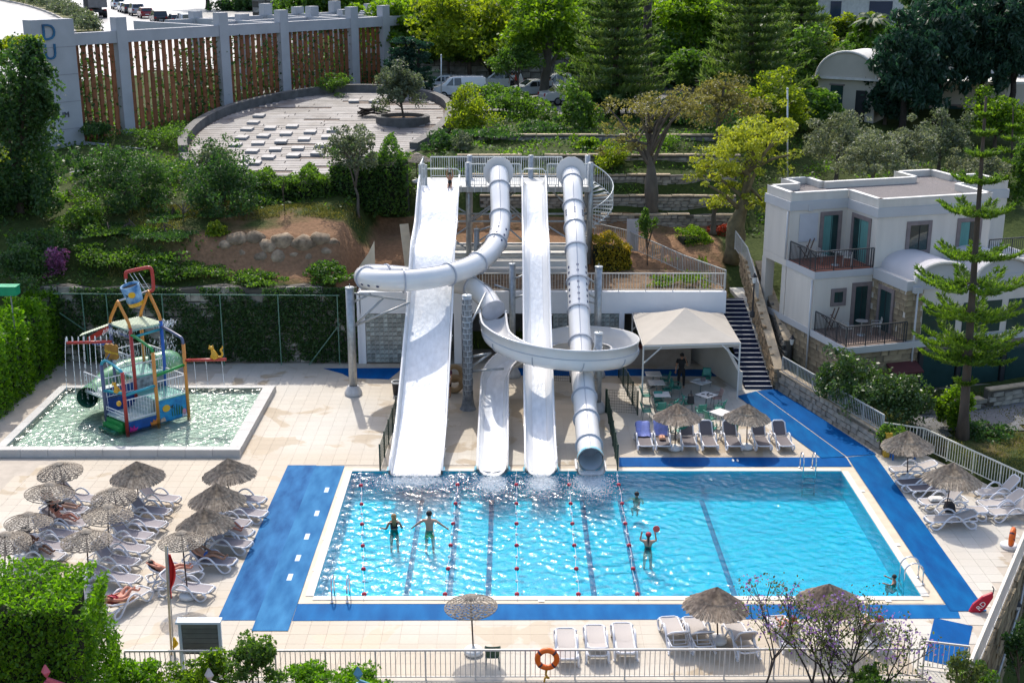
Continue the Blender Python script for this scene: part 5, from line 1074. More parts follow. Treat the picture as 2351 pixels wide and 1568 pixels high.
def table(px, py, rz, label, s=.78, leg=None):
    g = G(px, py, .74); g.z = 0; t = thing('cafe_table', label, 'table', g, R(rz), 'white square cafe tables')
    MB().box((0, 0, .735), (s, s, .03)).build('table_top', ttop, t, w=False, bevel=.008); MB().tube([(0, 0, .03), (0, 0, .72)], .035, 10).build('pedestal', leg or legm, t, True, w=False)
    for a in (0, 90): MB().box((0, 0, .02), (.55, .07, .035), rz=R(a+45)).build('foot', leg or legm, t, w=False)
    return t
table(1500, 858, 2, 'white table at the back left under the tent, by the dark blue mat'); table(1507, 878, 2, 'white table, second from the back on the left side of the tent'); table(1519, 905, 2, 'white table, third from the back on the left side of the tent'); table(1609, 876, 40, 'white table with papers and a carrier on it, in front of the cream wall'); table(1622, 906, 42, 'white table with phones lying on it, before the pale pink chair'); table(1655, 946, 40, 'sunlit white table left of the right umbrella', leg=ttop); table(1541, 958, 10, 'table hidden under the straw umbrella with teal chairs around')
for i, (px, py, rz, lab) in enumerate([(1526, 872, 90, 'teal chair right of the backmost left table'), (1531, 893, 100, 'teal chair right of the second left table'), (1553, 889, 250, 'teal chair in front of the man in black'), (1622, 866, 170, 'teal chair behind the table with papers'), (1483, 907, 270, 'teal chair left of the second table, by the tent pole'), (1484, 942, 275, 'teal chair at the left tent pole with the sunlit seat'), (1512, 921, 180, 'teal chair behind the third left table'), (1517, 938, 5, 'teal chair in front of the third left table'), (1541, 935, 60, 'teal chair right of the third left table'), (1556, 928, 80, 'teal chair turned to the tall table, by the black bag'), (1580, 924, 270, 'teal chair with the black bag hung on its back'), (1609, 943, 10, 'teal chair in front of the table with phones'), (1652, 936, 60, 'teal chair at the right corner of the table with phones'), (1631, 960, 300, 'teal chair left of the sunlit table'), (1633, 982, 330, 'teal chair before the sunlit table, nearest the loungers'), (1680, 984, 30, 'teal chair half under the right umbrella'), (1523, 985, 330, 'teal chair under the left umbrella, its left one'), (1563, 988, 20, 'teal chair under the left umbrella, its right one')]):
    chair(px, py, rz, lab)
chair(1645, 912, 100, 'pale pink chair behind the table with phones', pinkc, group=None)
gcp = chair(1131, 1500, 0, 'dark green chair beside the open wicker umbrella at the front railing', dgr, group=None)
cl = thing('table_papers', 'white papers and napkins with a bottle carrier on the cafe table', 'papers', G(1609, 876, .755)); b0 = cl.location
for k in range(5): MB().box(b0+Vector((rnd.uniform(-.22, .22), rnd.uniform(-.2, .2), .012+.013*k)), (.3, .2, .01), rz=rnd.random()*3).build('sheet', basem, cl)
MB().box(b0+Vector((.1, -.1, .17)), (.24, .16, .2)).build('carrier', mat('carrier', (.12, .10, .10), .6), cl, bevel=.02)
for k, (dx, dy) in enumerate(((-.15, .05), (.1, .12), (.05, -.15), (.22, -.05))):
    p = G(1622, 906, .755)+Vector((dx, dy, 0)); o = MB().box(p+Vector((0, 0, .01)), (.16, .09, .012), rz=k).build('phone', dark); tag(o, ['small dark phone at the left corner of the table with phones', 'small dark phone farthest back on the table with phones', 'small dark phone nearest the front edge of the table with phones', 'small dark phone at the right corner of the table with phones'][k], 'phone', 'phones on the cafe table')
bag(G(1581, 925, .5)+Vector((.1, 0, 0)), (.32, .36, .42), mat('bag_black', (.02, .02, .025), .7), 'black shoulder bag on the teal chair under the tent')
fl = G(1688, 1058); ff = thing('flip_flops', 'pair of white flip flops on the dark blue mat behind the pool', 'flip flops', (fl.x, fl.y, .014))
for s in (-.1, .1): o = MB().prism([(s+.05*math.cos(a)*(1-.2*math.sin(a)), .13*math.sin(a)) for a in [2*math.pi*k/12 for k in range(12)]], 0, .03).build('sole', basem, ff, w=False); MB().tube([(s-.05, .0, .03), (s, .07, .07), (s+.05, 0, .03)], .01, 5).build('thong', legm, o, w=False)
# ================================================================ tent
cnv = mat('canvas', (0.42, 0.385, 0.335), .8, .05, 1.5, bump=.15, bscale=3); tent = thing('tent', 'beige pavilion tent over the cafe tables in front of the bar', 'tent', (8.8, 62.5, 0))
tc_ = [Vector((6.38, 59.4, 2.95)), Vector((11.15, 59.9, 2.95)), Vector((11.15, 65.3, 2.95)), Vector((6.38, 65.3, 2.95))]; ap = Vector((8.78, 62.5, 3.98))
for i in range(4):
    p, q = tc_[i], tc_[(i+1) % 4]; rows = []
    for k in range(9): f = k/8; sag = -.10*math.sin(f*math.pi); rows.append([(p+(ap-p)*f)+((q+(ap-q)*f)-(p+(ap-p)*f))*(j/8)+Vector((0, 0, sag-.03*math.sin(j/8*math.pi)*(1-f))) for j in range(9)])
    o = MB().grid(rows).build('roof_panel', cnv, tent, True); MB().quad(p, q, q-Vector((0, 0, .24)), p-Vector((0, 0, .24))).build('valance', cnv, o)
pwm = mat('tent_pole', (0.62, 0.61, .58), .5, .05, 3)
for c in tc_: MB().box((c.x, c.y, c.z/2-.02), (.075, .075, c.z)).build('pole', pwm, tent)
for i, j in ((0, 1), (1, 0), (3, 2), (2, 3)): c = tc_[i]; d = (tc_[j]-c).normalized(); MB().bar(c+Vector((0, 0, -.95)), c+d*.9+Vector((0, 0, -.12)), .06).build('brace', pwm, tent)
for i in range(4): MB().bar(tc_[i]-Vector((0, 0, .06)), tc_[(i+1) % 4]-Vector((0, 0, .06)), .06).build('edge_bar', pwm, tent)
# ================================================================ flag pole, board, buoys, bag, cabinet, bench
fpb = G(394, 1502); fpt = GY(380, 1252, fpb.y); fp_ = thing('flag_pole', 'pale pole with a long red flag above a small yellow one', 'flag pole', fpb)
MB().tube([fpb, fpt], .035, 8).build('pole', mat('pale_pole', (.50, .42, .28), .5, .1, 3), fp_, True); MB().tube([fpb+Vector((.07, .02, 0)), fpt+Vector((.05, 0, -.05))], .02, 6).build('second_pole', galv, fp_, True)
def flag(p0, L, w_, m, name):
    rows = []
    for i in range(13):
        f = i/12; ww = w_*(math.sin(math.pi*min(1, f*1.15+.12))**.7)*(1 if f < .75 else 1-(f-.75)*1.5); rows.append([p0+Vector((.05+ww*j/6, .05*math.sin(j*1.8+f*5), -L*f-.05*j/6)) for j in range(7)])
    MB().grid(rows).build(name, m, fp_, True).modifiers.new('thickness', 'SOLIDIFY').thickness = .008
flag(fpb+(fpt-fpb)*.93, 1.5, .2, mat('flag_red', (0.55, 0.012, 0.012), .7, .12, 4), 'red_flag'); flag(fpb+(fpt-fpb)*.17, .5, .17, mat('flag_yellow', (.72, .48, .02), .7, .1, 4), 'yellow_flag')
nb = G(467, 1537); nbt = thing('notice_board', 'grey slatted notice board with a pale blue frame behind the front railing', 'notice board', (nb.x, 34.75, 0)); nbm = mat('board_frame', (0.40, 0.50, 0.56), .5, .06, 3)
zt = GY(467, 1423, 34.75).z
for s in (-.6, .6): MB().box((nb.x+s, 34.75, zt/2), (.09, .09, zt)).build('post', nbm, nbt)
MB().box((nb.x, 34.7, zt), (1.36, .32, .07)).build('top_cover', mat('board_cover', (.56, .63, .68), .5), nbt)
for k in range(6): MB().box((nb.x, 34.75, zt-.2-.165*k), (1.1, .04, .155)).build('slat', mat('board_slat', (0.10, 0.115, 0.105), .6, .15, 3, rnd_var=.15), nbt)
MB().box((nb.x, 34.78, zt-.62), (1.12, .02, 1.1)).build('back', dark, nbt)
def buoy(c, label, tilt=R(90), rz=0, rad=.29):
    t = thing('ring_buoy', label, 'ring buoy', c); om = mat('buoy_orange', (0.72, 0.13, 0.01), .45, .06, 3); bk_ = mat('buoy_band', (0.06, .03, .05), .6); M = Matrix.Rotation(rz, 3, 'Z') @ Matrix.Rotation(tilt, 3, 'X')
    b = MB().tube([(rad*math.cos(2*math.pi*k/28), rad*math.sin(2*math.pi*k/28), 0) for k in range(28)], .085, 10, closed=True); b.v = [tuple(M @ Vector(v)) for v in b.v]; o = b.build('ring', om, t, True, w=False)
    for q in range(4):
        a = math.pi/4+q*math.pi/2; b = MB().tube([(rad*math.cos(a+e), rad*math.sin(a+e), 0) for e in (-.1, 0, .1)], .09, 10); b.v = [tuple(M @ Vector(v)) for v in b.v]; b.build('band', bk_, o, w=False)
    return t
bc_ = GY(1256, 1512, 33.9); bu = buoy(bc_, 'orange ring buoy hanging on the front railing beside a pale lounger')
MB().tube(catmull([bc_+Vector((0, -.03, -.33)), bc_+Vector((-.03, -.05, -.5)), bc_+Vector((.06, -.05, -.62)), bc_+Vector((-.05, -.05, -.6)), bc_+Vector((-.08, -.05, -.75))], 4), .03, 6).build('rope', mat('rope_yellow', (.5, .28, .03), .8, .2, 6), bu, True)
b2 = GY(2336, 1240, 43.0); buoy((b2.x-.25, 42.9, .62), 'orange ring buoy on the right railing, cut by the picture edge', R(90), R(60))
p = G(2316, 1256); o = MB().lathe([(.3, 0), (.32, .05), (.32, .12), (.25, .17), (.06, .18)], 20, p, True).build('umbrella_base', basem, None, True); tag(o, 'white round umbrella base standing alone by the right railing', 'umbrella base')
rbp = GY(2256, 1386, 38.45); rbt = thing('rescue_bag', 'red rescue bag with white letters tied to the right railing', 'rescue bag', rbp); d_ = Vector((.51, .86, 0)).normalized(); b = MB(); rp = [Vector((-.42, 0, -.28)), Vector((-.16, 0, -.42)), Vector((.12, 0, -.16)), Vector((.34, 0, .26)), Vector((.28, 0, .42)), Vector((-.02, 0, .28)), Vector((-.3, 0, .0))]
b.add([tuple(v+Vector((-.02, -.06, 0))) for v in rp]+[tuple(v*1.06+Vector((0, .08, 0))) for v in rp], [tuple(range(7))[::-1], tuple(range(7, 14))]+[(q, (q+1) % 7, 7+(q+1) % 7, 7+q) for q in range(7)]); o = b.build('bag', mat('bag_red', (0.42, .006, .03), .5, .1, 4), rbt, w=False); o.modifiers.new('bevel', 'BEVEL').width = .03
text('RD', .26, face_matrix(rbp+Vector((-.06, -.068, -.04)), (.62, 0, .72), (-.72, 0, .62), o), basem, o); MB().tube([(.3, 0, .36), (.36, .1, .5), (.30, .1, .6)], .02, 6).build('tie', dark, rbt, w=False)
yc = G(2036, 1047); ycab = thing('yellow_cabinet', 'narrow yellow cabinet at the end of the stone wall', 'cabinet', yc); ym = mat('cabinet_yellow', (.50, .30, .02), .5, .12, 3); MB().box((0, 0, .55), (.32, .3, 1.1)).build('body', ym, ycab, w=False); MB().box((0, -.16, .55), (.26, .02, .95)).build('door', mat('cabinet_door', (.56, .36, .04), .5), ycab, w=False)
be = G(2072, 1052); bn = thing('blue_bench', 'low blue bench under the grey umbrella beside the yellow cabinet', 'bench', be, R(6)); bm_ = mat('bench_blue', (.01, .12, .38), .5, .1, 3)
for k in range(3): MB().box((0, -.14+.14*k, .42), (1.25, .12, .035)).build('seat_slat', bm_, bn, w=False)
for s in (-.5, .5): 
    for y in (-.14, .14): MB().box((s, y, .2), (.06, .06, .4)).build('leg', bm_, bn, w=False)
bi = G(912, 905); bt = thing('waste_bin', 'dark waste bin with a white rim left of the wide slide', 'bin', bi); MB().lathe([(.2, 0), (.25, .6), (.26, .62)], 14, (0, 0, 0), True).build('body', mat('bin_dark', (.03, .03, .035), .6), bt, True, w=False); MB().lathe([(.25, .6), (.29, .63), (.29, .68), (.24, .68)], 14).build('rim', basem, bt, True, w=False)
fr1 = G(1043, 902); t = thing('foam_floats', 'tan foam floats stacked upright in the shade behind the wide slide', 'floats', (fr1.x, 60.8, 0))
for k in range(3): b = MB().tube([(.36*math.cos(2*math.pi*q/20), .08*k, .5+.36*math.sin(2*math.pi*q/20)+.5*(k > 1)) for q in range(20)], .13, 8, closed=True); b.build('float_ring', mat('tan_float', (.30, .2, .10), .7, .15, 3), t, True, w=False)
# splashes where the slides meet the pool
sprm = mat('spray', (.85, .88, .9), .2, .03, 3, spec=.6); NR = np.random.default_rng(17)
octv = np.array([(1, 0, 0), (0, 1, 0), (-1, 0, 0), (0, -1, 0), (0, 0, .8), (0, 0, -.8)], float); octf = np.array([(0, 1, 4), (1, 2, 4), (2, 3, 4), (3, 0, 4), (1, 0, 5), (2, 1, 5), (3, 2, 5), (0, 3, 5)])
for px, w_, n, L_s in ((955, 1.9, 4800, 1.2), (1130, .8, 4500, 1.7), (1243, .8, 4500, 1.7), (1356, .9, 4500, 1.9)):
    g = G(px, 1098); f = np.abs(NR.normal(0, .5, n)); x = g.x+NR.normal(0, w_*.36, n)*(1+f*.45); y = 49.85-f*L_s; z = -.01+np.abs(NR.normal(0, .12, n))*np.clip(1-f, .12, 1); r_ = NR.uniform(.006, .03, n)*np.clip(1.15-.5*f, .4, 1)
    V = np.stack([x, y, z], 1)[:, None]+octv[None]*r_[:, None, None]; F = (np.arange(n)*6)[:, None, None]+octf[None]; tag(np_obj('splash', V.reshape(-1, 3), F.reshape(-1, 3), sprm, nm=3, smooth=True, loc=(g.x, 49.5, 0)), kind='stuff')
# ================================================================ garden terraces behind the tower
def terr_wall(x0, x1, y, zb, zt, label, maxn):
    t = thing('terrace_wall', label, 'terrace wall', ((x0+x1)/2, y, zb), group='dry stone terrace walls')
    stone_wall(t, (x0, y-.06), (x1, y-.06), zb, lambda s: zt+.04*math.sin(s*17), .46, .19, greystone, gmort, None, .4, maxn=maxn)
    k = max(2, int((x1-x0)/1.3)); cm_ = capm
    for i in range(k):
        if rnd.random() < .85: MB().box((x0+(x1-x0)*(i+.5)/k, y+.1, zt+.05+rnd.uniform(-.02, .02)), ((x1-x0)/k*.97, .42, .09)).build('cap_stone', cm_, t)
terr_wall(5.4, 13.6, 77.1, 4.9, 5.85, 'lowest stone terrace wall, behind the path and the grey panel', 180)
terr_wall(-2.0, 13.8, 78.1, 5.8, 6.82, 'second stone terrace wall from below, behind the bulging tree trunk', 250)
terr_wall(-2.5, 14.0, 79.25, 7.1, 7.92, 'third stone terrace wall from below, level with the tower platform', 200)
terr_wall(-3.5, 14.5, 81.15, 8.2, 8.88, 'fourth stone terrace wall, just above the tower railing', 170)
terr_wall(-2.5, 15.5, 86.15, 9.0, 9.48, 'topmost stone terrace wall, below the parked cars', 120)
cpw = thing('car_park_wall', 'rough stone wall behind the parked cars under the trees', 'wall', (0, 118, 9.5)); stone_wall(cpw, (-22, 118), (12, 118), 9.3, 12.6, 1.1, .55, mat('rubble', (.22, .2, .17), .95), gmort, None, .5, maxn=130)
# ================================================================ tilted round plaza
PLA, PLB = 7.7-80*.091, .091
def GPl(px, py, dz=0.0):
    d = _ray(px, py); t = (PLA+dz-CAM_H)/(d[2]-PLB*d[1]); return Vector((d[0]*t, d[1]*t, CAM_H+d[2]*t))
outl = [(570, 404), (650, 409), (730, 408), (810, 394), (885, 374), (950, 348), (1000, 315), (1028, 284), (1033, 256), (1010, 236), (965, 222), (900, 214), (830, 211), (760, 214), (680, 224), (600, 240), (520, 262), (462, 290), (430, 320), (420, 347), (440, 376), (500, 396)]
ow_ = [GPl(*p) for p in outl]; oc = catmull(ow_+[ow_[0]], 4)[:-1]; ctr = sum(oc, Vector())/len(oc); opoly = [(p.x, p.y) for p in oc]
pav = mat('plaza_strip', (0.15, 0.13, 0.12), .6, .16, .7, col2=(.25, .235, .23), rnd_var=.14, spec=.4); darkst = mat('plaza_rim', (.11, .105, .10), .75, .25, 2, bump=.3, rnd_var=.15); soil2 = mat('plaza_bed', (.13, .095, .075), .8, .4, 2)
zpl = lambda p: PLA+PLB*p[1]
pz = bpy.data.objects.new('plaza', MB().prism(opoly, lambda p: zpl(p)-2.5, lambda p: zpl(p)-.03).mesh('plaza', soil2)); C.objects.link(pz); tag(pz, kind='structure')
def span(y):
    xs_ = []; n = len(opoly)
    for i in range(n):
        (x1, y1), (x2, y2) = opoly[i], opoly[(i+1) % n]
        if (y1 > y) != (y2 > y): xs_.append(x1+(x2-x1)*(y-y1)/(y2-y1))
    return (min(xs_), max(xs_)) if len(xs_) > 1 else None
ymin = min(p[1] for p in opoly); ymax = max(p[1] for p in opoly); y = ymin+.3; yb = ymin+.15
while y < ymax-.4:
    sp_ = span(y)
    if sp_ and sp_[1]-sp_[0] > 2:
        x = sp_[0]+.5
        while x < sp_[1]-.6:
            L = min(rnd.uniform(2.5, 6.5), sp_[1]-.5-x)
            if rnd.random() > .07 and L > .5: z = zpl((0, y)); MB().box((x+L/2, y, z+rnd.uniform(-.008, .008)), (L-.06, .55, .05), M=Matrix.Rotation(math.atan(PLB)+rnd.uniform(-.012, .012), 3, 'X')).build('paving_strip', pav, pz, w=False)
            x += L
    y += .62
n = len(oc)
rimz = lambda p: .55 if p.y > ctr.y-7 else .14
for i in range(n):
    a, b_ = oc[i], oc[(i+1) % n]; h = rimz(a)
    MB().bar(a+Vector((0, 0, h/2-.1)), b_+Vector((0, 0, h/2-.1)), .6, h+.3).build('rim_stone', darkst, pz, w=False)
slabm = MB().box((0, 0, .08), (.82, .82, .16)).mesh('stepping_slab', mat('slab', (.33, .32, .315), .6, .08, 2))
ss_ = [(586+a/3.864, b_/3.864) for a, b_ in [(135, 1150), (330, 1135), (685, 1170), (75, 1220), (275, 1200), (490, 1185), (640, 1230), (30, 1285), (230, 1270), (435, 1250), (590, 1305), (180, 1340), (380, 1330), (340, 1395), (555, 1375), (120, 1410), (875, 910), (1060, 910)]]+[(a/3.864, b_/3.864) for a, b_ in [(2250, 1100), (2195, 1160), (2150, 1235), (2090, 1300), (2285, 1285), (2240, 1355), (2195, 1430), (2300, 1040), (2150, 1480), (2260, 1460)]]
for p in ss_: piece(slabm, 'stepping_slab', pz, GPl(*p)+Vector((0, 0, .03)), (R(4), 0, R(rnd.uniform(-8, 8))), w=False)
pc = GPl(925, 280); pr = thing('round_planter', 'dark round stone planter ring on the tilted plaza, holding the grey green tree', 'planter', pc)
MB().lathe([(2.0, -.4), (2.02, .45), (1.62, .48), (1.6, .2), (.01, .2)], 36).build('ring_wall', darkst, pr, w=False); MB().lathe([(1.6, .21), (.01, .3)], 24).build('soil', soilm, pr, w=False)
lg0 = GPl(856, 268); lp_ = thing('log_pile', 'heap of dark logs and branches beside the round planter', 'log pile', lg0)
for k in range(22): a = rnd.uniform(-.6, .6)+rnd.choice((0, .5)); L = rnd.uniform(.8, 1.6); c = Vector((rnd.uniform(-.8, .8), rnd.uniform(-.5, .6), rnd.uniform(.08, .6))); d = Vector((math.cos(a), math.sin(a)*.5, rnd.uniform(-.3, .3)))*L/2; MB().tube([c-d, c+d], rnd.uniform(.03, .08), 6).build('log', mat('log_dark', (.035, .025, .02), .9, .3, 4), lp_, w=False)
# ================================================================ pergola wall with wooden slats and sign pillar
conc = mat('pergola_concrete', (0.40, 0.40, 0.415), .8, .08, .8, bump=.08); woods = mat('wood_slat', (0.27, 0.095, 0.04), .7, .3, 2, stretch=(1, 1, .2), rnd_var=.25)
pa = G(178, 322, 8.5); pb2 = GY(830, 60, 115); pa2 = (pa.x, pa.y); pb3 = (pb2.x, pb2.y); PD_ = Vector((pb2.x-pa.x, pb2.y-pa.y, 0)); PL = PD_.length; PD_.normalize(); PN = Vector((PD_.y, -PD_.x, 0)); pa = Vector((pa.x, pa.y, 0))
def tp(px, py): q = GV(px, py, pa2, pb3); return (Vector((q.x, q.y, 0))-pa).dot(PD_), q.z
pg = thing('pergola_wall', 'concrete frame wall with brown vertical wooden slats and rising pillars', 'pergola', (pa.x, pa.y, 8.0)); ZB = tp(256, 72)[1]; ZBB = tp(520, 83)[1]
def pbox(t0, t1, z0, z1, th, name, m, par=pg, off=0.0):
    c = pa+PD_*((t0+t1)/2)+PN*off; return MB().box((c.x, c.y, (z0+z1)/2), (t1-t0, th, z1-z0), rz=math.atan2(PD_.y, PD_.x)).build(name, m, par)
tend = tp(822, 60)[0]
pbox(.2, tend+8, ZBB, ZB, .55, 'beam', conc)
cols = [tp(271, 45)[0], tp(506, 40)[0], tp(645, 36)[0], tp(807, 33)[0], tp(880, 38)[0]]; zc = tp(271, 40)[1]
for t_ in cols: pbox(t_-.45, t_+.45, 7.5, zc, .7, 'column', conc)
slm_ = MB().box((0, 0, 0), (.40, .09, 1)).mesh('wood_slat', woods); ang_ = math.atan2(PD_.y, PD_.x); prev = .3
for k, t_ in enumerate(cols):
    n = max(2, round((t_-.5-prev)/.60))
    for i in range(n): c = pa+PD_*(prev+(i+.5)*(t_-.5-prev)/n); z0 = 8.0+rnd.uniform(-.1, .2); piece(slm_, 'wood_slat', pg, (c.x, c.y, (z0+ZBB)/2), (0, 0, ang_+.2), (1, 1, ZBB-z0))
    prev = t_+.5
for off, zt_ in ((-6, 16.3), (-12, 16.4)):
    for i, t_ in enumerate(cols[2:]+[cols[-1]+5, cols[-1]+10]): pbox(t_+1.2-.5, t_+1.2+.5, 10, zt_+(.4 if i % 2 else 0), .7, 'column', conc, off=off)
    pbox(cols[2]-2, cols[-1]+11, ZB-.9, ZB-.1, .5, 'beam', conc, off=off)
for t_ in cols[1:]+[cols[-1]+5]: 
    c = pa+PD_*(t_+.6)+PN*(-6.2); MB().bar((pa+PD_*t_+PN*(-.3)).to_tuple()[:2]+(ZB-.4,), (pa+PD_*(t_+1.2)+PN*(-12)).to_tuple()[:2]+(ZB-.4,), .45, .7).build('cross_beam', conc, pg)
sp = thing('sign_pillar', 'broad pale concrete pillar with blue upright letters at the left end of the slatted wall', 'pillar', (pa.x, pa.y, 8)); tl, zl = tp(57, 47); tr = tp(156, 47)[0]; sb = pbox(tl, tr, 6.8, zl, .9, 'slab', conc, sp, .15)
for k in range(1, 6): pbox(tl-.01, tr+.01, zl-k*(zl-7.2)/5.2-.02, zl-k*(zl-7.2)/5.2+.02, .93, 'joint', mat('joint_line', (.26, .26, .27), .8), sp, .15)
lb = mat('letter_blue', (.01, .09, .22), .25, .3, 1.2, spec=.6, col2=(.03, .2, .36)); ld = mat('letter_dark', (.07, .08, .10), .4)
for ch, px, py, h in (('D', 99, 76, 1.55), ('U', 103, 121, 1.5)):
    t_, z_ = tp(px, py); c = pa+PD_*t_+PN*.62; c.z = z_; text(ch, h, face_matrix(c, PD_, (0, 0, 1), sb), lb, sb, ext=.07)
t_, z_ = tp(139, 263); c = pa+PD_*t_+PN*.62; c.z = z_; text('IM', .55, face_matrix(c, PD_, (0, 0, 1), sb), ld, sb, ext=.04)
o = MB().prism([(-46, 84), (-20, 82), (-16, 88), (-22, 92), (-46, 90)], 6.5, 7.6).build('low_terrace', mat('grey_slab', (.24, .25, .25), .8, .1, 1)); tag(o, kind='structure')
lw = MB().bar(tuple(G(165, 338, 8.0)), tuple(G(420, 365, 7.4)), .5, .9); tag(lw.build('low_wall', conc), 'low curved grey concrete wall between sign pillar and plaza', 'wall')
# ================================================================ road, median, vehicles
def ground_sheet(name, poly, dz, m, step=3.0):
    x0, x1 = min(p[0] for p in poly), max(p[0] for p in poly); y0, y1 = min(p[1] for p in poly), max(p[1] for p in poly); b = MB(); nx_ = int((x1-x0)/step)+1; ny_ = int((y1-y0)/step)+1
    for i in range(nx_):
        for j in range(ny_):
            xa, ya = x0+i*step, y0+j*step
            if inpoly(poly, xa+step/2, ya+step/2): b.quad(*[(x, y, H1(x, y)+dz) for x, y in ((xa, ya), (xa+step, ya), (xa+step, ya+step), (xa, ya+step))])
    o = bpy.data.objects.new(name, b.mesh(name, m, True)); C.objects.link(o); tag(o, kind='structure'); return o
asph = mat('asphalt', (.16, .16, .165), .42, .1, .5, spec=.6, bump=.03)
ground_sheet('road', [(-105, 110), (-44, 108), (-30, 130), (-24, 165), (-20, 330), (-110, 330)], .07, asph)
ground_sheet('car_park', [(-22, 100.5), (14, 98), (17, 117), (-22, 117)], .06, mat('car_park_asphalt', (.13, .13, .13), .7, .15, .8), 1.5)
md = [Vector((*G(px, py, 12.3).to_2d(), 0)) for px, py in ((8, 9), (60, 17), (115, 30), (165, 48), (205, 72))]; mdc = catmull(md, 8); mt = thing('road_median', 'curved raised median strip with a kerb in the pale road', 'median', (md[2].x, md[2].y, 12)); kb_ = mat('kerb', (.42, .38, .34), .8)
for a, b_ in zip(mdc, mdc[1:]): 
    a = Vector((a.x, a.y, H1(a.x, a.y)+.12)); b_ = Vector((b_.x, b_.y, H1(b_.x, b_.y)+.12)); MB().bar(a, b_, 3.0, .3).build('strip', mat('median_grass', (.14, .14, .045), .9, .3, 2), mt); s_ = (b_-a).cross(Vector((0, 0, 1))).normalized()
    for q in (-1.6, 1.6): MB().bar(a+s_*q, b_+s_*q, .25, .42).build('kerb_stone', kb_, mt)
tyre = mat('tyre', (.015, .015, .016), .8); rimw = mat('wheel_rim', (.3, .3, .31), .35, .1, 3, metal=.6); cglass = mat('car_glass', (.015, .022, .028), .08, .1, 1, spec=.8); tail = mat('tail_light', (.35, .01, .01), .3); headl = mat('head_light', (.6, .6, .6), .2); plate = mat('number_plate', (.6, .6, .58), .5)
def car(label, x, y, z, rz, col, kind='hatch', group=None):
    """x forward; built at its own place"""
    cp = mat('car_paint_%d_%d_%d' % tuple(int(c*100) for c in col), col, .25, .04, 1, spec=.6, coat=.6); t = thing('car' if kind != 'van' else 'van', label, 'van' if kind == 'van' else 'car', (x, y, z), R(rz), group)
    P = {'hatch': ([(-2.0, .35), (-2.05, .75), (-1.95, .95), (-1.62, 1.42), (-1.3, 1.5), (.1, 1.5), (.95, .98), (1.95, .82), (2.1, .6), (2.08, .32)], 1.7), 'suv': ([(-2.15, .42), (-2.2, .85), (-2.12, 1.1), (-1.92, 1.68), (-1.6, 1.76), (.25, 1.74), (1.05, 1.15), (2.05, 1.0), (2.25, .72), (2.22, .4)], 1.82),
         'van': ([(-2.15, .4), (-2.2, 1.0), (-2.15, 1.72), (-1.95, 1.84), (.5, 1.84), (.9, 1.72), (1.5, 1.12), (2.15, .98), (2.25, .7), (2.22, .38)], 1.8), 'sedan': ([(-2.3, .4), (-2.35, .85), (-2.2, 1.0), (-1.5, 1.05), (-.95, 1.42), (-.5, 1.48), (.35, 1.46), (1.1, 1.0), (2.1, .85), (2.3, .62), (2.28, .36)], 1.78)}[kind]; prof, w_ = P; n = len(prof); b = MB(); hw = w_/2
    zt_ = max(p[1] for p in prof); rows = []
    for s, f in ((-1, 0), (-.93, 1), (-.55, 1.0), (.55, 1.0), (.93, 1), (1, 0)): rows.append([(px*(1 if f else .985), s*hw*(1-.16*max(0, (pz-1.0)/(zt_-1.0))), pz if f else min(pz, zt_-.03)*.995+.005) for px, pz in prof])
    b.grid(rows); b.add(rows[0], [tuple(range(n))]); b.add(rows[-1], [tuple(range(n))[::-1]]); body = b.build('body', cp, t, w=False)
    wx = (-1.28, 1.35)
    for wx_ in wx:
        for s in (-1, 1):
            o = MB().tube([(wx_, s*(hw-.2), .32), (wx_, s*(hw+.015), .32)], .32, 16).build('wheel', tyre, t, True, w=False); MB().tube([(wx_, s*(hw+.0), .32), (wx_, s*(hw+.025), .32)], .2, 12).build('rim', rimw, o, w=False)
    i1 = [i for i, p in enumerate(prof) if p[1] > zt_-.12]; 
    # side windows, rear and front glass set proud of the body
    zb_ = .98 if kind in ('hatch', 'sedan') else 1.12; xr = {'hatch': -1.55, 'suv': -1.8, 'van': -.15, 'sedan': -1.0}[kind]; xf = {'hatch': .72, 'suv': .85, 'van': 1.15, 'sedan': .85}[kind]; xt = {'hatch': .1, 'suv': .22, 'van': .6, 'sedan': .32}[kind]; xrt = {'hatch': -1.3, 'suv': -1.65, 'van': -.1, 'sedan': -.62}[kind]
    for s in (-1, 1):
        yb_ = s*(hw*(1-.16*max(0, (zb_-1)/(zt_-1)))+.006); yt_ = s*(hw*(1-.16*(zt_-.12-1)/(zt_-1))+.006); mx_ = (xr+xf)/2
        for xa, xb_, ta, tb_ in ((xr, mx_-.04, xrt, mx_-.04), (mx_+.04, xf, mx_+.04, xt)): b = MB(); q = [(xa, yb_, zb_), (xb_, yb_, zb_), (tb_, yt_, zt_-.12), (ta, yt_, zt_-.12)]; b.add(q+[(x_, y_-s*.03, z_) for x_, y_, z_ in q], [(0, 1, 2, 3) if s < 0 else (3, 2, 1, 0)]); b.build('side_window', cglass, t, w=False)
    def slope(x): 
        for (x1, z1), (x2, z2) in zip(prof[:], prof[1:]):
            if min(x1, x2) <= x <= max(x1, x2) and z1 > .7 and abs(x2-x1) > 1e-3: return z1+(z2-z1)*(x-x1)/(x2-x1)
        return zt_
    fa, fb2 = xt+.05, xf+.1; w2 = hw*.8; b = MB(); b.quad((fb2, -w2, slope(fb2)+.012), (fb2, w2, slope(fb2)+.012), (fa, w2*.92, slope(fa)+.012), (fa, -w2*.92, slope(fa)+.012)); b.build('windscreen', cglass, t, w=False)
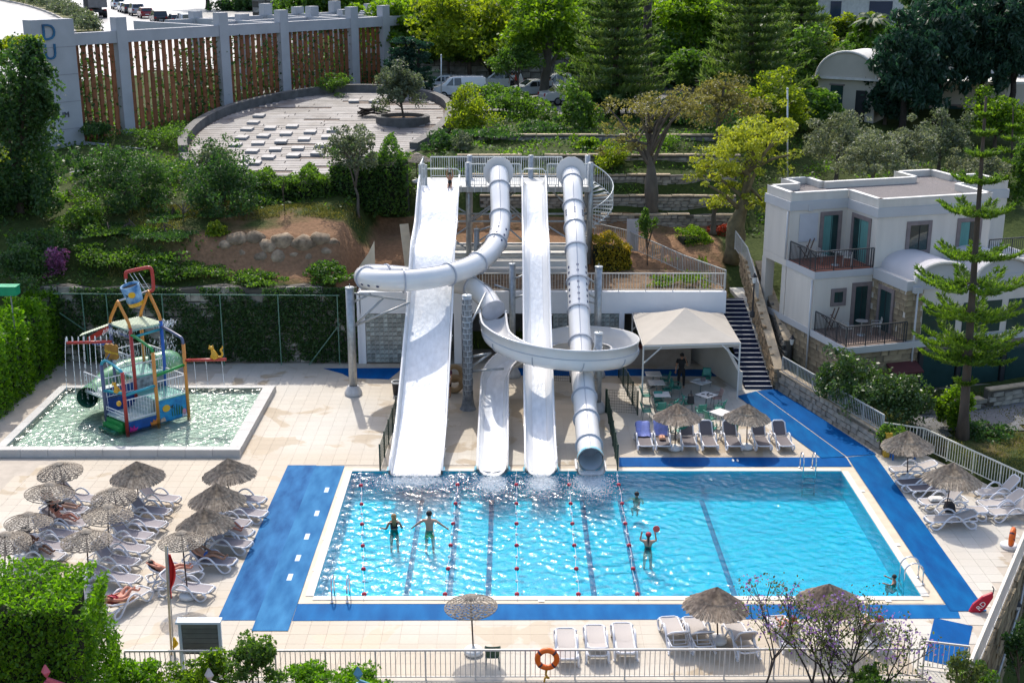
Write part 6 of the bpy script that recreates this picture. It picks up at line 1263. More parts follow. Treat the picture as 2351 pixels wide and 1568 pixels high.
    rz_ = {'hatch': (-1.98, .98, -1.66, 1.40), 'suv': (-2.14, 1.14, -1.95, 1.64), 'van': (-2.2, 1.15, -2.165, 1.66), 'sedan': (-1.5, 1.07, -.98, 1.42)}[kind]; b = MB(); b.quad((rz_[0]-.012, w2*.95, rz_[1]), (rz_[0]-.012, -w2*.95, rz_[1]), (rz_[2]-.012, -w2*.88, rz_[3]), (rz_[2]-.012, w2*.88, rz_[3])); b.build('rear_window', cglass, t, w=False)
    for s in (-1, 1): MB().box((prof[1][0]+.02, s*(hw-.2), .86), (.06, .26, .22)).build('tail_light', tail, t, w=False); MB().box((prof[-2][0]-.05, s*(hw-.28), .7), (.1, .32, .16)).build('headlight', headl, t, w=False); MB().box((xf-.1, s*(hw+.06), 1.05), (.12, .16, .12)).build('mirror', cp, t, w=False)
    MB().box((prof[0][0]-.03, 0, .55), (.05, .5, .12)).build('number_plate', plate, t, w=False); MB().box((0, 0, .33), (3.9, w_*.96, .14)).build('sill', dark, t, w=False)
    return t
wht, slv, rdc, blk, dgy = (.62, .63, .65), (.36, .37, .38), (.26, .015, .02), (.012, .013, .016), (.05, .055, .06)
gr1 = 'cars parked along the road beyond the slatted wall'; gr2 = 'white vehicles in the car park under the trees'
def road_pt(px, py): 
    z = 12.0
    for _ in range(6): p = G(px, py, z); z = H1(p.x, p.y)+.07
    return p
rp_ = [road_pt(*p) for p in ((271, 21), (286, 28), (296, 31), (314, 36), (334, 42), (365, 55), (404, 59), (427, 64))]; hd = math.degrees(math.atan2(rp_[0].y-rp_[5].y, rp_[0].x-rp_[5].x))
for p, c, k, lab in zip(rp_, (wht, wht, dgy, slv, rdc, blk, dgy, wht), ('suv', 'hatch', 'hatch', 'suv', 'hatch', 'suv', 'hatch', 'van'), ('white car farthest up the row on the road', 'white hatchback, second farthest in the row on the road', 'dark grey car between the white and silver ones on the road', 'silver car just behind the red one', 'red car parked on the road', 'black high car parked behind the red one', 'dark car half hidden beside the white van on the road', 'white van at the near end of the row on the road')): car(lab, p.x, p.y, p.z, hd+(0 if k != 'van' else 0), c, k, gr1)
for px, py, rz, c, k, lab in ((1022, 211, 178, wht, 'sedan', 'white sedan behind the white van, left in the car park'), (1056, 226, 183, wht, 'van', 'white panel van facing left, nearest in the car park'), (1146, 208, 178, wht, 'suv', 'white high car right of the panel van'), (1224, 224, 200, (.5, .53, .56), 'sedan', 'pale car seen past the big tree trunk in the car park'), (1292, 218, 176, wht, 'van', 'white high van behind the light sedan, right in the car park'), (1305, 239, 20, (.64, .62, .57), 'sedan', 'cream white car showing its red tail light in the bushes')):
    g = G(px, py, 9.56); car(lab, g.x, g.y, 9.56, rz, c, k, gr2)
tkp = road_pt(222, 40); tk = thing('tipper_truck', 'grey tipper truck driving away on the pale road at top left', 'truck', tkp, R(hd)); tkm = mat('truck_grey', (.16, .155, .15), .7, .2, 2); tkd = mat('truck_frame', (.04, .04, .04), .7)
MB().box((.3, 0, 2.2), (6.4, 2.5, 1.5)).build('tipper_body', tkm, tk, w=False); MB().box((.3, 0, .95), (8.4, 1.0, .35)).build('chassis', tkd, tk, w=False); MB().box((4.6, 0, 2.1), (2.0, 2.4, 2.3)).build('cab', mat('truck_cab', (.3, .3, .32), .5), tk, w=False, bevel=.08); MB().box((-2.95, 0, 2.2), (.1, 2.55, 1.55)).build('tailgate', mat('truck_gate', (.22, .2, .19), .7, .2, 2), tk, w=False)
for k in range(6): MB().box((-2.4+1.05*k, 1.27, 2.2), (.12, .08, 1.5)).build('side_rib', tkd, tk, w=False); MB().box((-2.4+1.05*k, -1.27, 2.2), (.12, .08, 1.5)).build('side_rib', tkd, tk, w=False)
for x in (-2.2, -1.0, 4.2):
    for s in (-1, 1): o = MB().tube([(x, s*.75, .55), (x, s*1.22, .55)], .55, 16).build('wheel', tyre, tk, True, w=False); MB().tube([(x, s*1.2, .55), (x, s*1.24, .55)], .3, 12).build('rim', rimw, o, w=False)
for s in (-1, 1): MB().box((-3.02, s*.95, 1.1), (.06, .35, .2)).build('tail_light', tail, tk, w=False); MB().box((-2.7, s*.95, .8), (.05, .5, .6)).build('mud_flap', tkd, tk, w=False)
# ================================================================ hotel block on the right
HA = Vector((15.03, 61.77, 0)); HT = R(16.7); e1 = Vector((math.cos(HT), math.sin(HT), 0)); e2 = Vector((-math.sin(HT), math.cos(HT), 0))
ho = thing('hotel_block', 'white flat roofed two storey hotel block with balconies on a stone base', 'building', HA, HT)
hp = mat('hotel_plaster', (0.59, 0.55, 0.49), .85, .06, 2.2, bump=.05, stretch=(1, 1, .12), detail=7); hband = mat('hotel_band', (0.46, 0.465, .47), .8, .05, .7); hst = mat('hotel_frame', (0.20, 0.165, 0.16), .8, .12, 4); hgl = mat('hotel_glass', (.02, .05, .05), .05, .2, 1, spec=.7); cur = mat('curtain', (.10, .25, .23), .8, .15, 5, stretch=(6, 6, .3)); grav = mat('roof_gravel', (.20, .18, .175), .95, .35, 30, bump=.8, bscale=50); clad = mat('stone_cladding', (.25, .19, .12), .85, .3, 2, bump=.4, col2=(.36, .29, .19), rnd_var=.28)
def hb(u0, u1, v0, v1, z0, z1, name, m, par=ho, **k): return MB().box(((u0+u1)/2, (v0+v1)/2, (z0+z1)/2), (u1-u0, v1-v0, z1-z0)).build(name, m, par, w=False, **k)
upoly = [(0, 2.85), (3.3, 2.85), (3.3, 0), (9.9, 0), (9.9, 2.85), (13, 2.85), (13, 5.5), (11.4, 5.5), (11.4, 7.5), (8.9, 7.5), (8.9, 5.6), (3.4, 5.6), (3.4, 7.2), (1.7, 7.2), (1.7, 5.5), (0, 5.5)]
def inset(poly, d):
    n = len(poly); out = []
    for i in range(n):
        p0, p1, p2 = (Vector(poly[i-1]), Vector(poly[i]), Vector(poly[(i+1) % n])); a = (p1-p0).normalized(); b_ = (p2-p1).normalized(); na = Vector((-a.y, a.x)); nb_ = Vector((-b_.y, b_.x)); out.append(tuple(p1+(na+nb_)*d))
    return out
MB().prism(upoly, 6.0, 8.55).build('upper_wall', hp, ho, w=False)
MB().prism(inset(upoly, -.06), 8.55, 9.02).build('cornice', hband, ho, w=False); 
MB().prism(inset(upoly, .05), 9.02, 9.12).build('roof_gravel', grav, ho, w=False)
ip_ = inset(upoly, .02); n = len(ip_)
for i in range(n):
    a, b_ = Vector((*ip_[i], 9.23)), Vector((*ip_[(i+1) % n], 9.23)); d = (b_-a).normalized(); nn = Vector((-d.y, d.x, 0))*.12; MB().bar(a+nn, b_+nn+d*0, .22, .42).build('parapet', hp, ho, w=False); MB().bar(a+nn+Vector((0, 0, .225)), b_+nn+Vector((0, 0, .225)), .27, .04).build('parapet_cap', mat('parapet_cap', (.66, .64, .60), .7), ho, w=False)
hb(0, 3.3, 0, 2.84, 3.05, 5.65, 'lower_wall', hp); hb(-.04, 3.34, -.04, 2.9, 5.65, 6.0, 'balcony_slab', hband); hb(.02, 3.28, .02, 2.8, 6.0, 6.03, 'balcony_tiles', mat('red_tile', (.22, .075, .045), .6, .2, 3))
hb(0, 3.32, 2.85, 5.5, 5.62, 5.99, 'rear_slab', hp)
for v in (3.0, 5.2): hb(.05, .55, v, v+.45, 2.6, 5.62, 'column', hp)
hb(1.6, 3.3, 2.9, 5.5, 2.6, 5.6, 'rear_wall', mat('rear_wall', (.28, .24, .20), .9))
hb(3.31, 13, -3.0, 5.5, 2.75, 5.95, 'wing_wall', hp); hb(3.27, 13, -3.06, -2.98, 5.55, 6.02, 'wing_band', hband); hb(3.26, 3.31, -3.05, -.05, 5.5, 6.02, 'wing_band', hband)
hb(.05, 13, -3.2, 5.5, .0, 2.72, 'stone_base', mort); hb(-.05, 3.45, -3.35, -.04, 2.72, 3.05, 'balcony_slab', hband); hb(-.03, .0, -.05, 5.4, 2.72, 3.05, 'base_band', hband); hb(.05, 3.3, -3.25, -.02, 3.05, 3.07, 'balcony_tiles', mat('brown_tile', (.20, .14, .11), .6, .2, 3))
hb(3.4, 13, -3.3, -3.2, 2.72, 3.05, 'slab_edge', hband)
# stone cladding: stones of the base and of the wing's left wall
cst = [MB().box((0, 0, 0), (.46*f, .06, .27*g)).mesh('cladding_stone', clad) for f, g in ((1, 1), (.75, .95), (1.2, 1.02))]
for z in np.arange(.3, 2.7, .285):
    for v in np.arange(-3.1, 2.6, .49): piece(rnd.choice(cst), 'cladding_stone', ho, (.04+rnd.uniform(-.01, .015), v+rnd.uniform(-.04, .04)+.2*(int(z*4) % 2), z), (0, 0, R(90)), w=False)
    for u in np.arange(.25, 4.5, .49): piece(rnd.choice(cst), 'cladding_stone', ho, (u+.2*(int(z*4) % 2), -3.22, z), w=False)
for z in np.arange(3.2, 5.5, .285):
    for v in np.arange(-2.85, -.1, .49): piece(rnd.choice(cst), 'cladding_stone', ho, (3.3, v+.2*(int(z*4) % 2), z), (0, 0, R(90)), w=False)
    for u in (3.5, 3.95): piece(rnd.choice(cst), 'cladding_stone', ho, (u, -3.02, z), w=False)
def opening(u0, u1, z0, z1, v=0.0, curtain=0.5, side=None, fr=.2, door=False):
    """frame, glass and curtain in a wall; side: a wall facing left at u=side"""
    if side is None: f = lambda a0, a1, b0, b1, d0, d1, nm, m, par: hb(a0, a1, v-d1, v-d0, b0, b1, nm, m, par)
    else: f = lambda a0, a1, b0, b1, d0, d1, nm, m, par: hb(side-d1, side-d0, a0, a1, b0, b1, nm, m, par)
    w_ = f(u0, u1, z0, z1, -.02, .015, 'window', hgl, ho)
    for a0, a1, b0, b1 in ((u0-fr, u0, z0-(0 if door else fr), z1+fr), (u1, u1+fr, z0-(0 if door else fr), z1+fr), (u0, u1, z1, z1+fr))+(() if door else ((u0, u1, z0-fr, z0),)): f(a0, a1, b0, b1, -.05, .06, 'frame', hst, w_)
    f(u0+(u1-u0)*.52, u0+(u1-u0)*.56, z0, z1, .015, .03, 'mullion', dark, w_)
    if curtain: f(u0+.02, u0+(u1-u0)*curtain, z0+.02, z1-.02, .016, .024, 'curtain', cur, w_)
opening(5.2, 6.25, 6.75, 8.05, curtain=0); opening(8.15, 9.2, 6.75, 8.05, curtain=.55)
opening(1.95, 2.8, 6.05, 8.2, v=2.85, door=True, curtain=.6); opening(.7, 2.1, 6.05, 8.2, side=3.3, door=True, curtain=.62)
hb(.55, 1.6, 2.79, 2.85, 6.9, 8.35, 'shutter_panel', mat('shutter', (.46, .47, .50), .6, .04, 3)); hb(.5, 1.65, 2.8, 2.85, 6.05, 6.85, 'shutter_panel', hp)
opening(1.15, 1.65, 4.35, 4.9, curtain=0, fr=.18); opening(2.35, 3.05, 3.1, 5.1, door=True, curtain=0); opening(-1.9, -.9, 3.1, 5.15, side=3.26, door=True, curtain=0)
for u0, u1 in ((4.3, 6.2), (6.6, 8.8), (9.2, 12)):
    hb(u0, u1, -3.03, -2.99, 3.1, 4.7, 'window', hgl); hb(u0, u1, -3.33, -3.19, .55, 2.5, 'window', hgl)
hb(3.9, 13, -3.5, -3.22, -.2, .5, 'plinth', mort)
for u in (4.2, 6.4, 9.0): hb(u-.12, u+.12, -3.4, -3.2, .5, 2.7, 'mullion', dark)
# barrel roofs over the wing
for uc, w_ in ((5.15, 1.5), (8.7, 1.6)):
    rows = []
    for v in (-3.1, .05): rows.append([(uc+w_*math.cos(a), v, 5.95+.9*math.sin(a)) for a in [math.pi*k/16 for k in range(17)]])
    MB().grid(rows).build('barrel_roof', mat('barrel_roof', (.50, .48, .49), .8, .06, 1), ho, True, w=False); MB().add([(uc+w_*math.cos(a), -3.02, 5.95+.9*math.sin(a)) for a in [math.pi*k/16 for k in range(17)]], [tuple(range(17))]).build('arch_front', hband, ho, w=False)
    MB().tube([(uc+w_*math.cos(a), -3.12, 5.95+.9*math.sin(a)) for a in [math.pi*k/16 for k in range(17)]], .09, 6).build('arch_rim', mat('arch_rim', (.66, .62, .55), .7), ho, w=False)
MB().prism([(3.3, -3), (13, -3), (13, 0), (3.3, 0)], 5.9, 5.99).build('wing_roof', hp, ho, w=False)
for (u, v, z0, z1) in ((3.75, -3.2, .3, 5.6), (-.08, .15, .4, 5.6), (-.08, 3.0, 6.0, 8.5)): MB().tube([(u, v-.06, z0), (u, v-.06, z1)], .05, 8).build('downpipe', hband, ho, True, w=False)
hb(3.55, 4.0, -3.3, -3.05, 5.45, 5.75, 'hopper', hband); hb(1.0, 1.25, 2.75, 2.85, 8.5, 8.85, 'hopper', hband)
aw = MB(); aw.add([(2.35, -3.25, 2.05), (4.0, -3.25, 2.05), (4.0, -4.0, 1.72), (2.35, -4.0, 1.72), (2.35, -3.25, 1.98), (4.0, -3.25, 1.98), (4.0, -4.0, 1.65), (2.35, -4.0, 1.65)], [(0, 3, 2, 1), (4, 5, 6, 7), (3, 7, 6, 2), (0, 4, 7, 3), (1, 2, 6, 5)]); aw.build('awning', mat('awning_red', (.07, .015, .015), .7, .2, 3), ho, w=False); hb(2.6, 3.3, -3.27, -3.2, .3, 1.7, 'door', dark)
def hl(u, v, z): return HA+e1*u+e2*v+Vector((0, 0, z))
fence('dark balcony railing on the upper floor of the hotel block', [hl(.0, 2.6, 6.02), hl(.0, .02, 6.02), hl(3.25, .02, 6.02)], 1.0, m=fbk, gap=.13, every=1.1, group='dark balcony railings of the hotel block')
fence('dark balcony railing on the lower floor of the hotel block', [hl(.02, -.3, 3.07), hl(.02, -3.28, 3.07), hl(3.3, -3.28, 3.07)], 1.0, m=fbk, gap=.13, every=1.1, group='dark balcony railings of the hotel block')
fence('dark railing at the right end of the hotel block, behind the star pine', [hl(10, .0, 6.02), hl(12.8, .0, 6.02)], 1.0, m=fbk, gap=.13, group='dark balcony railings of the hotel block')
hb(9.9, 13, 0, 2.84, 5.65, 6.0, 'balcony_slab', hband)
alu = mat('aluminium', (.55, .57, .58), .3, .05, 4, metal=.7)
def metal_chair(p, rz, lab):
    t = thing('balcony_chair', lab, 'chair', p, R(rz), 'metal chairs on the hotel balconies'); MB().box((0, 0, .44), (.44, .42, .025)).build('seat', alu, t, w=False)
    for s in (-1, 1): MB().tube([(s*.22, .2, 0), (s*.22, .2, .62), (s*.22, -.2, .64), (s*.22, -.2, 0)], .016, 6).build('leg', alu, t, w=False); MB().tube([(s*.2, -.2, .44), (s*.2, -.27, .85)], .016, 6).build('back_post', alu, t, w=False)
    for k in range(4): MB().box((0, -.225-.015*k, .55+.09*k), (.42, .015, .05)).build('back_slat', alu, t, w=False)
def metal_table(p, lab):
    t = thing('balcony_table', lab, 'table', p, 0, 'small tables on the hotel balconies'); MB().lathe([(.3, .7), (.31, .71), (.31, .725), (.0, .73)], 18).build('table_top', alu, t, w=False); MB().tube([(0, 0, .02), (0, 0, .7)], .03, 8).build('pedestal', alu, t, w=False); MB().lathe([(.22, 0), (.2, .03), (.03, .05)], 14).build('foot', alu, t, w=False)
metal_chair(hl(1.2, 1.5, 6.03), -70, 'metal chair left of the table on the upper hotel balcony'); metal_chair(hl(2.2, .7, 6.03), 70, 'metal chair right of the table on the upper hotel balcony'); metal_table(hl(1.7, 1.0, 6.03), 'small metal table on the upper hotel balcony')
metal_chair(hl(1.0, -1.7, 3.07), -70, 'metal chair left of the table on the lower hotel balcony'); metal_chair(hl(2.6, -1.7, 3.07), 80, 'metal chair right of the table on the lower hotel balcony'); metal_table(hl(1.85, -1.6, 3.07), 'small table on the lower hotel balcony')
rackm = mat('rack_brown', (.12, .07, .05), .7, .1, 3)
for u, v, z, lab in ((.95, -.35, 3.07, 'folded brown rack leaning by the wall of the lower balcony'), (.9, 2.4, 6.03, 'folded brown rack leaning by the wall of the upper balcony')):
    t = thing('folding_rack', lab, 'rack', hl(u, v, z), HT, 'folding racks on the hotel balconies')
    for s in (0, .5): 
        for a, b_ in (((-.55+s, .55), (.05+s, 0)), ((.1+s*.6, .9), (-.35+s*.5, 0))): MB().bar((a[0], s*.2, a[1]+.2), (b_[0], s*.2-.15, b_[1]), .045).build('slat', rackm, t, w=False)
    MB().bar((-.5, 0, .7), (-.5, .2, .7), .04).build('crosspiece', rackm, t, w=False)
# flat panel: vent box on the roof corner, aerial
# ================================================================ lawn path, low walls by the hotel, lamp posts
ground_sheet('garden_path', [(17.6, 53.6), (34, 56.5), (40, 62), (34, 62), (18.6, 56.2)], .05, mat('garden_asphalt', (.13, .13, .135), .8, .15, 2), .7)
gw = thing('garden_wall', 'low grey garden wall in front of the hotel glass, curving to the right', 'wall', (21, 57, .4)); stone_wall(gw, (19.0, 56.3), (22.3, 57.2), .3, .95, .5, .22, greystone, gmort, capm, .3, maxn=60); stone_wall(gw, (22.6, 57.4), (31, 60.5), .3, 1.3, .5, .22, greystone, gmort, capm, .3, maxn=140)
rw = thing('sloping_stone_wall', 'grey stone wall stepping down between the stairs and the hotel base', 'wall', (14.5, 66, 1)); stone_wall(rw, (13.7, 70), (14.1, 63.2), lambda s: 3.0-2.8*s, lambda s: 4.6-2.6*s, .5, .22, greystone, gmort, capm, .35, maxn=160)
MB_ = None
def lamp(p, label, h=2.3, grp='black lantern posts'):
    t = thing('lamp_post', label, 'lamp post', p, group=grp); lm_ = mat('lamp_black', (.015, .015, .017), .5)
    MB().lathe([(.13, 0), (.13, .25), (.06, .32), (.045, .5), (.035, h-.45), (.05, h-.4)], 10).build('post', lm_, t, True, w=False); MB().lathe([(.07, h-.4), (.13, h-.08), (.10, h-.06)], 6).build('lantern_glass', mat('lantern_glass', (.6, .6, .58), .3), t, w=False); MB().lathe([(.17, h-.08), (.05, h+.06), (.015, h+.14)], 6).build('lantern_roof', lm_, t, w=False)
lamp(G(1727, 728, 3.2), 'black lantern post beside the stone parapet of the stairs', 2.2); lamp((14.3, 62.6, .5), 'black lantern post at the corner of the hotel stone base', 1.9); lamp(GY(1639, 592, 76.0), 'small lantern post among the red leaved shrubs', 1.4)
zlo = -4.3; lpp = G(2318, 1532, zlo+0.6); lamp((lpp.x, lpp.y, lpp.z), 'black lantern post on the low ground below the right deck wall', 2.6)
sw_ = thing('deck_stone_wall', 'tall brown stone wall dropping from the right edge of the deck', 'wall', (16, 39, -4)); bst = mat('brown_stone', (.20, .15, .085), .95, .35, 2, bump=.6, col2=(.28, .23, .15), rnd_var=.28)
stone_wall(sw_, (13.35, 33.2), (19.5, 43.8), -4.4, -.02, .62, .4, bst, mort, None, .3, side=1, maxn=220); stone_wall(sw_, (19.5, 43.8), (21.2, 45.3), -4.4, -.02, .62, .4, bst, mort, None, .3, side=1, maxn=60)
MB().tube([(15.2, 36.0, -2.6), (18.2, 41.2, -1.3), (18.6, 41.9, -.4)], .05, 7).build('drain_pipe', galv, sw_, True)
# ================================================================ houses further up
vh = thing('vaulted_house', 'white house with a half barrel roof among the dark conifers', 'house', GY(1945, 285, 101)); vc = vh.location; vh.rotation_euler = (0, 0, R(-34)); zz = GY(1945, 178, 101).z-vc.z
MB().box((0, 1.2, zz/2-.5), (4.6, 3.9, zz+1)).build('wall', mat('house_cream', (.46, .42, .36), .85, .06, 1), vh, w=False)
rows = [[(2.35*math.cos(a), y, zz+2.0*math.sin(a)) for a in [math.pi*k/18 for k in range(19)]] for y in (-1.0, 3.4)]; MB().grid(rows).build('barrel_roof', mat('roof_white', (.62, .60, .56), .7, .05, 1), vh, True, w=False); MB().add(rows[0], [tuple(range(19))[::-1]]).build('gable', mat('house_cream', (.46, .42, .36), .85), vh, w=False); MB().tube([(p[0]*1.02, p[1]-.05, p[2]) for p in rows[0]], .1, 6).build('gable_rim', mat('rim_white', (.6, .58, .55), .7), vh, w=False)
MB().box((0, 1.2, zz-.02), (5.3, 4.9, .16)).build('eave', mat('rim_white', (.6, .58, .55), .7), vh, w=False); o = MB().box((-.75, -.78, 1.9), (1.0, .06, 2.2)).build('window', hgl, vh, w=False); MB().box((-.75, -.8, 3.05), (1.2, .1, .1)).build('lintel', hst, o, w=False); MB().box((1.2, -.78, 1.5), (.8, .06, 2.4)).build('door', dark, vh, w=False)
ch_ = thing('cream_house', 'cream house with a dark doorway and railing behind the dark conifers', 'house', GY(2130, 322, 104)); MB().box((1.5, 3, 2), (13, 5, 5.5)).build('wall', mat('house_cream', (.46, .42, .36), .85), ch_, w=False)
for x in (-3, -.5, 2.2, 5): o = MB().box((x, .46, 1.7), (1.1, .06, 2.0)).build('window', hgl, ch_, w=False); MB().box((x, .44, 2.75), (1.3, .1, .12)).build('lintel', hst, o, w=False)
MB().box((0, .2, 4.8), (13.5, 6, .2)).build('roof', mat('roof_white', (.62, .6, .56), .7), ch_, w=False)
fence('dark railing of the terrace in front of the cream house', [tuple(GY(2015, 318, 102)), tuple(GY(2085, 322, 101))], 1.1, m=fbk, gap=.2, group='dark railings near the far houses')
h3 = thing('upper_white_house', 'white house with a dark red roof edge at the top right of the photo', 'house', GY(1940, 62, 150)); MB().box((0, 3, 2), (13, 6, 6)).build('wall', mat('house_white', (.60, .58, .56), .85), h3, w=False); MB().box((-1.0, 2.6, 4.2), (14, 7.5, .35)).build('roof', mat('roof_red', (.14, .05, .04), .8), h3, w=False)
for x, w_ in ((-1.2, 1.2), (3.9, 2.6), (-4, 1.0)): MB().box((x, -.05, 1.5), (w_, .1, 2.6)).build('window', mat('deep_blue_glass', (.02, .04, .09), .1, .1, 1, spec=.7), h3, w=False)
h5 = thing('far_right_house', 'white house wall with small windows at the right edge behind the conifers', 'house', GY(2330, 300, 108)); MB().box((0, 2, 2.5), (10, 4, 6)).build('wall', mat('house_white', (.6, .58, .56), .85), h5, w=False)
for x in (-2, .3): MB().box((x, -.02, 3.3), (.9, .06, 1.2)).build('window', hgl, h5, w=False)
h4 = thing('grey_blue_block', 'grey blue apartment block glimpsed through the tree tops', 'building', GY(1330, 60, 175)); MB().box((0, 4, 2), (46, 8, 14)).build('wall', mat('block_grey', (.20, .23, .28), .8, .1, .3), h4, w=False)
for i in range(12):
    for j in range(3): MB().box((-20+3.6*i, -.05, -2+3.2*j), (1.6, .08, 1.5)).build('window', cglass, h4, w=False)
h6 = thing('stone_house', 'stone house front with pale window surrounds at the top left behind the pergola', 'house', GY(830, 45, 170)); stone_wall(h6, (h6.location.x-14, 170), (h6.location.x+16, 170), h6.location.z-2, h6.location.z+9, 1.5, .7, greystone, gmort, None, .6, maxn=200)
for x in (-6, 1, 8): o = MB().box((x, -.32, 1.6), (1.5, .1, 2.2)).build('window', cglass, h6, w=False); MB().box((x, -.3, 1.6), (2.0, .08, 2.7)).build('surround', mat('rim_white', (.6, .58, .55), .7), o, w=False)
MB().box((0, -1.2, -.2), (10, 2, 1.6)).build('porch', mat('house_white', (.6, .58, .56), .85), h6, w=False)
fpo = GY(684, 45, 160); t = thing('red_flag_staff', 'red flag on a thin staff behind the pergola pillars', 'flag', fpo); MB().tube([(0, 0, 0), (0, 0, 3.4)], .04, 6).build('staff', galv, t, w=False)
MB().grid([[(.02+.35*i+.15*math.sin(j), .1*math.sin(i*1.5), 3.2-.5*j-.35*i) for i in range(4)] for j in range(4)]).build('flag', mat('flag_red', (.55, .012, .012), .7), t, True, w=False)
for px, pt, pbt, Y, lab in ((1808, 205, 420, 79.5, 'thin pale pole rising in front of the yellow green tree'), (1013, 128, 225, 106, 'pale post standing at the left end of the car park'), (1698, 150, 215, 108, 'thin pale post in the dark trees right of the car park')):
    a, b_ = GY(px, pt, Y), GY(px, pbt, Y); t = thing('pole', lab, 'pole', b_, group='thin posts in the garden'); MB().tube([b_, a], .05, 8).build('shaft', rgal, t, True); MB().ball(a, .08, 8, 6).build('knob', rgal, t, True)
# ================================================================ vegetation
def cards(P, size, seed, aspect=.55, up=.35, droop=0.0, dirs=None, sv=.35):
    """leaf-sized faces at the points P"""
    g = np.random.default_rng(seed); n = len(P); d = g.normal(size=(n, 3)) if dirs is None else dirs+g.normal(size=(n, 3))*.35
    d[:, 2] -= droop; d /= np.linalg.norm(d, axis=1)[:, None]+1e-9; nn = g.normal(size=(n, 3)); nn[:, 2] += up*2; w = np.cross(d, nn); w /= np.linalg.norm(w, axis=1)[:, None]+1e-9
    s = (size*(1+g.uniform(-sv, sv, n)))[:, None]; a = P-d*s*.5; b = P+d*s*.5; m1 = P+w*s*aspect*.5; m2 = P-w*s*aspect*.5
    return np.stack([a, m1, b, m2], 1).reshape(-1, 3)
def leafobj(name, P, size, m, parent=None, seed=0, loc=None, **k):
    V = cards(P, size, seed, **k); n = len(P); F = np.arange(n*4).reshape(n, 4); r = np.random.default_rng(seed+5).random(n)
    return np_obj(name, V, F, m, parent, r, loc)
def clump_pts(c, rad, n, ncl, cr, seed, shell=.55, flat=1.0, top=0.0):
    g = np.random.default_rng(seed); d = g.normal(size=(ncl, 3)); d /= np.linalg.norm(d, axis=1)[:, None]; d[:, 2] = np.where(d[:, 2] < -.55, -d[:, 2]*.6, d[:, 2])
    rr_ = shell+(1-shell)*g.random(ncl)**.6; cc = d*rr_[:, None]; cs = cr*(1+g.uniform(-.35, .45, ncl)); k = g.integers(0, ncl, n)
    az = np.arctan2(d[:, 1], d[:, 0]); ph = g.random(4)*6.28; lob = 1+.26*np.sin(3*az+ph[0])*np.cos(2.2*d[:, 2]+ph[1])+.17*np.sin(5*az+ph[2]+3*d[:, 2])+.12*np.sin(7*d[:, 2]+ph[3]); lob = np.where(g.random(ncl) < .16, lob+g.uniform(.08, .32, ncl), lob); cc = cc*lob[:, None]
    e = g.normal(size=(n, 3)); e /= np.linalg.norm(e, axis=1)[:, None]; e[:, 2] = np.where(g.random(n) < top, np.abs(e[:, 2]), e[:, 2])
    q = cc[k]+e*(cs[k]*(.55+.5*g.random(n)))[:, None]*np.array([1, 1, flat]); return np.array(c)+q*np.array(rad), np.array(c)+cc*np.array(rad)
LF = dict(
 bright=leaf('leaf_bright', (.045, .105, .010), (.14, .24, .025), .58, tcol=(2.2, 2.1, .5)), lime=leaf('leaf_lime', (.07, .13, .012), (.20, .27, .028), .58, tcol=(2.1, 1.9, .5)),
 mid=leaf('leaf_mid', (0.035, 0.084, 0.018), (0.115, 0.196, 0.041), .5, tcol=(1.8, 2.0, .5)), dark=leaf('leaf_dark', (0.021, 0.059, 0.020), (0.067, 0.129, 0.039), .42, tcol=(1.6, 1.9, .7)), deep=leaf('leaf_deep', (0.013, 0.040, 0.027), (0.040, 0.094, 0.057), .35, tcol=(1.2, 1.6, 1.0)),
 olive=leaf('leaf_olive', (.10, .125, .08), (.22, .245, .165), .4, tcol=(1.4, 1.4, .8)), grey=leaf('leaf_grey', (0.069, 0.092, 0.057), (0.172, 0.201, 0.127), .4, tcol=(1.3, 1.4, .8)), yellow=leaf('leaf_yellow', (.17, .22, .022), (.40, .45, .07), .5, tcol=(1.5, 1.4, .4), clump=.8), brown=leaf('leaf_brown', (.10, .095, .035), (.24, .22, .08), .45, tcol=(1.5, 1.5, .7)),
 pine=leaf('needle_pine', (0.050, 0.098, 0.033), (0.131, 0.181, 0.062), .5, tcol=(1.6, 1.7, .7)), star=leaf('needle_star', (.045, .105, .016), (.14, .22, .035), .5, tcol=(1.8, 1.9, .5)), glossy=leaf('leaf_glossy', (0.029, 0.066, 0.022), (0.084, 0.144, 0.042), .35, rough=.42, tcol=(1.6, 1.8, .5), gloss=.6), ivy=leaf('leaf_ivy', (0.024, 0.068, 0.018), (0.081, 0.162, 0.030), .45, tcol=(2.0, 2.1, .5)), ivyb=leaf('leaf_ivy_bright', (.045, .125, .010), (.14, .27, .018), .55, tcol=(2.0, 2.1, .45), clump=1.2),
 red=leaf('leaf_red', (.13, .03, .015), (.36, .07, .035), .4, tcol=(1.6, .8, .5)), purple=leaf('petal_purple', (.18, .10, .30), (.38, .24, .50), .4, tcol=(1.3, 1, 1.3)), croton=leaf('leaf_croton', (.13, .16, .018), (.50, .38, .03), .45, tcol=(1.5, 1.3, .5)), jac=leaf('leaf_jacaranda', (.04, .065, .02), (.13, .165, .05), .45, tcol=(1.5, 1.6, .6)), magenta=leaf('petal_magenta', (.20, .06, .15), (.38, .16, .30), .4, tcol=(1.3, .9, 1.2)))
bark = mat('bark', (.085, .065, .05), .95, .3, 3, bump=.8, stretch=(1, 1, .3)); barkg = mat('grey_bark', (.105, .092, .075), .9, .25, 3, bump=.6, stretch=(1, 1, .4)); barkd = mat('dark_bark', (.035, .027, .022), .95, .3, 4, bump=.6)
TN = [0]
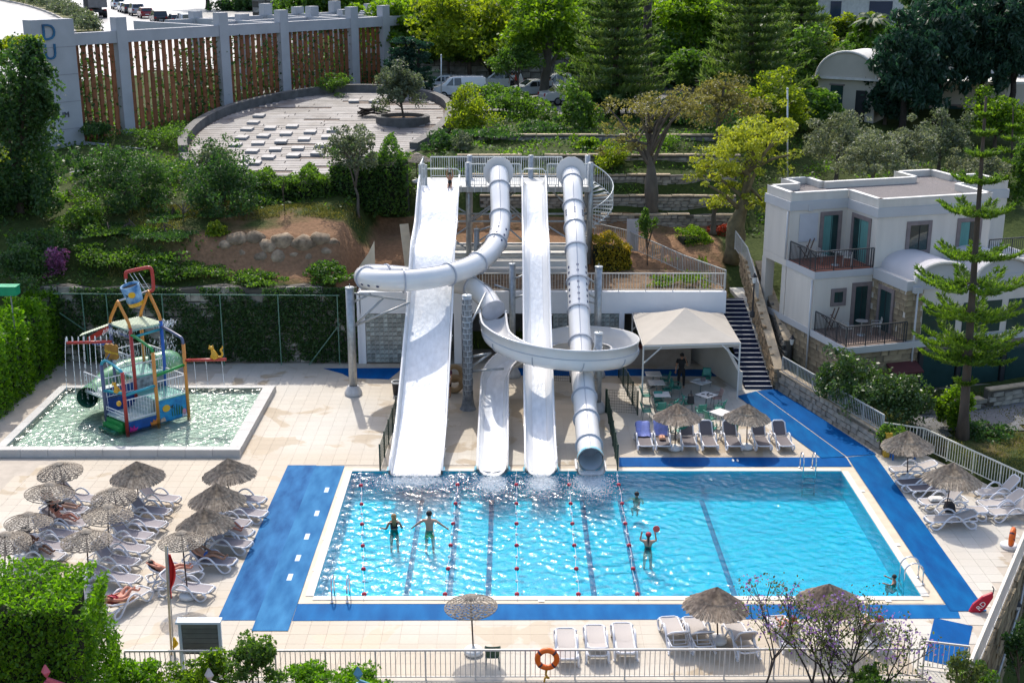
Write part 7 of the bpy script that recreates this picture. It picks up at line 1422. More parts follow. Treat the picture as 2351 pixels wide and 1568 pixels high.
def trunk(t, base, top, r0, r1, m, limbs=(), bulge=0.0, seed=0, lr=.45):
    r = random.Random(seed); b = Vector(base); e = Vector(top); n = 9; P = []; rs = []
    for i in range(n):
        f = i/(n-1); w = math.sin(f*math.pi); P.append(b+(e-b)*f+Vector((r.uniform(-1, 1)*.05*(e-b).length*w*.4, r.uniform(-1, 1)*.05*(e-b).length*w*.4, 0))); rs.append(r0+(r1-r0)*f+bulge*math.exp(-((f-.28)/.2)**2)+(r0*.35*max(0, 1-f*9)))
    o = MB().tube(P, rs, 10).build('trunk', m, t, True)
    for q in limbs:
        s = P[r.randint(max(3, n//2), n-1)]; q = Vector(q); mdp = s+(q-s)*.5+Vector((0, 0, (q-s).length*.06)); L = catmull([s, mdp, q], 3); MB().tube(L, [r1*lr*1.6*(1-k/len(L))+.02 for k in range(len(L))], 6).build('limb', m, t, True)
    return o
def tree(label, cx, cy, rx, ry, Y, lf, n=7000, size=.3, ncl=55, cr=.30, base=None, name='tree', cat='tree', group=None, tr=.16, barkm_=None, zb=None, depth=1.0, shell=.5, nl=7, bulge=0, flat=.8, hidden_trunk=False, top=0.3, aspect=.55, droop=0.0, bx=None, extra=None):
    if group == GB: rx *= 1.28; ry *= 1.1; n = int(n*1.35); ncl = int(ncl*1.2)
    TN[0] += 1; sd = TN[0]*13; c = GY(cx, cy, Y); s = MPP(Y, c.z); rad = (rx*s, rx*s*depth, ry*s/.94)
    gx = c.x if bx is None else GY(bx, cy, Y).x; gz = H1(gx, Y) if zb is None else zb; t = thing(name, label, cat, (gx, Y, gz-.05), group=group)
    P, cc = clump_pts(c, rad, n, ncl, cr, sd, shell, flat, top)
    if extra is not None:
        for (ex, ey, erx, ery, k) in extra: e = GY(ex, ey, Y); P2, c2 = clump_pts(e, (erx*s, erx*s, ery*s/.94), k, max(8, ncl//3), cr*1.1, sd+k, shell, flat, top); P = np.concatenate([P, P2]); cc = np.concatenate([cc, c2])
    P[:, 2] = np.maximum(P[:, 2], gz+.05); leafobj('crown', P, size, lf, t, sd, aspect=aspect, droop=droop)
    if not hidden_trunk:
        ix = np.random.default_rng(sd).permutation(len(cc))[:nl]; e = Vector((c.x, Y, max(gz+.5, c.z-rad[2]*.15))); trunk(t, (gx, Y, gz-.1), e, tr, tr*.5, barkm_ or bark, [tuple(q) for q in cc[ix]], bulge, sd)
    return t
def shrub(label, cx, cy, rx, ry, Y, lf, n=2600, size=.2, zb=None, ncl=30, cr=.36, name='shrub', group='shrubs on the slopes', **k): return tree(label, cx, cy, rx, ry, Y, lf, n, size, ncl, cr, name=name, cat='shrub', tr=.04, zb=zb, nl=4, group=group, shell=.35, **k)
L_ = LF; GB = 'broad leaved trees behind the car park'
# --- trees behind the car park
GB = 'broad leaved trees behind the car park'
tree('bright tree at the left end of the tree belt, touching the last pergola pillar', 900, 62, 62, 52, 121, L_['bright'], 7500, .42, 45, .33, group=GB, tr=.25)
tree('bright tree behind the cloud pruned conifer', 990, 55, 74, 62, 124, L_['bright'], 8500, .42, 50, .32, group=GB, tr=.25)
tree('tall yellow green tree above the white panel van', 1078, 78, 84, 78, 116, L_['lime'], 9500, .38, 60, .30, group=GB, tr=.25)
tree('leafy tree right of the yellow green one above the white cars', 1170, 52, 80, 62, 122, L_['bright'], 8500, .42, 50, .32, group=GB, tr=.25)
tree('tree with the thick leaning grey trunk standing among the parked cars', 1262, 75, 78, 80, 108, L_['bright'], 9500, .36, 60, .30, group=GB, tr=.45, bx=1247, barkm_=barkg)
tree('dark round headed small tree right of the white vans', 1190, 148, 42, 30, 106, L_['mid'], 4200, .24, 30, .35, group=GB, tr=.1)
tree('dark mass of leaves between the big trunk and the left feathery pine', 1330, 130, 50, 70, 122, L_['dark'], 5000, .4, 40, .35, group=GB)
tree('bright tree between the two feathery pines', 1565, 70, 88, 78, 122, L_['bright'], 9000, .42, 55, .3, group=GB, tr=.25)
tree('bright tree in front of the right feathery pine top', 1668, 60, 60, 62, 124, L_['lime'], 6500, .42, 45, .3, group=GB)
tree('dark tree below the bright one between the two feathery pines', 1540, 165, 70, 48, 120, L_['dark'], 5200, .38, 40, .33, group=GB)
tree('dark tree right of the thin post under the right feathery pine', 1640, 170, 62, 52, 122, L_['deep'], 5200, .4, 40, .33, group=GB)
tree('green tree rising left of the vaulted house', 1860, 190, 62, 70, 108, L_['mid'], 6500, .34, 45, .32, group=GB)
shrub('bright clipped round shrub left of the palm below the upper white house', 1882, 118, 44, 48, 120, L_['lime'], 5500, .26, cr=.25, ncl=60, group='clipped hedges below the upper house')
tree('green tree under the palm, right of the clipped shrub', 2010, 130, 55, 55, 126, L_['mid'], 5000, .4, 40, .33, group=GB)
for cx, cy, rx, ry, Y, q, lab in ((1125, 118, 46, 34, 117, 'mid', 'low dark tree before the rough wall above the panel van'), (1345, 175, 40, 40, 112, 'mid', 'low tree right of the big leaning trunk behind the cars'), (1480, 130, 60, 60, 118, 'mid', 'mid green tree beside the straight dark trunk'), (1600, 165, 50, 40, 112, 'mid', 'low mid green tree left of the right feathery pine'), (1780, 130, 60, 60, 118, 'mid', 'mid green tree right of the right feathery pine'), (1030, 120, 40, 34, 117, 'mid', 'low tree over the white sedan'), (2035, 235, 38, 52, 99, 'deep', 'dark low tree covering the right side of the vaulted house'), (1880, 270, 44, 40, 96, 'mid', 'green low tree at the left foot of the vaulted house')): tree(lab, cx, cy, rx, ry, Y, L_[q], 4200, .36, 40, .33, group=GB)
# --- filler wood farther off: copies of three trees
fill = []
for k, (lf, px, py) in enumerate(((L_['mid'], 700, 30), (L_['bright'], 1450, 30), (L_['dark'], 1760, 60))):
    f_ = tree(['green tree of the far belt beyond the pergola', 'bright tree of the far belt above the car park', 'dark tree of the far belt at the top of the photo'][k], px, py, 70, 60, 146+4*k, lf, 7000, .5, 45, .33, group='far trees along the top of the photo', tr=.3); fill.append(freeze(f_))
FILL = [(1, 930, 138, 'bright far tree directly above the cloud pruned conifer'), (1, 1150, 140, 'bright far tree just over the white high car'), (1, 1390, 146, 'bright far tree seen left through the left feathery pine'), (1, 1540, 138, 'bright far tree over the straight dark trunk'), (1, 800, 150, 'bright far tree above the right end of the pergola'), (0, 870, 160, 'far tree left of the tree belt top'), (1, 1010, 152, 'bright far tree over the panel van'), (0, 1120, 158, 'far tree over the yellow green tree'), (1, 1230, 150, 'bright far tree over the big leaning trunk'), (2, 1340, 148, 'dark far tree beside the left feathery pine'), (0, 1490, 160, 'far tree between the feathery pines'), (1, 1600, 150, 'bright far tree left of the right feathery pine'), (2, 1700, 142, 'dark far tree behind the right feathery pine'), (1, 1800, 145, 'bright far tree right of the right feathery pine'), (2, 1850, 160, 'dark far tree left of the upper white house'), (0, 2060, 165, 'far tree right of the upper white house'), (2, 2160, 155, 'dark far tree above the dark conifers'), (2, 2270, 158, 'dark far tree at the upper right corner'), (2, 2340, 150, 'dark far tree at the right top edge'), (0, 480, 215, 'far tree above the row of parked cars'), (2, 560, 210, 'dark far tree behind the pergola pillars'), (0, 620, 220, 'far tree above the middle pergola pillars')]
for i, (k, px, Y, lab) in enumerate(FILL):
    x = GY(px, 60, Y).x; o = copy_tree(fill[k], (x, Y, H1(x, Y)-.3), rnd.random()*6, lab); s = rnd.uniform(.85, 1.3); o.scale = (s, s, s*rnd.uniform(.9, 1.15))
# --- feathery pines and the star pine
def star_pine(label, bx, by_, tx, ty, Y, tiers, lf, zb=None, nb=6, tw=.42, step=.16, name='star_pine', group=None, r0=.2, seed=1, sag=.10, rise=.16, nt=7, foot=0.0, wf=.30):
    r = random.Random(seed); g = np.random.default_rng(seed); b = GY(bx, by_, Y); zb = b.z if zb is None else zb; b.z = zb; e = GY(tx, ty, Y); t = thing(name, label, 'tree', b, group=group); n = 10
    MB().tube([b+(e-b)*(i/n) for i in range(n+1)], [r0*(1-.85*i/n)+.02+(.12 if i == 0 else 0) for i in range(n+1)], 9).build('trunk', bark, t, True); P = []; D = []; wood = MB()
    for (py, half) in tiers:
        f = (py-by_)/(ty-by_); c = b+(e-b)*f; L = half*MPP(Y, c.z); off = r.random()*6.28
        for k in range(nb):
            a = off+2*math.pi*k/nb+r.uniform(-.12, .12); LL_ = L*r.uniform(.82, 1.08); d = Vector((math.cos(a), math.sin(a), 0)); s_ = Vector((-d.y, d.x, 0)); pts = []
            m_ = max(5, int(LL_/step))
            for i in range(m_+1):
                u = i/m_; p = c+d*(LL_*u)+Vector((0, 0, LL_*(-sag*math.sin(u*math.pi*.75)*1.6+rise*u**2.2))); pts.append(p)
                if u > foot:
                    wd = wf*LL_*math.sin(min(1, u*1.15)*math.pi*.86)**.7+.1
                    for q in range(nt):
                        sd = r.choice((-1, 1)); v = d*r.uniform(.3, .8)+s_*sd*r.uniform(.2, 1.0)+Vector((0, 0, r.uniform(.25, .9))); v.normalize(); ln = wd*r.uniform(.35, 1.0); P.append(p+v*ln*.5+s_*sd*wd*r.uniform(0, .5)); D.append(v)
            wood.tube(pts, [max(.008, .035*(1-i/len(pts))) for i in range(len(pts))], 4, caps=False)
    tag(wood.build('branch', bark, t), kind='stuff'); V = cards(np.array([tuple(p) for p in P]), tw, seed, aspect=.20, dirs=np.array([tuple(d) for d in D]), sv=.3); nn = len(P); np_obj('needles', V, np.arange(nn*4).reshape(nn, 4), lf, t, g.random(nn)); return t
star_pine('tall star pine with flat spaced tiers of green branches in front of the hotel block', 2208, 1018, 2264, 222, 53.5, [(262, 10), (300, 24), (345, 34), (402, 54), (468, 86), (566, 92), (632, 126), (698, 122), (762, 120), (800, 108), (868, 22)], L_['star'], nb=8, tw=.30, step=.08, nt=15, sag=.11, rise=.22, foot=.12, wf=.19, seed=3, r0=.21)
FP = 'feathery pines behind the garden terraces'
star_pine('feathery pine left of centre, its crown reaching down to the brown tree', 1412, 262, 1418, -60, 98, [(y, 60+(y+40)*.27+rnd.uniform(-10, 10)) for y in range(-30, 225, 21)], L_['pine'], nb=7, tw=.8, step=.26, wf=.2, name='pine_tree', group=FP, seed=5, r0=.3, nt=7, sag=.06)
star_pine('feathery pine right of centre beside the thin post', 1728, 250, 1722, -70, 101, [(y, 64+(y+40)*.28+rnd.uniform(-10, 10)) for y in range(-40, 215, 21)], L_['pine'], nb=7, tw=.8, step=.26, wf=.2, name='pine_tree', group=FP, seed=8, r0=.3, nt=7, sag=.06)
star_pine('feathery pine at right, left of the vaulted house', 1845, 210, 1838, -60, 112, [(y, 36+(y+40)*.22+rnd.uniform(-8, 8)) for y in range(-30, 170, 18)], L_['pine'], nb=7, tw=.9, step=.3, name='pine_tree', group=FP, seed=9, r0=.3, nt=6, sag=.06)
star_pine('small young star pine at the right edge above the hotel roof', 2322, 395, 2326, 245, 84, [(290, 14), (318, 22), (345, 30), (372, 36)], L_['star'], nb=6, tw=.4, step=.14, seed=12, r0=.08, nt=8)
t = thing('dark_trunk', 'straight tall dark trunk between the two feathery pines', 'tree trunk', GY(1487, 240, 106)); MB().tube([GY(1487, 240, 106), GY(1487, -30, 106)], [.42, .32], 10).build('trunk', barkd, t, True)
# --- dark conifers at right
DC = 'dark conifers at the upper right'
for cx, cy, rx, ry, Y, lf, lab in ((2082, 170, 78, 125, 97, L_['deep'], 'dark drooping conifer in front of the vaulted house, leftmost of its group'), (2165, 130, 82, 150, 99, L_['deep'], 'dark drooping conifer, second from the left beside the cream house'), (2262, 120, 88, 150, 100, L_['deep'], 'dark drooping conifer, third from the left above the cream house'), (2335, 110, 70, 140, 98, L_['deep'], 'dark drooping conifer at the right picture edge'), (2120, 45, 65, 75, 112, L_['dark'], 'dark conifer top rising behind the group at upper right'), (2225, 30, 70, 80, 114, L_['deep'], 'dark conifer rising behind the third one at upper right')):
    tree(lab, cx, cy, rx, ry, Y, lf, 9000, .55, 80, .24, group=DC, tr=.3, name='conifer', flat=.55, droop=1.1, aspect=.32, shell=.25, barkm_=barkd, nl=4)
# --- cloud pruned conifer
cx_, Yc = 925, 108; t = thing('cloud_pruned_tree', 'dark conifer clipped into stacked cushions left of the parked cars', 'tree', GY(930, 225, Yc)); Pc = []
for (x, y, rx, ry) in ((928, 97, 26, 11), (925, 119, 26, 9), (921, 138, 30, 12), (918, 157, 27, 12), (962, 108, 24, 12), (966, 135, 26, 14), (960, 165, 34, 15), (965, 195, 32, 22)):
    c = GY(x, y, Yc); s = MPP(Yc, c.z); P, _ = clump_pts(c, (rx*s, rx*s, ry*s), 1500, 60, .2, x, .75, 1, .5); Pc.append(P)
leafobj('crown', np.concatenate(Pc), .22, L_['deep'], t, 3); MB().tube([GY(935, 228, Yc), GY(932, 95, Yc)], [.2, .08], 8).build('trunk', barkd, t, True); MB().tube([GY(958, 228, Yc), GY(962, 110, Yc)], [.22, .08], 8).build('trunk', barkd, t, True)
# --- plaza tree
tree('grey green dense tree growing in the round planter on the plaza', 918, 212, 46, 54, pc.y, L_['grey'], 7000, .2, 60, .3, zb=pc.z+.25, tr=.1, group=None, bx=926)
# --- palm
pt0, pt1 = GY(1996, 180, 125), GY(2003, 45, 125); t = thing('palm_tree', 'palm with a ragged head in front of the upper white house', 'palm', pt0); MB().tube([pt0, pt1], [.3, .25], 9).build('trunk', barkg, t, True)
for k in range(18):
    a = k*2.4; u = rnd.uniform(.1, 1.0); L = 2.3; pts = [pt1+Vector((math.cos(a)*L*f*math.cos(u), math.sin(a)*L*f*math.cos(u), L*(f*math.sin(u)-.55*f*f))) for f in (0, .25, .5, .75, 1)]; rows = []
    for i, p in enumerate(pts): s_ = Vector((-math.sin(a), math.cos(a), 0))*(.34*math.sin((i+.6)/5*math.pi)); rows.append([p-s_-Vector((0, 0, .15)), p, p+s_-Vector((0, 0, .15))])
    MB().grid(rows).build('frond', L_['pine'], t)
# --- garden shrubs and trees behind the tower
GS = 'garden shrubs behind the slide tower'
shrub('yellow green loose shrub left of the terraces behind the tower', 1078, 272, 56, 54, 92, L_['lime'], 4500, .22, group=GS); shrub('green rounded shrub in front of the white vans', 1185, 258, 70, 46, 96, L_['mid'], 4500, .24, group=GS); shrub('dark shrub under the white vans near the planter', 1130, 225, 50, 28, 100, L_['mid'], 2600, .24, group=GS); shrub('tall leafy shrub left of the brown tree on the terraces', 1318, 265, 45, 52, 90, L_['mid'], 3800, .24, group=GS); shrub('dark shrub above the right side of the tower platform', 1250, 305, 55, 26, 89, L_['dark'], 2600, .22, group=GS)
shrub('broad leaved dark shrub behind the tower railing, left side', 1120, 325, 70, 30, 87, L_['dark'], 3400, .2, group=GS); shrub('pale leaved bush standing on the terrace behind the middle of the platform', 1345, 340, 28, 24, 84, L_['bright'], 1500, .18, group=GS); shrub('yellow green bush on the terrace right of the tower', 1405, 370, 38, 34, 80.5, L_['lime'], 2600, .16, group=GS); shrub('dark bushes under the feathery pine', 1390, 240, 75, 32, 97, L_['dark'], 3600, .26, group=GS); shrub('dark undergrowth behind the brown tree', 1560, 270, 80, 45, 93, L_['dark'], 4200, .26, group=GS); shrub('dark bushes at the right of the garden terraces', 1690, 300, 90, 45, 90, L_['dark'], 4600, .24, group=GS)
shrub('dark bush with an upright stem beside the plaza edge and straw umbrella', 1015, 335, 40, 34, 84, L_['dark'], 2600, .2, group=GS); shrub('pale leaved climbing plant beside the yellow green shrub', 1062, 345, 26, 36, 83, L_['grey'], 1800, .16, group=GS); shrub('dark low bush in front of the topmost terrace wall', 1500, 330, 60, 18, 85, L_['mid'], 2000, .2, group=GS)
tree('brownish sparse tree with a bulging grey trunk behind the path', 1492, 268, 100, 62, 77.6, L_['brown'], 2300, .16, 70, .18, base=None, bx=1505, tr=.27, bulge=.2, barkm_=barkg, nl=24, shell=.3, name='bulging_tree', group='bulging trunked trees in the garden', extra=[(1420, 335, 55, 50, 900), (1570, 250, 70, 45, 1300)])
tree('olive brown sparse tree right of the brown one, above the yellow tree', 1650, 250, 85, 58, 86, L_['brown'], 4800, .2, 60, .25, tr=.2, barkm_=barkg, nl=10, group=GS)
tree('yellow green loose tree left of the vaulted house', 1770, 235, 85, 62, 92, L_['lime'], 6000, .24, 60, .26, tr=.2, nl=8, group=GS)
tree('bright yellow leaved tree with a bulging trunk beside the hotel block', 1722, 352, 108, 78, 72.5, L_['yellow'], 5200, .19, 70, .2, bx=1690, tr=.34, bulge=.30, barkm_=mat('kapok_bark', (.13, .11, .06), .9, .3, 3, bump=.6), nl=14, shell=.35, name='bulging_tree', group='bulging trunked trees in the garden', extra=[(1640, 400, 55, 42, 1400), (1800, 300, 55, 45, 1100), (1690, 440, 50, 40, 900), (1740, 470, 45, 25, 500)])
tree('thin leaning tree trunk left of the red leaved shrubs', 1640, 470, 30, 22, 76, L_['yellow'], 500, .18, 16, .3, tr=.2, barkm_=barkg, nl=3, group=GS, zb=5.0)
GO = 'silvery olive trees beyond the hotel block'
for cx, cy, rx, ry, Y, lab in ((1925, 335, 72, 56, 84, 'silvery olive left of its group above the hotel roof'), (2008, 372, 78, 44, 80, 'silvery olive in front, just over the roof gravel'), (2085, 348, 60, 55, 82, 'silvery olive in the middle of its group'), (2160, 330, 58, 60, 86, 'grey olive below the cream house'), (2240, 395, 62, 42, 82, 'silvery olive over the right half of the roof')): tree(lab, cx, cy, rx, ry, Y, L_['olive'] if cx != 2160 else L_['grey'], 6500, .17, 70, .27, group=GO, tr=.16, barkm_=barkg, nl=5)
tree('bright green tree at the right edge over the small star pine', 2290, 275, 75, 55, 92, L_['bright'], 6000, .26, 50, .3, group=GS); tree('green bush mass at the right edge behind the hotel', 2350, 420, 30, 90, 80, L_['mid'], 3500, .22, 40, .3, group=GS, hidden_trunk=True)
# hedges of the upper house
def hedge(label, p0, p1, w_, h, lf, n, size, name='hedge', group=None, core=True, cat='hedge'):
    p0, p1 = Vector(p0), Vector(p1); TN[0] += 1; g = np.random.default_rng(TN[0]*7); t = thing(name, label, cat, (p0+p1)/2, group=group); d = (p1-p0); L = d.length; s_ = Vector((-d.y, d.x, 0)).normalized()
    u = g.random(n); v = g.uniform(-1, 1, n); z = g.random(n); side = g.random(n); a = w_/(w_+2*h); top = side < a+.12; z = np.where(top, 1.0, z); v = np.where(top, v, np.where(v > 0, 1, -1)); bump = 1+.16*np.sin(u*L*2.2)+.10*np.sin(u*L*5.1+2)
    P = np.array(p0)[None]+u[:, None]*np.array(d)[None]+np.array(s_)[None]*(v*w_/2*bump)[:, None]+np.array([0, 0, 1])[None]*(z*h*bump)[:, None]+g.normal(size=(n, 3))*size*.45
    leafobj('leaves', P, size, lf, t, TN[0])
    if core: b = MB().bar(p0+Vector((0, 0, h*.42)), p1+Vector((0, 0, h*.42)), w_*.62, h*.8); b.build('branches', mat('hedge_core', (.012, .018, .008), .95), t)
    return t
hp0, hp1 = GY(1868, 88, 142), GY(2025, 84, 142); hedge('long yellow topped hedge in front of the upper white house', hp0, hp1, 1.8, 1.9, L_['lime'], 5000, .3, group='clipped hedges below the upper house')
hedge('hedge behind the lawn, left of the slides', GY(575, 490, 77), GY(765, 482, 77), 2.0, 2.1, L_['mid'], 7000, .2, group='hedges on the left slope'); hedge('dark ivy bank left of the slide tower top', GY(765, 490, 77.4), GY(938, 486, 77.4), 2.2, 3.6, L_['ivy'], 9500, .2, group='hedges on the left slope')
hedge('boxy green hedge right of the path railing', GY(1560, 592, 74.5), GY(1628, 594, 75), 1.5, 1.5, L_['bright'], 3600, .13, group='garden hedges by the path'); hedge('dark hedge with red young leaves in front of the kapok trunk', GY(1622, 590, 77), GY(1700, 592, 76.5), 1.5, 1.7, L_['red'], 3600, .14, group='garden hedges by the path')
hedge('yellow variegated bush between the tube slide and the path', GY(1362, 622, 71.5), GY(1442, 622, 71.8), 1.5, 1.75, L_['croton'], 4200, .15, group='garden hedges by the path')
tree('young thin tree standing by the garden path', 1487, 528, 19, 36, 71.5, L_['mid'], 1300, .15, 20, .38, tr=.035, bx=1489, zb=4.0, nl=4, group=None)
# --- left slope
GLf = 'shrubs and trees on the left slope'
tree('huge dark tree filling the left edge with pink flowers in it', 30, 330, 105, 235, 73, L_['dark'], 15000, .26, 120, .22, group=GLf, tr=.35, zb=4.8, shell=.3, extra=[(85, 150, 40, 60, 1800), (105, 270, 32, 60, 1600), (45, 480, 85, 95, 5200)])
tree('yellowish leafy branches in front of the sign pillar', 38, 125, 48, 40, 76, L_['lime'], 2600, .22, 40, .25, group=GLf, hidden_trunk=True, extra=[(92, 235, 30, 60, 1300), (30, 400, 60, 60, 1500)])
tree('dark round tree on the left slope, the left one of two', 298, 436, 92, 88, 74, L_['dark'], 9500, .18, 80, .27, group=GLf, tr=.16, nl=9); tree('dark round tree on the left slope, the right one of two', 508, 450, 92, 98, 73.5, L_['dark'], 9500, .18, 80, .27, group=GLf, tr=.16, nl=9); tree('greyish small tree behind the right one of the two round trees', 490, 378, 50, 40, 78, L_['grey'], 3400, .17, 40, .3, group=GLf)
tree('slender airy tree in front of the plaza with a curved grey trunk', 812, 352, 62, 58, 74.5, L_['grey'], 3600, .16, 60, .24, group=GLf, tr=.09, barkm_=barkg, bx=818, nl=10, shell=.3); tree('dead bare sapling below the two round trees', 420, 480, 34, 30, 71.5, L_['grey'], 120, .12, 20, .3, group=GLf, tr=.035, barkm_=barkg, nl=10)
tree('thin young sapling on the lawn with a few leaves', 650, 420, 12, 20, 73.0, L_['mid'], 200, .14, 10, .4, group=GLf, tr=.03, nl=3)
for cx, cy, rx, ry, Y, lf, n, lab in ((190, 512, 52, 36, 71, 'mid', 3000, 'bush with a mown looking top left of the round trees'), (95, 590, 60, 55, 68.5, 'dark', 3600, 'dark bush on the slope above the green box'), (128, 608, 26, 36, 67.6, 'magenta', 900, 'bush with purple flowers at the left end of the ivy wall'), (35, 620, 70, 50, 66, 'dark', 3600, 'dark bush at the left picture edge above the bright hedge'), (250, 600, 70, 36, 68.3, 'mid', 3600, 'leafy bush on the slope above the play tower'), (350, 615, 70, 30, 67.9, 'ivy', 3200, 'ivy bush hanging over the rubble wall near the red hoop'), (450, 628, 70, 22, 67.6, 'mid', 2600, 'grassy bush on top of the rubble wall, middle'), (380, 560, 80, 30, 70, 'dark', 3400, 'dark undergrowth below the round trees'), (500, 545, 22, 36, 70, 'lime', 1100, 'yellow green shoot beside the boulders'), (250, 550, 60, 30, 70.5, 'dark', 3000, 'dark bush below the left round tree'), (600, 640, 60, 16, 67.2, 'mid', 2000, 'grassy fringe above the ivy wall, left of the tube bend'), (760, 628, 50, 26, 67.2, 'ivy', 2600, 'ivy bush at the right end of the rubble wall'), (160, 470, 50, 30, 76, 'mid', 2400, 'bush below the sign pillar'), (385, 318, 60, 26, 90, 'mid', 2600, 'dark bush at the foot of the slatted wall'), (225, 300, 40, 20, 91.5, 'dark', 1800, 'low bush beside the sign pillar base'), (762, 196, 42, 24, 107, 'mid', 2200, 'round bush behind the rim of the plaza'), (905, 420, 40, 40, 79, 'ivy', 2600, 'dark shrub under the front edge of the plaza'), (410, 405, 55, 32, 80, 'mid', 2400, 'bush between the two round trees, farther back'), (225, 398, 50, 36, 79.5, 'dark', 2400, 'dark bush above the left round tree'), (400, 520, 60, 34, 72.6, 'dark', 2600, 'dark bush between the two round trees, nearer'), (600, 462, 42, 26, 76, 'mid', 1800, 'bush right of the right round tree in front of the hedge'), (300, 545, 80, 26, 71, 'mid', 2600, 'low leafy bushes below the left round tree'), (595, 410, 30, 16, 80, 'grey', 900, 'grey tuft at the front edge of the plaza')):
    shrub(lab, cx, cy, rx, ry, Y, L_[lf], n, .17, group='bushes on the left slope')
# ivy on the rubble wall, bright hedge wall, bottom left ivy block
def ivy_face(name, label, cat, quad, n, size, lf, bulge=.18, seed=1, holes=None, group=None, core=None, stuff=False):
    """leaves hung over a face given by corner points a(bottom left) b(bottom right) c(top right) d(top left)"""
    a, b_, c, d = [np.array(q, float) for q in quad]; g = np.random.default_rng(seed); u = g.random(n)[:, None]; v = g.random(n)[:, None]
    P = (a*(1-u)+b_*u)*(1-v)+(d*(1-u)+c*u)*v; nn = np.cross(b_-a, d-a); nn /= np.linalg.norm(nn); L = np.linalg.norm(b_-a)
    w = np.sin(u[:, 0]*L*1.3+seed)*np.cos(v[:, 0]*5+u[:, 0]*L*.7)+.6*np.sin(u[:, 0]*L*3.7+v[:, 0]*9)
    P = P+nn*(g.random(n)*bulge+bulge*.8*(w*.5+.6))[:, None]
    if holes is not None: P = P[holes(u[:, 0], v[:, 0], w, g.random(n))]
    loc = tuple((a+b_)/2); o = leafobj(name, P, size, lf, None, seed, loc=loc); tag(o, label, cat, group); return o
ivy_face('ivy', 'dark ivy hanging over the old rubble wall behind the play tower', 'ivy', ((-24.5, 65.95, .1), (-8.3, 65.95, .1), (-8.3, 65.95, 4.2), (-24.5, 65.95, 4.2)), 26000, .17, L_['dark'], .2, 4, lambda u, v, w, r: ((w > -.75)+(u > .45)*(v < .78) > 0)*(r < np.clip(.25+.9*(w+.6)+(u > .42)*.8*(v < .8), .06, 1)) > 0)
hedge('tall bright ivy hedge along the left side of the shallow pool', (-25.0, 57.0, 0), (-25.0, 66.5, 0), 1.4, 3.5, L_['ivyb'], 15000, .2, name='ivy_hedge', group=None)
xr_ = GY(238, 1300, 33.0).x; zt_ = GY(120, 1292, 33.0).z
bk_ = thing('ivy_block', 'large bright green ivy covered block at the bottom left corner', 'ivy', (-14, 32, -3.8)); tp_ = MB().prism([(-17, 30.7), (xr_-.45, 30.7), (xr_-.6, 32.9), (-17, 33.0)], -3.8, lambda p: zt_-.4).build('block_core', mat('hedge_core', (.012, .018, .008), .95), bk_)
def face_pts(a, b_, c, d, n, bulge, seed):
    g = np.random.default_rng(seed); a, b_, c, d = [np.array(q, float) for q in (a, b_, c, d)]; u = g.random(n)[:, None]; v = g.random(n)[:, None]; P = (a*(1-u)+b_*u)*(1-v)+(d*(1-u)+c*u)*v; nn = np.cross(b_-a, d-a); nn /= np.linalg.norm(nn); w = np.sin(P[:, 0]*2.1+P[:, 2]*1.3)+np.sin(P[:, 0]*4.3-P[:, 2]*3.1+P[:, 1]*2)*.6
    return P+nn*(bulge*(g.random(n)+.5*w+.4))[:, None]+g.normal(size=(n, 3))*.03
PP = np.concatenate([face_pts((-17, 30.5, -3.5), (xr_+.35, 30.5, -3.5), (xr_-.05, 30.7, zt_-.2), (-17, 30.5, zt_-.1), 22000, .16, 1), face_pts((-17, 30.5, zt_-.2), (xr_-.1, 30.5, zt_-.25), (xr_-.15, 33.1, zt_-.15), (-17, 33.2, zt_-.1), 7000, .14, 2), face_pts((xr_+.4, 30.5, -3.5), (xr_-.2, 33.1, -3.5), (xr_-.3, 33.1, zt_-.3), (xr_-.0, 30.5, zt_-.3), 14000, .3, 3)])
leafobj('ivy_leaves', PP, .125, L_['ivyb'], bk_, 6, up=.2)
# --- foreground shrubs along the bottom edge
GBt = 'shrubs below the front railing'
for cx, cy, rx, ry, Y, lf, n, lab in ((315, 1555, 55, 40, 32.6, 'ivyb', 2600, 'vine bush right of the ivy block at the bottom'), (420, 1568, 60, 34, 32.6, 'bright', 2400, 'leafy bush in front of the flag pole foot'), (500, 1545, 38, 48, 32.4, 'bright', 2200, 'upright leafy bush in front of the notice board'), (590, 1530, 50, 70, 32.2, 'mid', 3800, 'tall leafy bush at the bottom right of the notice board'), (700, 1568, 70, 26, 32.4, 'ivyb', 2800, 'low bright bush at the bottom, left of the blue finial'), (820, 1572, 60, 24, 32.4, 'ivyb', 2200, 'low bright bush at the bottom around the blue finial'), (2010, 1580, 60, 40, 32.2, 'mid', 1800, 'green bush at the foot of the purple flowering tree'), (2210, 1540, 40, 40, 32.8, 'jac', 900, 'loose leafy bush in front of the askew blue mat')):
    shrub(lab, cx, cy, rx, ry, Y, L_[lf], n, .115, zb=-3.8, group=GBt)
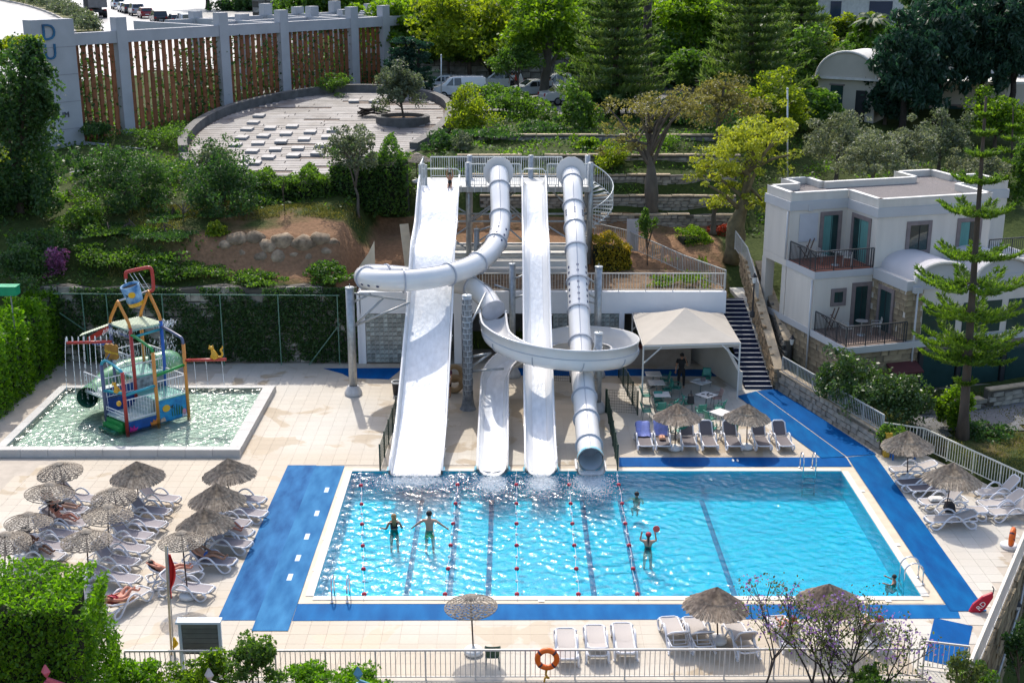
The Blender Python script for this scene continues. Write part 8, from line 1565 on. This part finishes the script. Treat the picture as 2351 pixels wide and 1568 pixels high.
# --- the purple flowering tree in front
jt = thing('jacaranda_tree', 'sparse branching tree with purple flowers in front of the right loungers', 'tree', (8.6, 32.6, -4.0)); jr = random.Random(21); jl = []; jf = []
def grow(p, d, L, r, depth, b):
    q = p+d*L; md = p+d*L*.5+Vector((jr.uniform(-.05, .05), jr.uniform(-.05, .05), 0))*L; b.tube([p, md, q], [r, r*.85, r*.7], 5 if r < .03 else 7, caps=False)
    if depth <= 2:
        for k in range(11): jl.append(tuple(q+Vector((jr.gauss(0, .19), jr.gauss(0, .19), jr.gauss(0, .14)))))
        if jr.random() < .42:
            for k in range(9): jf.append(tuple(q+Vector((jr.gauss(0, .13), jr.gauss(0, .13), jr.gauss(.05, .12)))))
    if depth == 0: return
    for k in range(jr.choice((2, 2, 3))):
        e = (d+Vector((jr.gauss(0, .40), jr.gauss(0, .35), jr.gauss(.08, .26)))).normalized(); e.z = max(e.z, -.05); grow(q, e.normalized(), L*jr.uniform(.66, .88), r*.68, depth-1, b)
wb_ = MB()
for bx_, dx, dz in ((8.3, -.20, .9), (8.9, -.03, .95), (9.1, .10, .9), (9.6, .16, .9)): 
    g0 = Vector((bx_, 32.5+jr.uniform(-.3, .3), -4.0)); m_ = Vector((dx, .02, dz)).normalized(); wb_.tube([g0, g0+m_*1.9], [.1, .085], 8); grow(g0+m_*1.9, m_, 1.5, .075, 5, wb_)
tag(wb_.build('branch', barkd, jt, True), kind='stuff'); leafobj('leaves', np.array(jl), .10, L_['jac'], jt, 31); leafobj('flowers', np.array(jf), .085, L_['purple'], jt, 33, aspect=.8)
# --- right garden
TN[0] += 1; t = thing('glossy_shrub', 'large dark glossy leaved shrub in front of the hotel stone base', 'shrub', G(1990, 985, .4)); gp_ = [clump_pts(GY(cx, cy, Y), (rx*.021, rx*.018, ry*.0215), 3200, 40, .34, cx, .5, .9, .3)[0] for cx, cy, rx, ry, Y in ((1930, 880, 48, 62, 57.0), (1985, 905, 60, 62, 55.8), (2045, 930, 62, 58, 54.9), (2090, 935, 45, 55, 54.5))]; leafobj('leaves', np.concatenate(gp_), .17, L_['glossy'], t, 9)
MB().tube([G(1990, 990, .3), GY(1990, 905, 55.8)], [.08, .04], 7).build('stem', bark, t, True)
shrub('yellow green upright bush behind the star pine trunk', 2185, 948, 40, 58, 54.5, L_['bright'], 3600, .17, zb=.4, group=None); shrub('low green bush at the end of the stone wall by the grey umbrella', 2050, 1005, 30, 30, 52.6, L_['mid'], 1500, .13, zb=.5, group=None); shrub('low bush right of the star pine foot', 2265, 990, 50, 22, 54, L_['dark'], 1500, .15, zb=.4, group=None); shrub('bush at the lower right corner below the deck wall', 2235, 1555, 45, 30, 34, L_['mid'], 1200, .12, zb=-4.2, group=None); shrub('green bushes beside the lantern on the low ground at the right', 2345, 1500, 30, 60, 37, L_['dark'], 1800, .13, zb=-4.2, group=None)
# vines on the pergola slats
vp = []
for k in range(26000):
    u = rnd.random(); tt_ = u*(cols[4]+1); dens = .45+.75*max(0, math.sin(tt_*.55+1.2))+.5*(tt_ > cols[1]-1.5)
    z = 8.0+(ZBB-8.0)*rnd.random()**1.5
    if rnd.random() < dens*.8: c = pa+PD_*tt_+PN*(rnd.uniform(-.5, .3) if k % 3 == 0 else rnd.uniform(-2.6, -.3)); z = z if k % 3 == 0 else 8.0+(ZBB-8.5)*rnd.random()**.9*(.55+.4*math.sin(tt_*.7)); vp.append((c.x, c.y, z))
o = leafobj('climbing_vines', np.array(vp), .3, L_['dark'], None, 77, loc=(pa.x+6, pa.y+8, 8)); tag(o, 'climbing vines grown through the brown wooden slats', 'vines')
# median bushes, garden ground cover, grass
med = [clump_pts((p.x, p.y, H1(p.x, p.y)+1.0), (1.6, 1.6, 1.1), 900, 25, .4, int(p.x*10) % 97+200, .4)[0] for p in mdc[::2]]
o = leafobj('median_hedge', np.concatenate(med), .35, L_['grey'], None, 55, loc=tuple(mdc[8])); tag(o, 'grey green clipped bushes along the road median', 'hedge')
gr = np.random.default_rng(5); n = 90000; x = gr.uniform(-34, 30, n); y = gr.uniform(66.5, 104, n); keep = ~((x > -9.3) & (x < 14) & (y < 78.2)) & ~((x > 12) & (x < 30) & (y < 76)) & ~((x > -22) & (y > 97))
inside = np.array([inpoly(opoly, a, b_) for a, b_ in zip(x, y)]); keep &= ~inside; keep &= gr.random(n) < np.clip(.25+.6*(np.sin(x*1.1+y*.4)*np.cos(y*1.3-x*.3)+.2), .04, 1); sl = np.exp(-((x+10)/4)**2-((y-69.5)/2.2)**2)+np.exp(-((x+15)/5)**2-((y-72.5)/2.)**2)*.8; keep &= gr.random(n) > sl*2.6
x, y = x[keep], y[keep]; P = np.stack([x, y, hgt(x, y)+gr.uniform(.02, .28, len(x))], 1); tag(leafobj('ground_cover', P, .24, L_['mid'], None, 41, loc=(0, 80, 7), up=1.2), kind='stuff')
def grass(name, n, x0, x1, y0, y1, ok, lf, h=.13, seed=1):
    g = np.random.default_rng(seed); x = g.uniform(x0, x1, n); y = g.uniform(y0, y1, n); k = ok(x, y) & (g.random(n) < np.clip(.55+.5*np.sin(x*1.7+1)*np.cos(y*1.3), .1, 1)); x, y = x[k], y[k]; P = np.stack([x, y, hgt(x, y)+h*.4], 1); d = np.tile(np.array([0, 0, 1.0]), (len(x), 1)); V = cards(P, h, seed, aspect=.3, dirs=d); m = len(x); o = np_obj(name, V, np.arange(m*4).reshape(m, 4), lf, None, g.random(m), loc=((x0+x1)/2, (y0+y1)/2, float(hgt((x0+x1)/2, (y0+y1)/2)))); tag(o, kind='stuff')
grass('lawn_grass', 60000, 16, 34, 44, 60, lambda x, y: x > np.interp(y, [a for a, b in XB], [b for a, b in XB])+.5, leaf('grass_dry', (.05, .07, .015), (.20, .18, .06), .4, clump=.7), .12, 2)
grass('slope_grass', 30000, -22, -8.5, 67.5, 75, lambda x, y: (y > 72) | (x < -18.5), leaf('grass_dry', (.05, .07, .015), (.20, .18, .06), .4), .14, 3)
grass('roof_grass', 9000, -3, 11.2, 66.2, 72, lambda x, y: (np.sin(x*2.3)+np.cos(y*3+x) > .3), L_['bright'], .3, 4)
for px, py, rx, ry, lab in ((1590, 640, 40, 16, 'green plants at the right end of the roof garden railing'), (1520, 646, 30, 10, 'low green plants in the middle of the roof garden'), (1225, 660, 14, 7, 'small green tuft at the foot of the roof garden railing')): shrub(lab, px, py, rx, ry, 67.6, L_['bright'], 900, .13, zb=3.9, group='plants in the roof garden')
# boulders on the soil bank
bwt = thing('boulder_bank', 'row of big tan boulders in the soil bank below the lawn', 'boulders', (-14, 69.6, 5)); rockm = mat('boulder', (.19, .135, .085), .95, .35, 2.5, bump=.9, col2=(.36, .27, .18), rnd_var=.25)
for k, (px, py, s) in enumerate(((545, 552, .5), (585, 548, .45), (618, 568, .5), (650, 556, .55), (698, 562, .58), (735, 552, .5), (600, 592, .45), (640, 592, .5), (560, 585, .4), (675, 590, .38), (765, 560, .32), (752, 580, .36), (520, 565, .4), (710, 592, .35), (535, 590, .3))):
    r = random.Random(k); b = MB().ball((0, 0, 0), s*1.1, 10, 7, (1.25, .9, .85)); b.v = [(x*(1+.14*math.sin(y*9+k)), y*(1+.14*math.cos(z*8+k)), z*(1+.12*math.sin(x*7+2*k))) for x, y, z in b.v]
    p = GY(px, py, 69.3+.012*(575-py)); b.v = [(x+p.x, y+p.y, z+p.z) for x, y, z in b.v]; b.build('boulder', rockm, bwt, True)
# finials of the play fence at the bottom edge
for px, py, col, lab in ((105, 1540, (.55, .12, .16), 'pink pointed finial at the bottom left corner'), (480, 1548, (.45, .42, .40), 'pale grey pointed finial at the bottom by the notice board'), (822, 1545, (.08, .25, .36), 'blue pointed finial at the bottom edge in the low bushes')):
    c = GY(px, py, 30.2); t = thing('fence_finial', lab, 'finial', (c.x, c.y, c.z-3)); m = mat('finial_%d' % px, col, .5, .1, 4); MB().lathe([(.03, 2.82), (.13, 2.98), (.02, 3.2)], 4, (0, 0, 0)).build('point', m, t, w=False); MB().box((0, 0, 1.3), (.13, .13, 2.8)).build('post', m, t, w=False); MB().bar((0, 0, 2.75), (.9, -.1, 2.45), .05, .14).build('rail', m, t, w=False)
# ================================================================ people
skin_l = mat('skin_light', (.52, .30, .20), .55, .06, 6); skin_t = mat('skin_tan', (.36, .185, .11), .5, .06, 6); skin_r = mat('skin_red', (.50, .20, .13), .5, .06, 6); skin_d = mat('skin_deep', (.20, .10, .06), .5, .06, 6)
hair_d = mat('hair_dark', (.012, .009, .008), .6, .3, 20); hair_b = mat('hair_blond', (.30, .19, .08), .6, .3, 20); eyem = mat('eye', (.01, .01, .01), .3); lipm = mat('lips', (.30, .08, .07), .5)
EDG = [('pel', 'spi'), ('spi', 'che'), ('che', 'nek'), ('nek', 'hea'), ('hea', 'top')]+[e for s in 'LR' for e in (('che', s+'sh'), (s+'sh', s+'el'), (s+'el', s+'wr'), ('pel', s+'hi'), (s+'hi', s+'kn'), (s+'kn', s+'an'), (s+'an', s+'to'))]
RAD = dict(pel=.135, spi=.118, che=.135, nek=.052, hea=.092, top=.062, sh=.062, el=.042, wr=.028, hi=.088, kn=.056, an=.038, to=.034)
def skin_mesh(J, edges, scale, name, m, sub=1, add=0.0):
    names = []; 
    for a, b_ in edges:
        for q in (a, b_):
            if q not in names: names.append(q)
    names.sort(key=lambda q: 0 if q == 'pel' else 1 if q == 'che' else 2); me = bpy.data.meshes.new('sk'); me.from_pydata([tuple(J[q]) for q in names], [(names.index(a), names.index(b_)) for a, b_ in edges], [])
    o = bpy.data.objects.new('sk', me); md = o.modifiers.new('skin', 'SKIN'); md.use_smooth_shade = True; sv = me.skin_vertices[0].data
    for i, q in enumerate(names):
        r = RAD[q if q in RAD else q[1:]]*scale+add; r2 = r*.78 if q in ('che', 'spi', 'pel') else r; sv[i].radius = (r, r2); sv[i].use_root = i == 0
    ss_ = o.modifiers.new('sub', 'SUBSURF'); ss_.levels = sub; ss_.render_levels = sub
    out = evaluated(o); bpy.data.meshes.remove(me); out.name = name; out.materials.clear(); out.materials.append(m); return out
def add_geo(me, b):
    import bmesh
    bm = bmesh.new(); bm.from_mesh(me); vs = [bm.verts.new(v) for v in b.v]
    for f in b.f:
        try: fc = bm.faces.new([vs[i] for i in f]); fc.smooth = True
        except ValueError: pass
    bm.to_mesh(me); bm.free()
def human(label, J, loc, rz, sk, hair='short', hm=None, clothes=(), s=1.0, look=None):
    J = {k: Vector(v)*s for k, v in J.items()}; t = thing('person', label, 'person', loc, rz); body = skin_mesh(J, EDG, s, 'body', sk); b = MB()
    hd = J['hea']; upv = (J['top']-J['nek']).normalized(); fw = Vector(look or (0, 1, 0)); fw = (fw-upv*fw.dot(upv)).normalized(); sd = fw.cross(upv)
    b.add([hd+fw*.085*s+upv*.02*s, hd+fw*.118*s-upv*.022*s, hd+fw*.088*s-upv*.03*s+sd*.02*s, hd+fw*.088*s-upv*.03*s-sd*.02*s], [(0, 2, 1), (0, 1, 3), (1, 2, 3)])
    for q in (-1, 1): b.ball(hd+sd*q*.088*s-upv*.005*s, .024*s, 6, 4, (.6, .8, 1.3))
    for q in 'LR':   # hands: palm, four fingers and a thumb
        w = J[q+'wr']; d = (w-J[q+'el']).normalized(); x = d.cross(Vector((0, 0, 1))); x = x.normalized() if x.length > .1 else Vector((1, 0, 0)); n_ = x.cross(d)
        b.tube([w-d*.01*s, w+d*.05*s, w+d*.085*s], [.026*s, .036*s, .032*s], 6)
        for k in range(4): p = w+d*.08*s+x*(.027-.018*k)*s; L = (.062, .075, .07, .052)[k]*s; b.tube([p, p+d*L*.55, p+d*L*.9-n_*L*.35], [.0095*s, .0085*s, .006*s], 5)
        p = w+d*.03*s+x*.03*s; b.tube([p, p+(d*.6+x*.75)*.04*s, p+(d*.9+x*.5)*.07*s], [.011*s, .01*s, .007*s], 5)
    add_geo(body, b); bo = bpy.data.objects.new('body', body); C.objects.link(bo); bo.parent = t
    for q in (-1, 1): MB().ball(hd+fw*.083*s+sd*q*.033*s+upv*.012*s, .011*s, 6, 4).build('eye', eyem, t, True, w=False)
    MB().ball(hd+fw*.086*s-upv*.055*s, .02*s, 6, 4, (1.2, .5, .4)).build('mouth', lipm, t, True, w=False)
    hm = hm or hair_d
    if hair != 'none':
        hb_ = MB().ball((0, 0, 0), .108*s, 12, 8, (1, 1, .95)); M = Matrix((sd, fw, upv)).transposed(); hb_.v = [tuple(hd+upv*.035*s-fw*.022*s+M @ Vector(v)) for v in hb_.v]
        if hair == 'long':
            for dx in (-.04, 0, .04): hb_.tube([hd+sd*dx*s-fw*.08*s+upv*.03*s, hd+sd*dx*1.3*s-fw*.115*s-upv*.12*s, hd+sd*dx*s-fw*.11*s-upv*.34*s], [.05*s, .05*s, .02*s], 7)
        if hair == 'tail': hb_.tube([hd-fw*.1*s+upv*.02*s, hd-fw*.13*s-upv*.12*s, hd-fw*.12*s-upv*.36*s], [.03*s, .035*s, .012*s], 7)
        hb_.build('hair' if hair != 'cap' else 'cap', hm, t, True, w=False)
    for nm, edges, m, add in clothes:
        JJ = dict(J); es = []
        for a, b_, f in edges:
            if f < 1: key = b_+'_%s' % a; JJ[key] = J[a]+(J[b_]-J[a])*f; RAD[key] = RAD[key[1:]] = RAD.get(a if a in RAD else a[1:])*(1-f)+RAD.get(b_ if b_ in RAD else b_[1:])*f; es.append((a, key))
            else: es.append((a, b_))
        me = skin_mesh(JJ, es, s, nm, m, 1, add); o = bpy.data.objects.new(nm, me); C.objects.link(o); o.parent = t
    return t
TR = lambda f=.45: [('pel', 'spi', .35), ('pel', 'Lhi', 1), ('pel', 'Rhi', 1), ('Lhi', 'Lkn', f), ('Rhi', 'Rkn', f)]
TOP = [('spi', 'che', 1), ('pel', 'spi', 1), ('che', 'Lsh', 1), ('che', 'Rsh', 1), ('Lsh', 'Lel', .6), ('Rsh', 'Rel', .6), ('che', 'nek', .4)]
BRA = [('che', 'nek', .2), ('che', 'spi', .3)]
LEGS = [('pel', 'spi', .85), ('pel', 'Lhi', 1), ('pel', 'Rhi', 1), ('Lhi', 'Lkn', 1), ('Rhi', 'Rkn', 1), ('Lkn', 'Lan', .95), ('Rkn', 'Ran', .95)]
def stand(arms='down', bend=0.0):
    J = dict(pel=(0, 0, .93), spi=(0, .0, 1.10), che=(0, 0, 1.32), nek=(0, 0, 1.49), hea=(0, .02, 1.63), top=(0, .01, 1.72))
    for q, s in (('L', -1), ('R', 1)):
        J[q+'sh'] = (s*.19, 0, 1.41); J[q+'hi'] = (s*.10, 0, .87); J[q+'kn'] = (s*.12, .03, .49); J[q+'an'] = (s*.13, 0, .08); J[q+'to'] = (s*.15, .13, .04)
        J[q+'el'], J[q+'wr'] = {'down': ((s*.25, -.02, 1.13), (s*.27, .06, .88)), 'spread': ((s*.42, .02, 1.24), (s*.60, .14, 1.05)), 'up': ((s*.30, .12, 1.38), (s*.26, .10, 1.62)), 'phone': ((s*.26, .05, 1.15), (s*.16, .16, 1.42)), 'skim': ((s*.30, -.02, 1.16), (s*.47 if s < 0 else s*.30, .2, 1.10)), 'hold': ((s*.24, .08, 1.15), (s*.2, .3, 1.12))}[arms]
    return J
def recline(back=45, knees=0.0, arms='side'):
    """lying along +x on a lounger, feet at +x; the head towards -x on the raised back"""
    a = R(back); d = Vector((-math.cos(a), 0, math.sin(a))); h = Vector((-.20, 0, .48)); J = dict(pel=h, spi=h+d*.18, che=h+d*.40, nek=h+d*.57, hea=h+d*.70+Vector((.02, 0, .03)), top=h+d*.79+Vector((.02, 0, .03)))
    for q, s in (('L', 1), ('R', -1)):
        k = knees if not isinstance(knees, tuple) else knees[0 if s > 0 else 1]; J[q+'sh'] = h+d*.49+Vector((0, s*.19, 0)); J[q+'hi'] = h+Vector((.07, s*.10, -.02)); J[q+'kn'] = Vector((.24-.08*k, s*.12, .47+.32*k)); J[q+'an'] = Vector((.64-.22*k, s*.10, .43)); J[q+'to'] = Vector((.69-.15*k, s*.12, .55-.06*k))
        if arms == 'side': J[q+'el'] = h+d*.26+Vector((.08, s*.27, -.02)); J[q+'wr'] = Vector((.02, s*.25, .50))
        elif arms == 'read': J[q+'el'] = h+d*.28+Vector((.14, s*.22, .0)); J[q+'wr'] = h+d*.40+Vector((.34, s*.08, .06))
        elif arms == 'head': J[q+'el'] = h+d*.66+Vector((.05, s*.30, .02)); J[q+'wr'] = h+d*.74+Vector((-.03, s*.10, .02))
    return J
def tuck():
    J = stand('hold'); J.update(pel=(0, -.05, .16), spi=(0, -.03, .33), che=(0, 0, .54), nek=(0, .0, .70), hea=(0, .03, .83), top=(0, .02, .92))
    for q, s in (('L', -1), ('R', 1)): J[q+'sh'] = (s*.18, 0, .62); J[q+'el'] = (s*.33, .12, .56); J[q+'wr'] = (s*.36, .34, .62); J[q+'hi'] = (s*.09, .04, .15); J[q+'kn'] = (s*.13, .36, .32); J[q+'an'] = (s*.10, .2, .0); J[q+'to'] = (s*.10, .3, -.03)
    return J
swim_b = mat('trunks_blue', (.03, .12, .40), .7, .2, 6); swim_k = mat('swim_black', (.012, .012, .015), .6); swim_g = mat('trunks_neon', (.30, .62, .02), .6, .1, 4); swim_r = mat('swim_red', (.42, .03, .05), .6, .1, 4); dressm = mat('dress_black_white', (.02, .02, .02), .7, .1, 18, col2=(.55, .55, .55)); blackc = mat('black_clothes', (.012, .012, .014), .8, .2, 4); whitec = mat('white_shirt', (.62, .63, .65), .8, .06, 4)
wl = lambda px, py: G(px, py, -.03)
p = wl(905, 1214); human('woman with long wet blond hair wading in the pool, seen from behind', stand('skim'), (p.x, p.y, -1.16), R(8), skin_t, 'long', hair_b, [('bikini_bottom', TR(.12), swim_k, .012), ('bikini_top', BRA, swim_k, .010)], 1.0)
p = wl(986, 1216); human('man in neon green trunks wading with both arms spread, seen from behind', stand('spread'), (p.x, p.y, -1.14), R(-4), skin_l, 'short', None, [('trunks', TR(.5), swim_g, .02)], 1.08)
p = wl(1488, 1251); cw_ = human('woman with a red cap and dark plait standing in the pool, hands raised', stand('up'), (p.x, p.y, -1.27), R(-6), skin_l, 'tail', None, [('swimsuit', [('pel', 'spi', 1), ('spi', 'che', .7), ('pel', 'Lhi', 1), ('pel', 'Rhi', 1)], swim_k, .010)], 1.0)
MB().ball((0, .0, 1.685), .112, 12, 7, (1, 1.05, .75)).build('cap', swim_r, cw_, True, w=False)
o = MB().tube([(0, -.012, 0), (0, .012, 0)], .13, 16).build('play_disc', mat('disc_coral', (.75, .10, .08), .5, .05, 3), None, False); o.location = (p.x+.30, p.y+.1, .45); tag(o, 'round coral red disc held up by the woman with the red cap', 'disc')
p = wl(1462, 1140); human('swimmer with only head and shoulders above the water near the rope end', tuck(), (p.x, p.y, -.72), R(160), skin_l, 'short', hair_d, [('swim_top', TOP[:4], swim_r, .012)], .95)
p = wl(2053, 1335); human('boy up to his shoulders in the water beside the right ladder', tuck(), (p.x, p.y, -.52), R(70), skin_t, 'short', None, [('trunks', TR(), swim_k, .015)], .80)
p = G(1563, 891); human('man in black shirt and trousers holding a phone to his ear under the tent', {**stand('down'), 'Lel': (-.27, .05, 1.14), 'Lwr': (-.17, .06, 1.50)}, (p.x, p.y, 0), R(175), skin_t, 'short', None, [('trousers', LEGS, blackc, .016), ('shirt', TOP, blackc, .022)], 1.06)
human('waitress in a white shirt with a dark ponytail behind the bar', stand('hold'), (8.75, 66.3, 0), R(95), skin_l, 'tail', None, [('shirt', TOP, whitec, .018), ('trousers', LEGS, blackc, .014)], .98)
J = stand('down'); J.update(pel=(0, 0, .16), spi=(0, -.02, .33), che=(0, 0, .54), nek=(0, .0, .70), hea=(0, .03, .83), top=(0, .02, .92))
for q, s in (('L', -1), ('R', 1)): J[q+'sh'] = (s*.18, 0, .62); J[q+'el'] = (s*.21, .03, .86); J[q+'wr'] = (s*.14, .04, 1.08); J[q+'hi'] = (s*.09, .04, .15); J[q+'kn'] = (s*.10, .44, .17); J[q+'an'] = (s*.10, .84, .08); J[q+'to'] = (s*.10, .92, .16)
g = GY(1033, 418, 70.85); human('child sitting at the top of the wide slide, holding the bar with raised arms', J, (g.x, 70.8, 8.70), R(180), skin_t, 'long', None, [('swimsuit', [('pel', 'spi', 1), ('spi', 'che', .8), ('pel', 'Lhi', 1), ('pel', 'Rhi', 1)], swim_k, .012)], .86)
def on(lou, label, J, sk, hair, hm, clothes, s=1.0, look=(1, 0, .2)): t = LL[lou]; return human(label, J, t.location, t.rotation_euler.z, sk, hair, hm, clothes, s, look)
on('lounger with the bald man in blue trunks lying on it', 'tanned bald man in blue trunks lying back on a lounger by the blue mat', recline(45, .35), skin_t, 'none', None, [('trunks', TR(.3), swim_b, .018)], 1.05)
on('lounger with the man in black trunks lying on it', 'man in black trunks lying with straight legs under the far left wicker umbrella', recline(35, .0, 'head'), skin_l, 'short', None, [('trunks', TR(.5), swim_k, .02)], 1.02)
on('lounger with the woman in the dark bikini sitting on it', 'woman in a dark bikini sitting up with bent legs, reading, at far left', recline(60, .45, 'read'), skin_r, 'long', None, [('bikini_bottom', TR(.1), swim_k, .012), ('bikini_top', BRA, swim_k, .010)], .98)
wt = on('lounger holding the woman in the black and white dress', 'woman in a black and white dress and grey hat sitting on a lounger', recline(65, .5, 'read'), skin_d, 'short', None, [('dress', [('pel', 'spi', 1), ('spi', 'che', 1), ('pel', 'Lhi', 1), ('pel', 'Rhi', 1), ('Lhi', 'Lkn', .85), ('Rhi', 'Rkn', .85)], dressm, .03)], 1.0)
MB().lathe([(.26, 0), (.13, .04), (.12, .13), (.001, .15)], 16, (-.48, 0, 1.19)).build('hat', mat('hat_grey', (.17, .15, .13), .9, .2, 8), wt, True, w=False)
on('lounger with the bather whose bent legs show under the umbrella', 'bather with bent legs lying under the golden tipped straw umbrella', recline(30, (.6, .25)), skin_r, 'short', None, [('trunks', TR(.4), swim_r, .016)], 1.0)
on('lounger behind the red flag holding a bather', 'bather in dark swimwear lying behind the red flag', recline(35, .3, 'head'), skin_r, 'long', None, [('swimsuit', TR(.1)+[('spi', 'che', .8)], swim_k, .012)], 1.0)
on('lounger with a tan towel and the bather in red, beside the ivy block', 'bather in a red bikini lying with raised knees on the tan towel', recline(18, .6), skin_r, 'short', hair_b, [('bikini_bottom', TR(.1), swim_r, .012), ('bikini_top', BRA, swim_r, .010)], 1.0)
on('lounger with the bather in red, behind the purple flowering tree', 'bather with a red cap and red top behind the branches of the purple tree', recline(55, .3, 'side'), skin_r, 'cap', swim_r, [('swimsuit', TR(.1)+[('spi', 'che', 1)], swim_r, .014)], 1.0)
on('lounger behind the right part of the purple flowering tree', 'bather with a pink cap on the lounger at the right of the purple tree', recline(50, .2, 'side'), skin_l, 'cap', swim_r, [('trunks', TR(.4), swim_k, .016)], 1.0)
g = G(1045, 897); human('person in dark shorts standing in the shade just right of the wide slide', stand('down'), (g.x-.25, 60.2, 0), R(120), skin_t, 'short', None, [('shorts', TR(.8), blackc, .02), ('shirt', TOP, mat('shirt_plum', (.12, .03, .07), .8), .02)], 1.0)
for px, py, lab, cm_ in ((1262, 226, 'man in a white shirt standing by the cars near the big tree trunk', whitec), (1257, 224, 'man in a grey shirt standing half behind the one in white', mat('grey_shirt', (.25, .30, .34), .8)), (1176, 212, 'person in white standing between the white cars', whitec), (1184, 212, 'person in red standing between the white cars', mat('red_shirt', (.45, .03, .02), .8))):
    g = G(px, py, 9.56); human(lab, stand('down'), (g.x, g.y-.3, 9.56), R(150+px % 7*20), skin_t, 'short', None, [('trousers', LEGS, blackc, .016), ('shirt', TOP, cm_, .02)], 1.03)
if _tmp is not None: bpy.data.scenes.remove(_tmp)
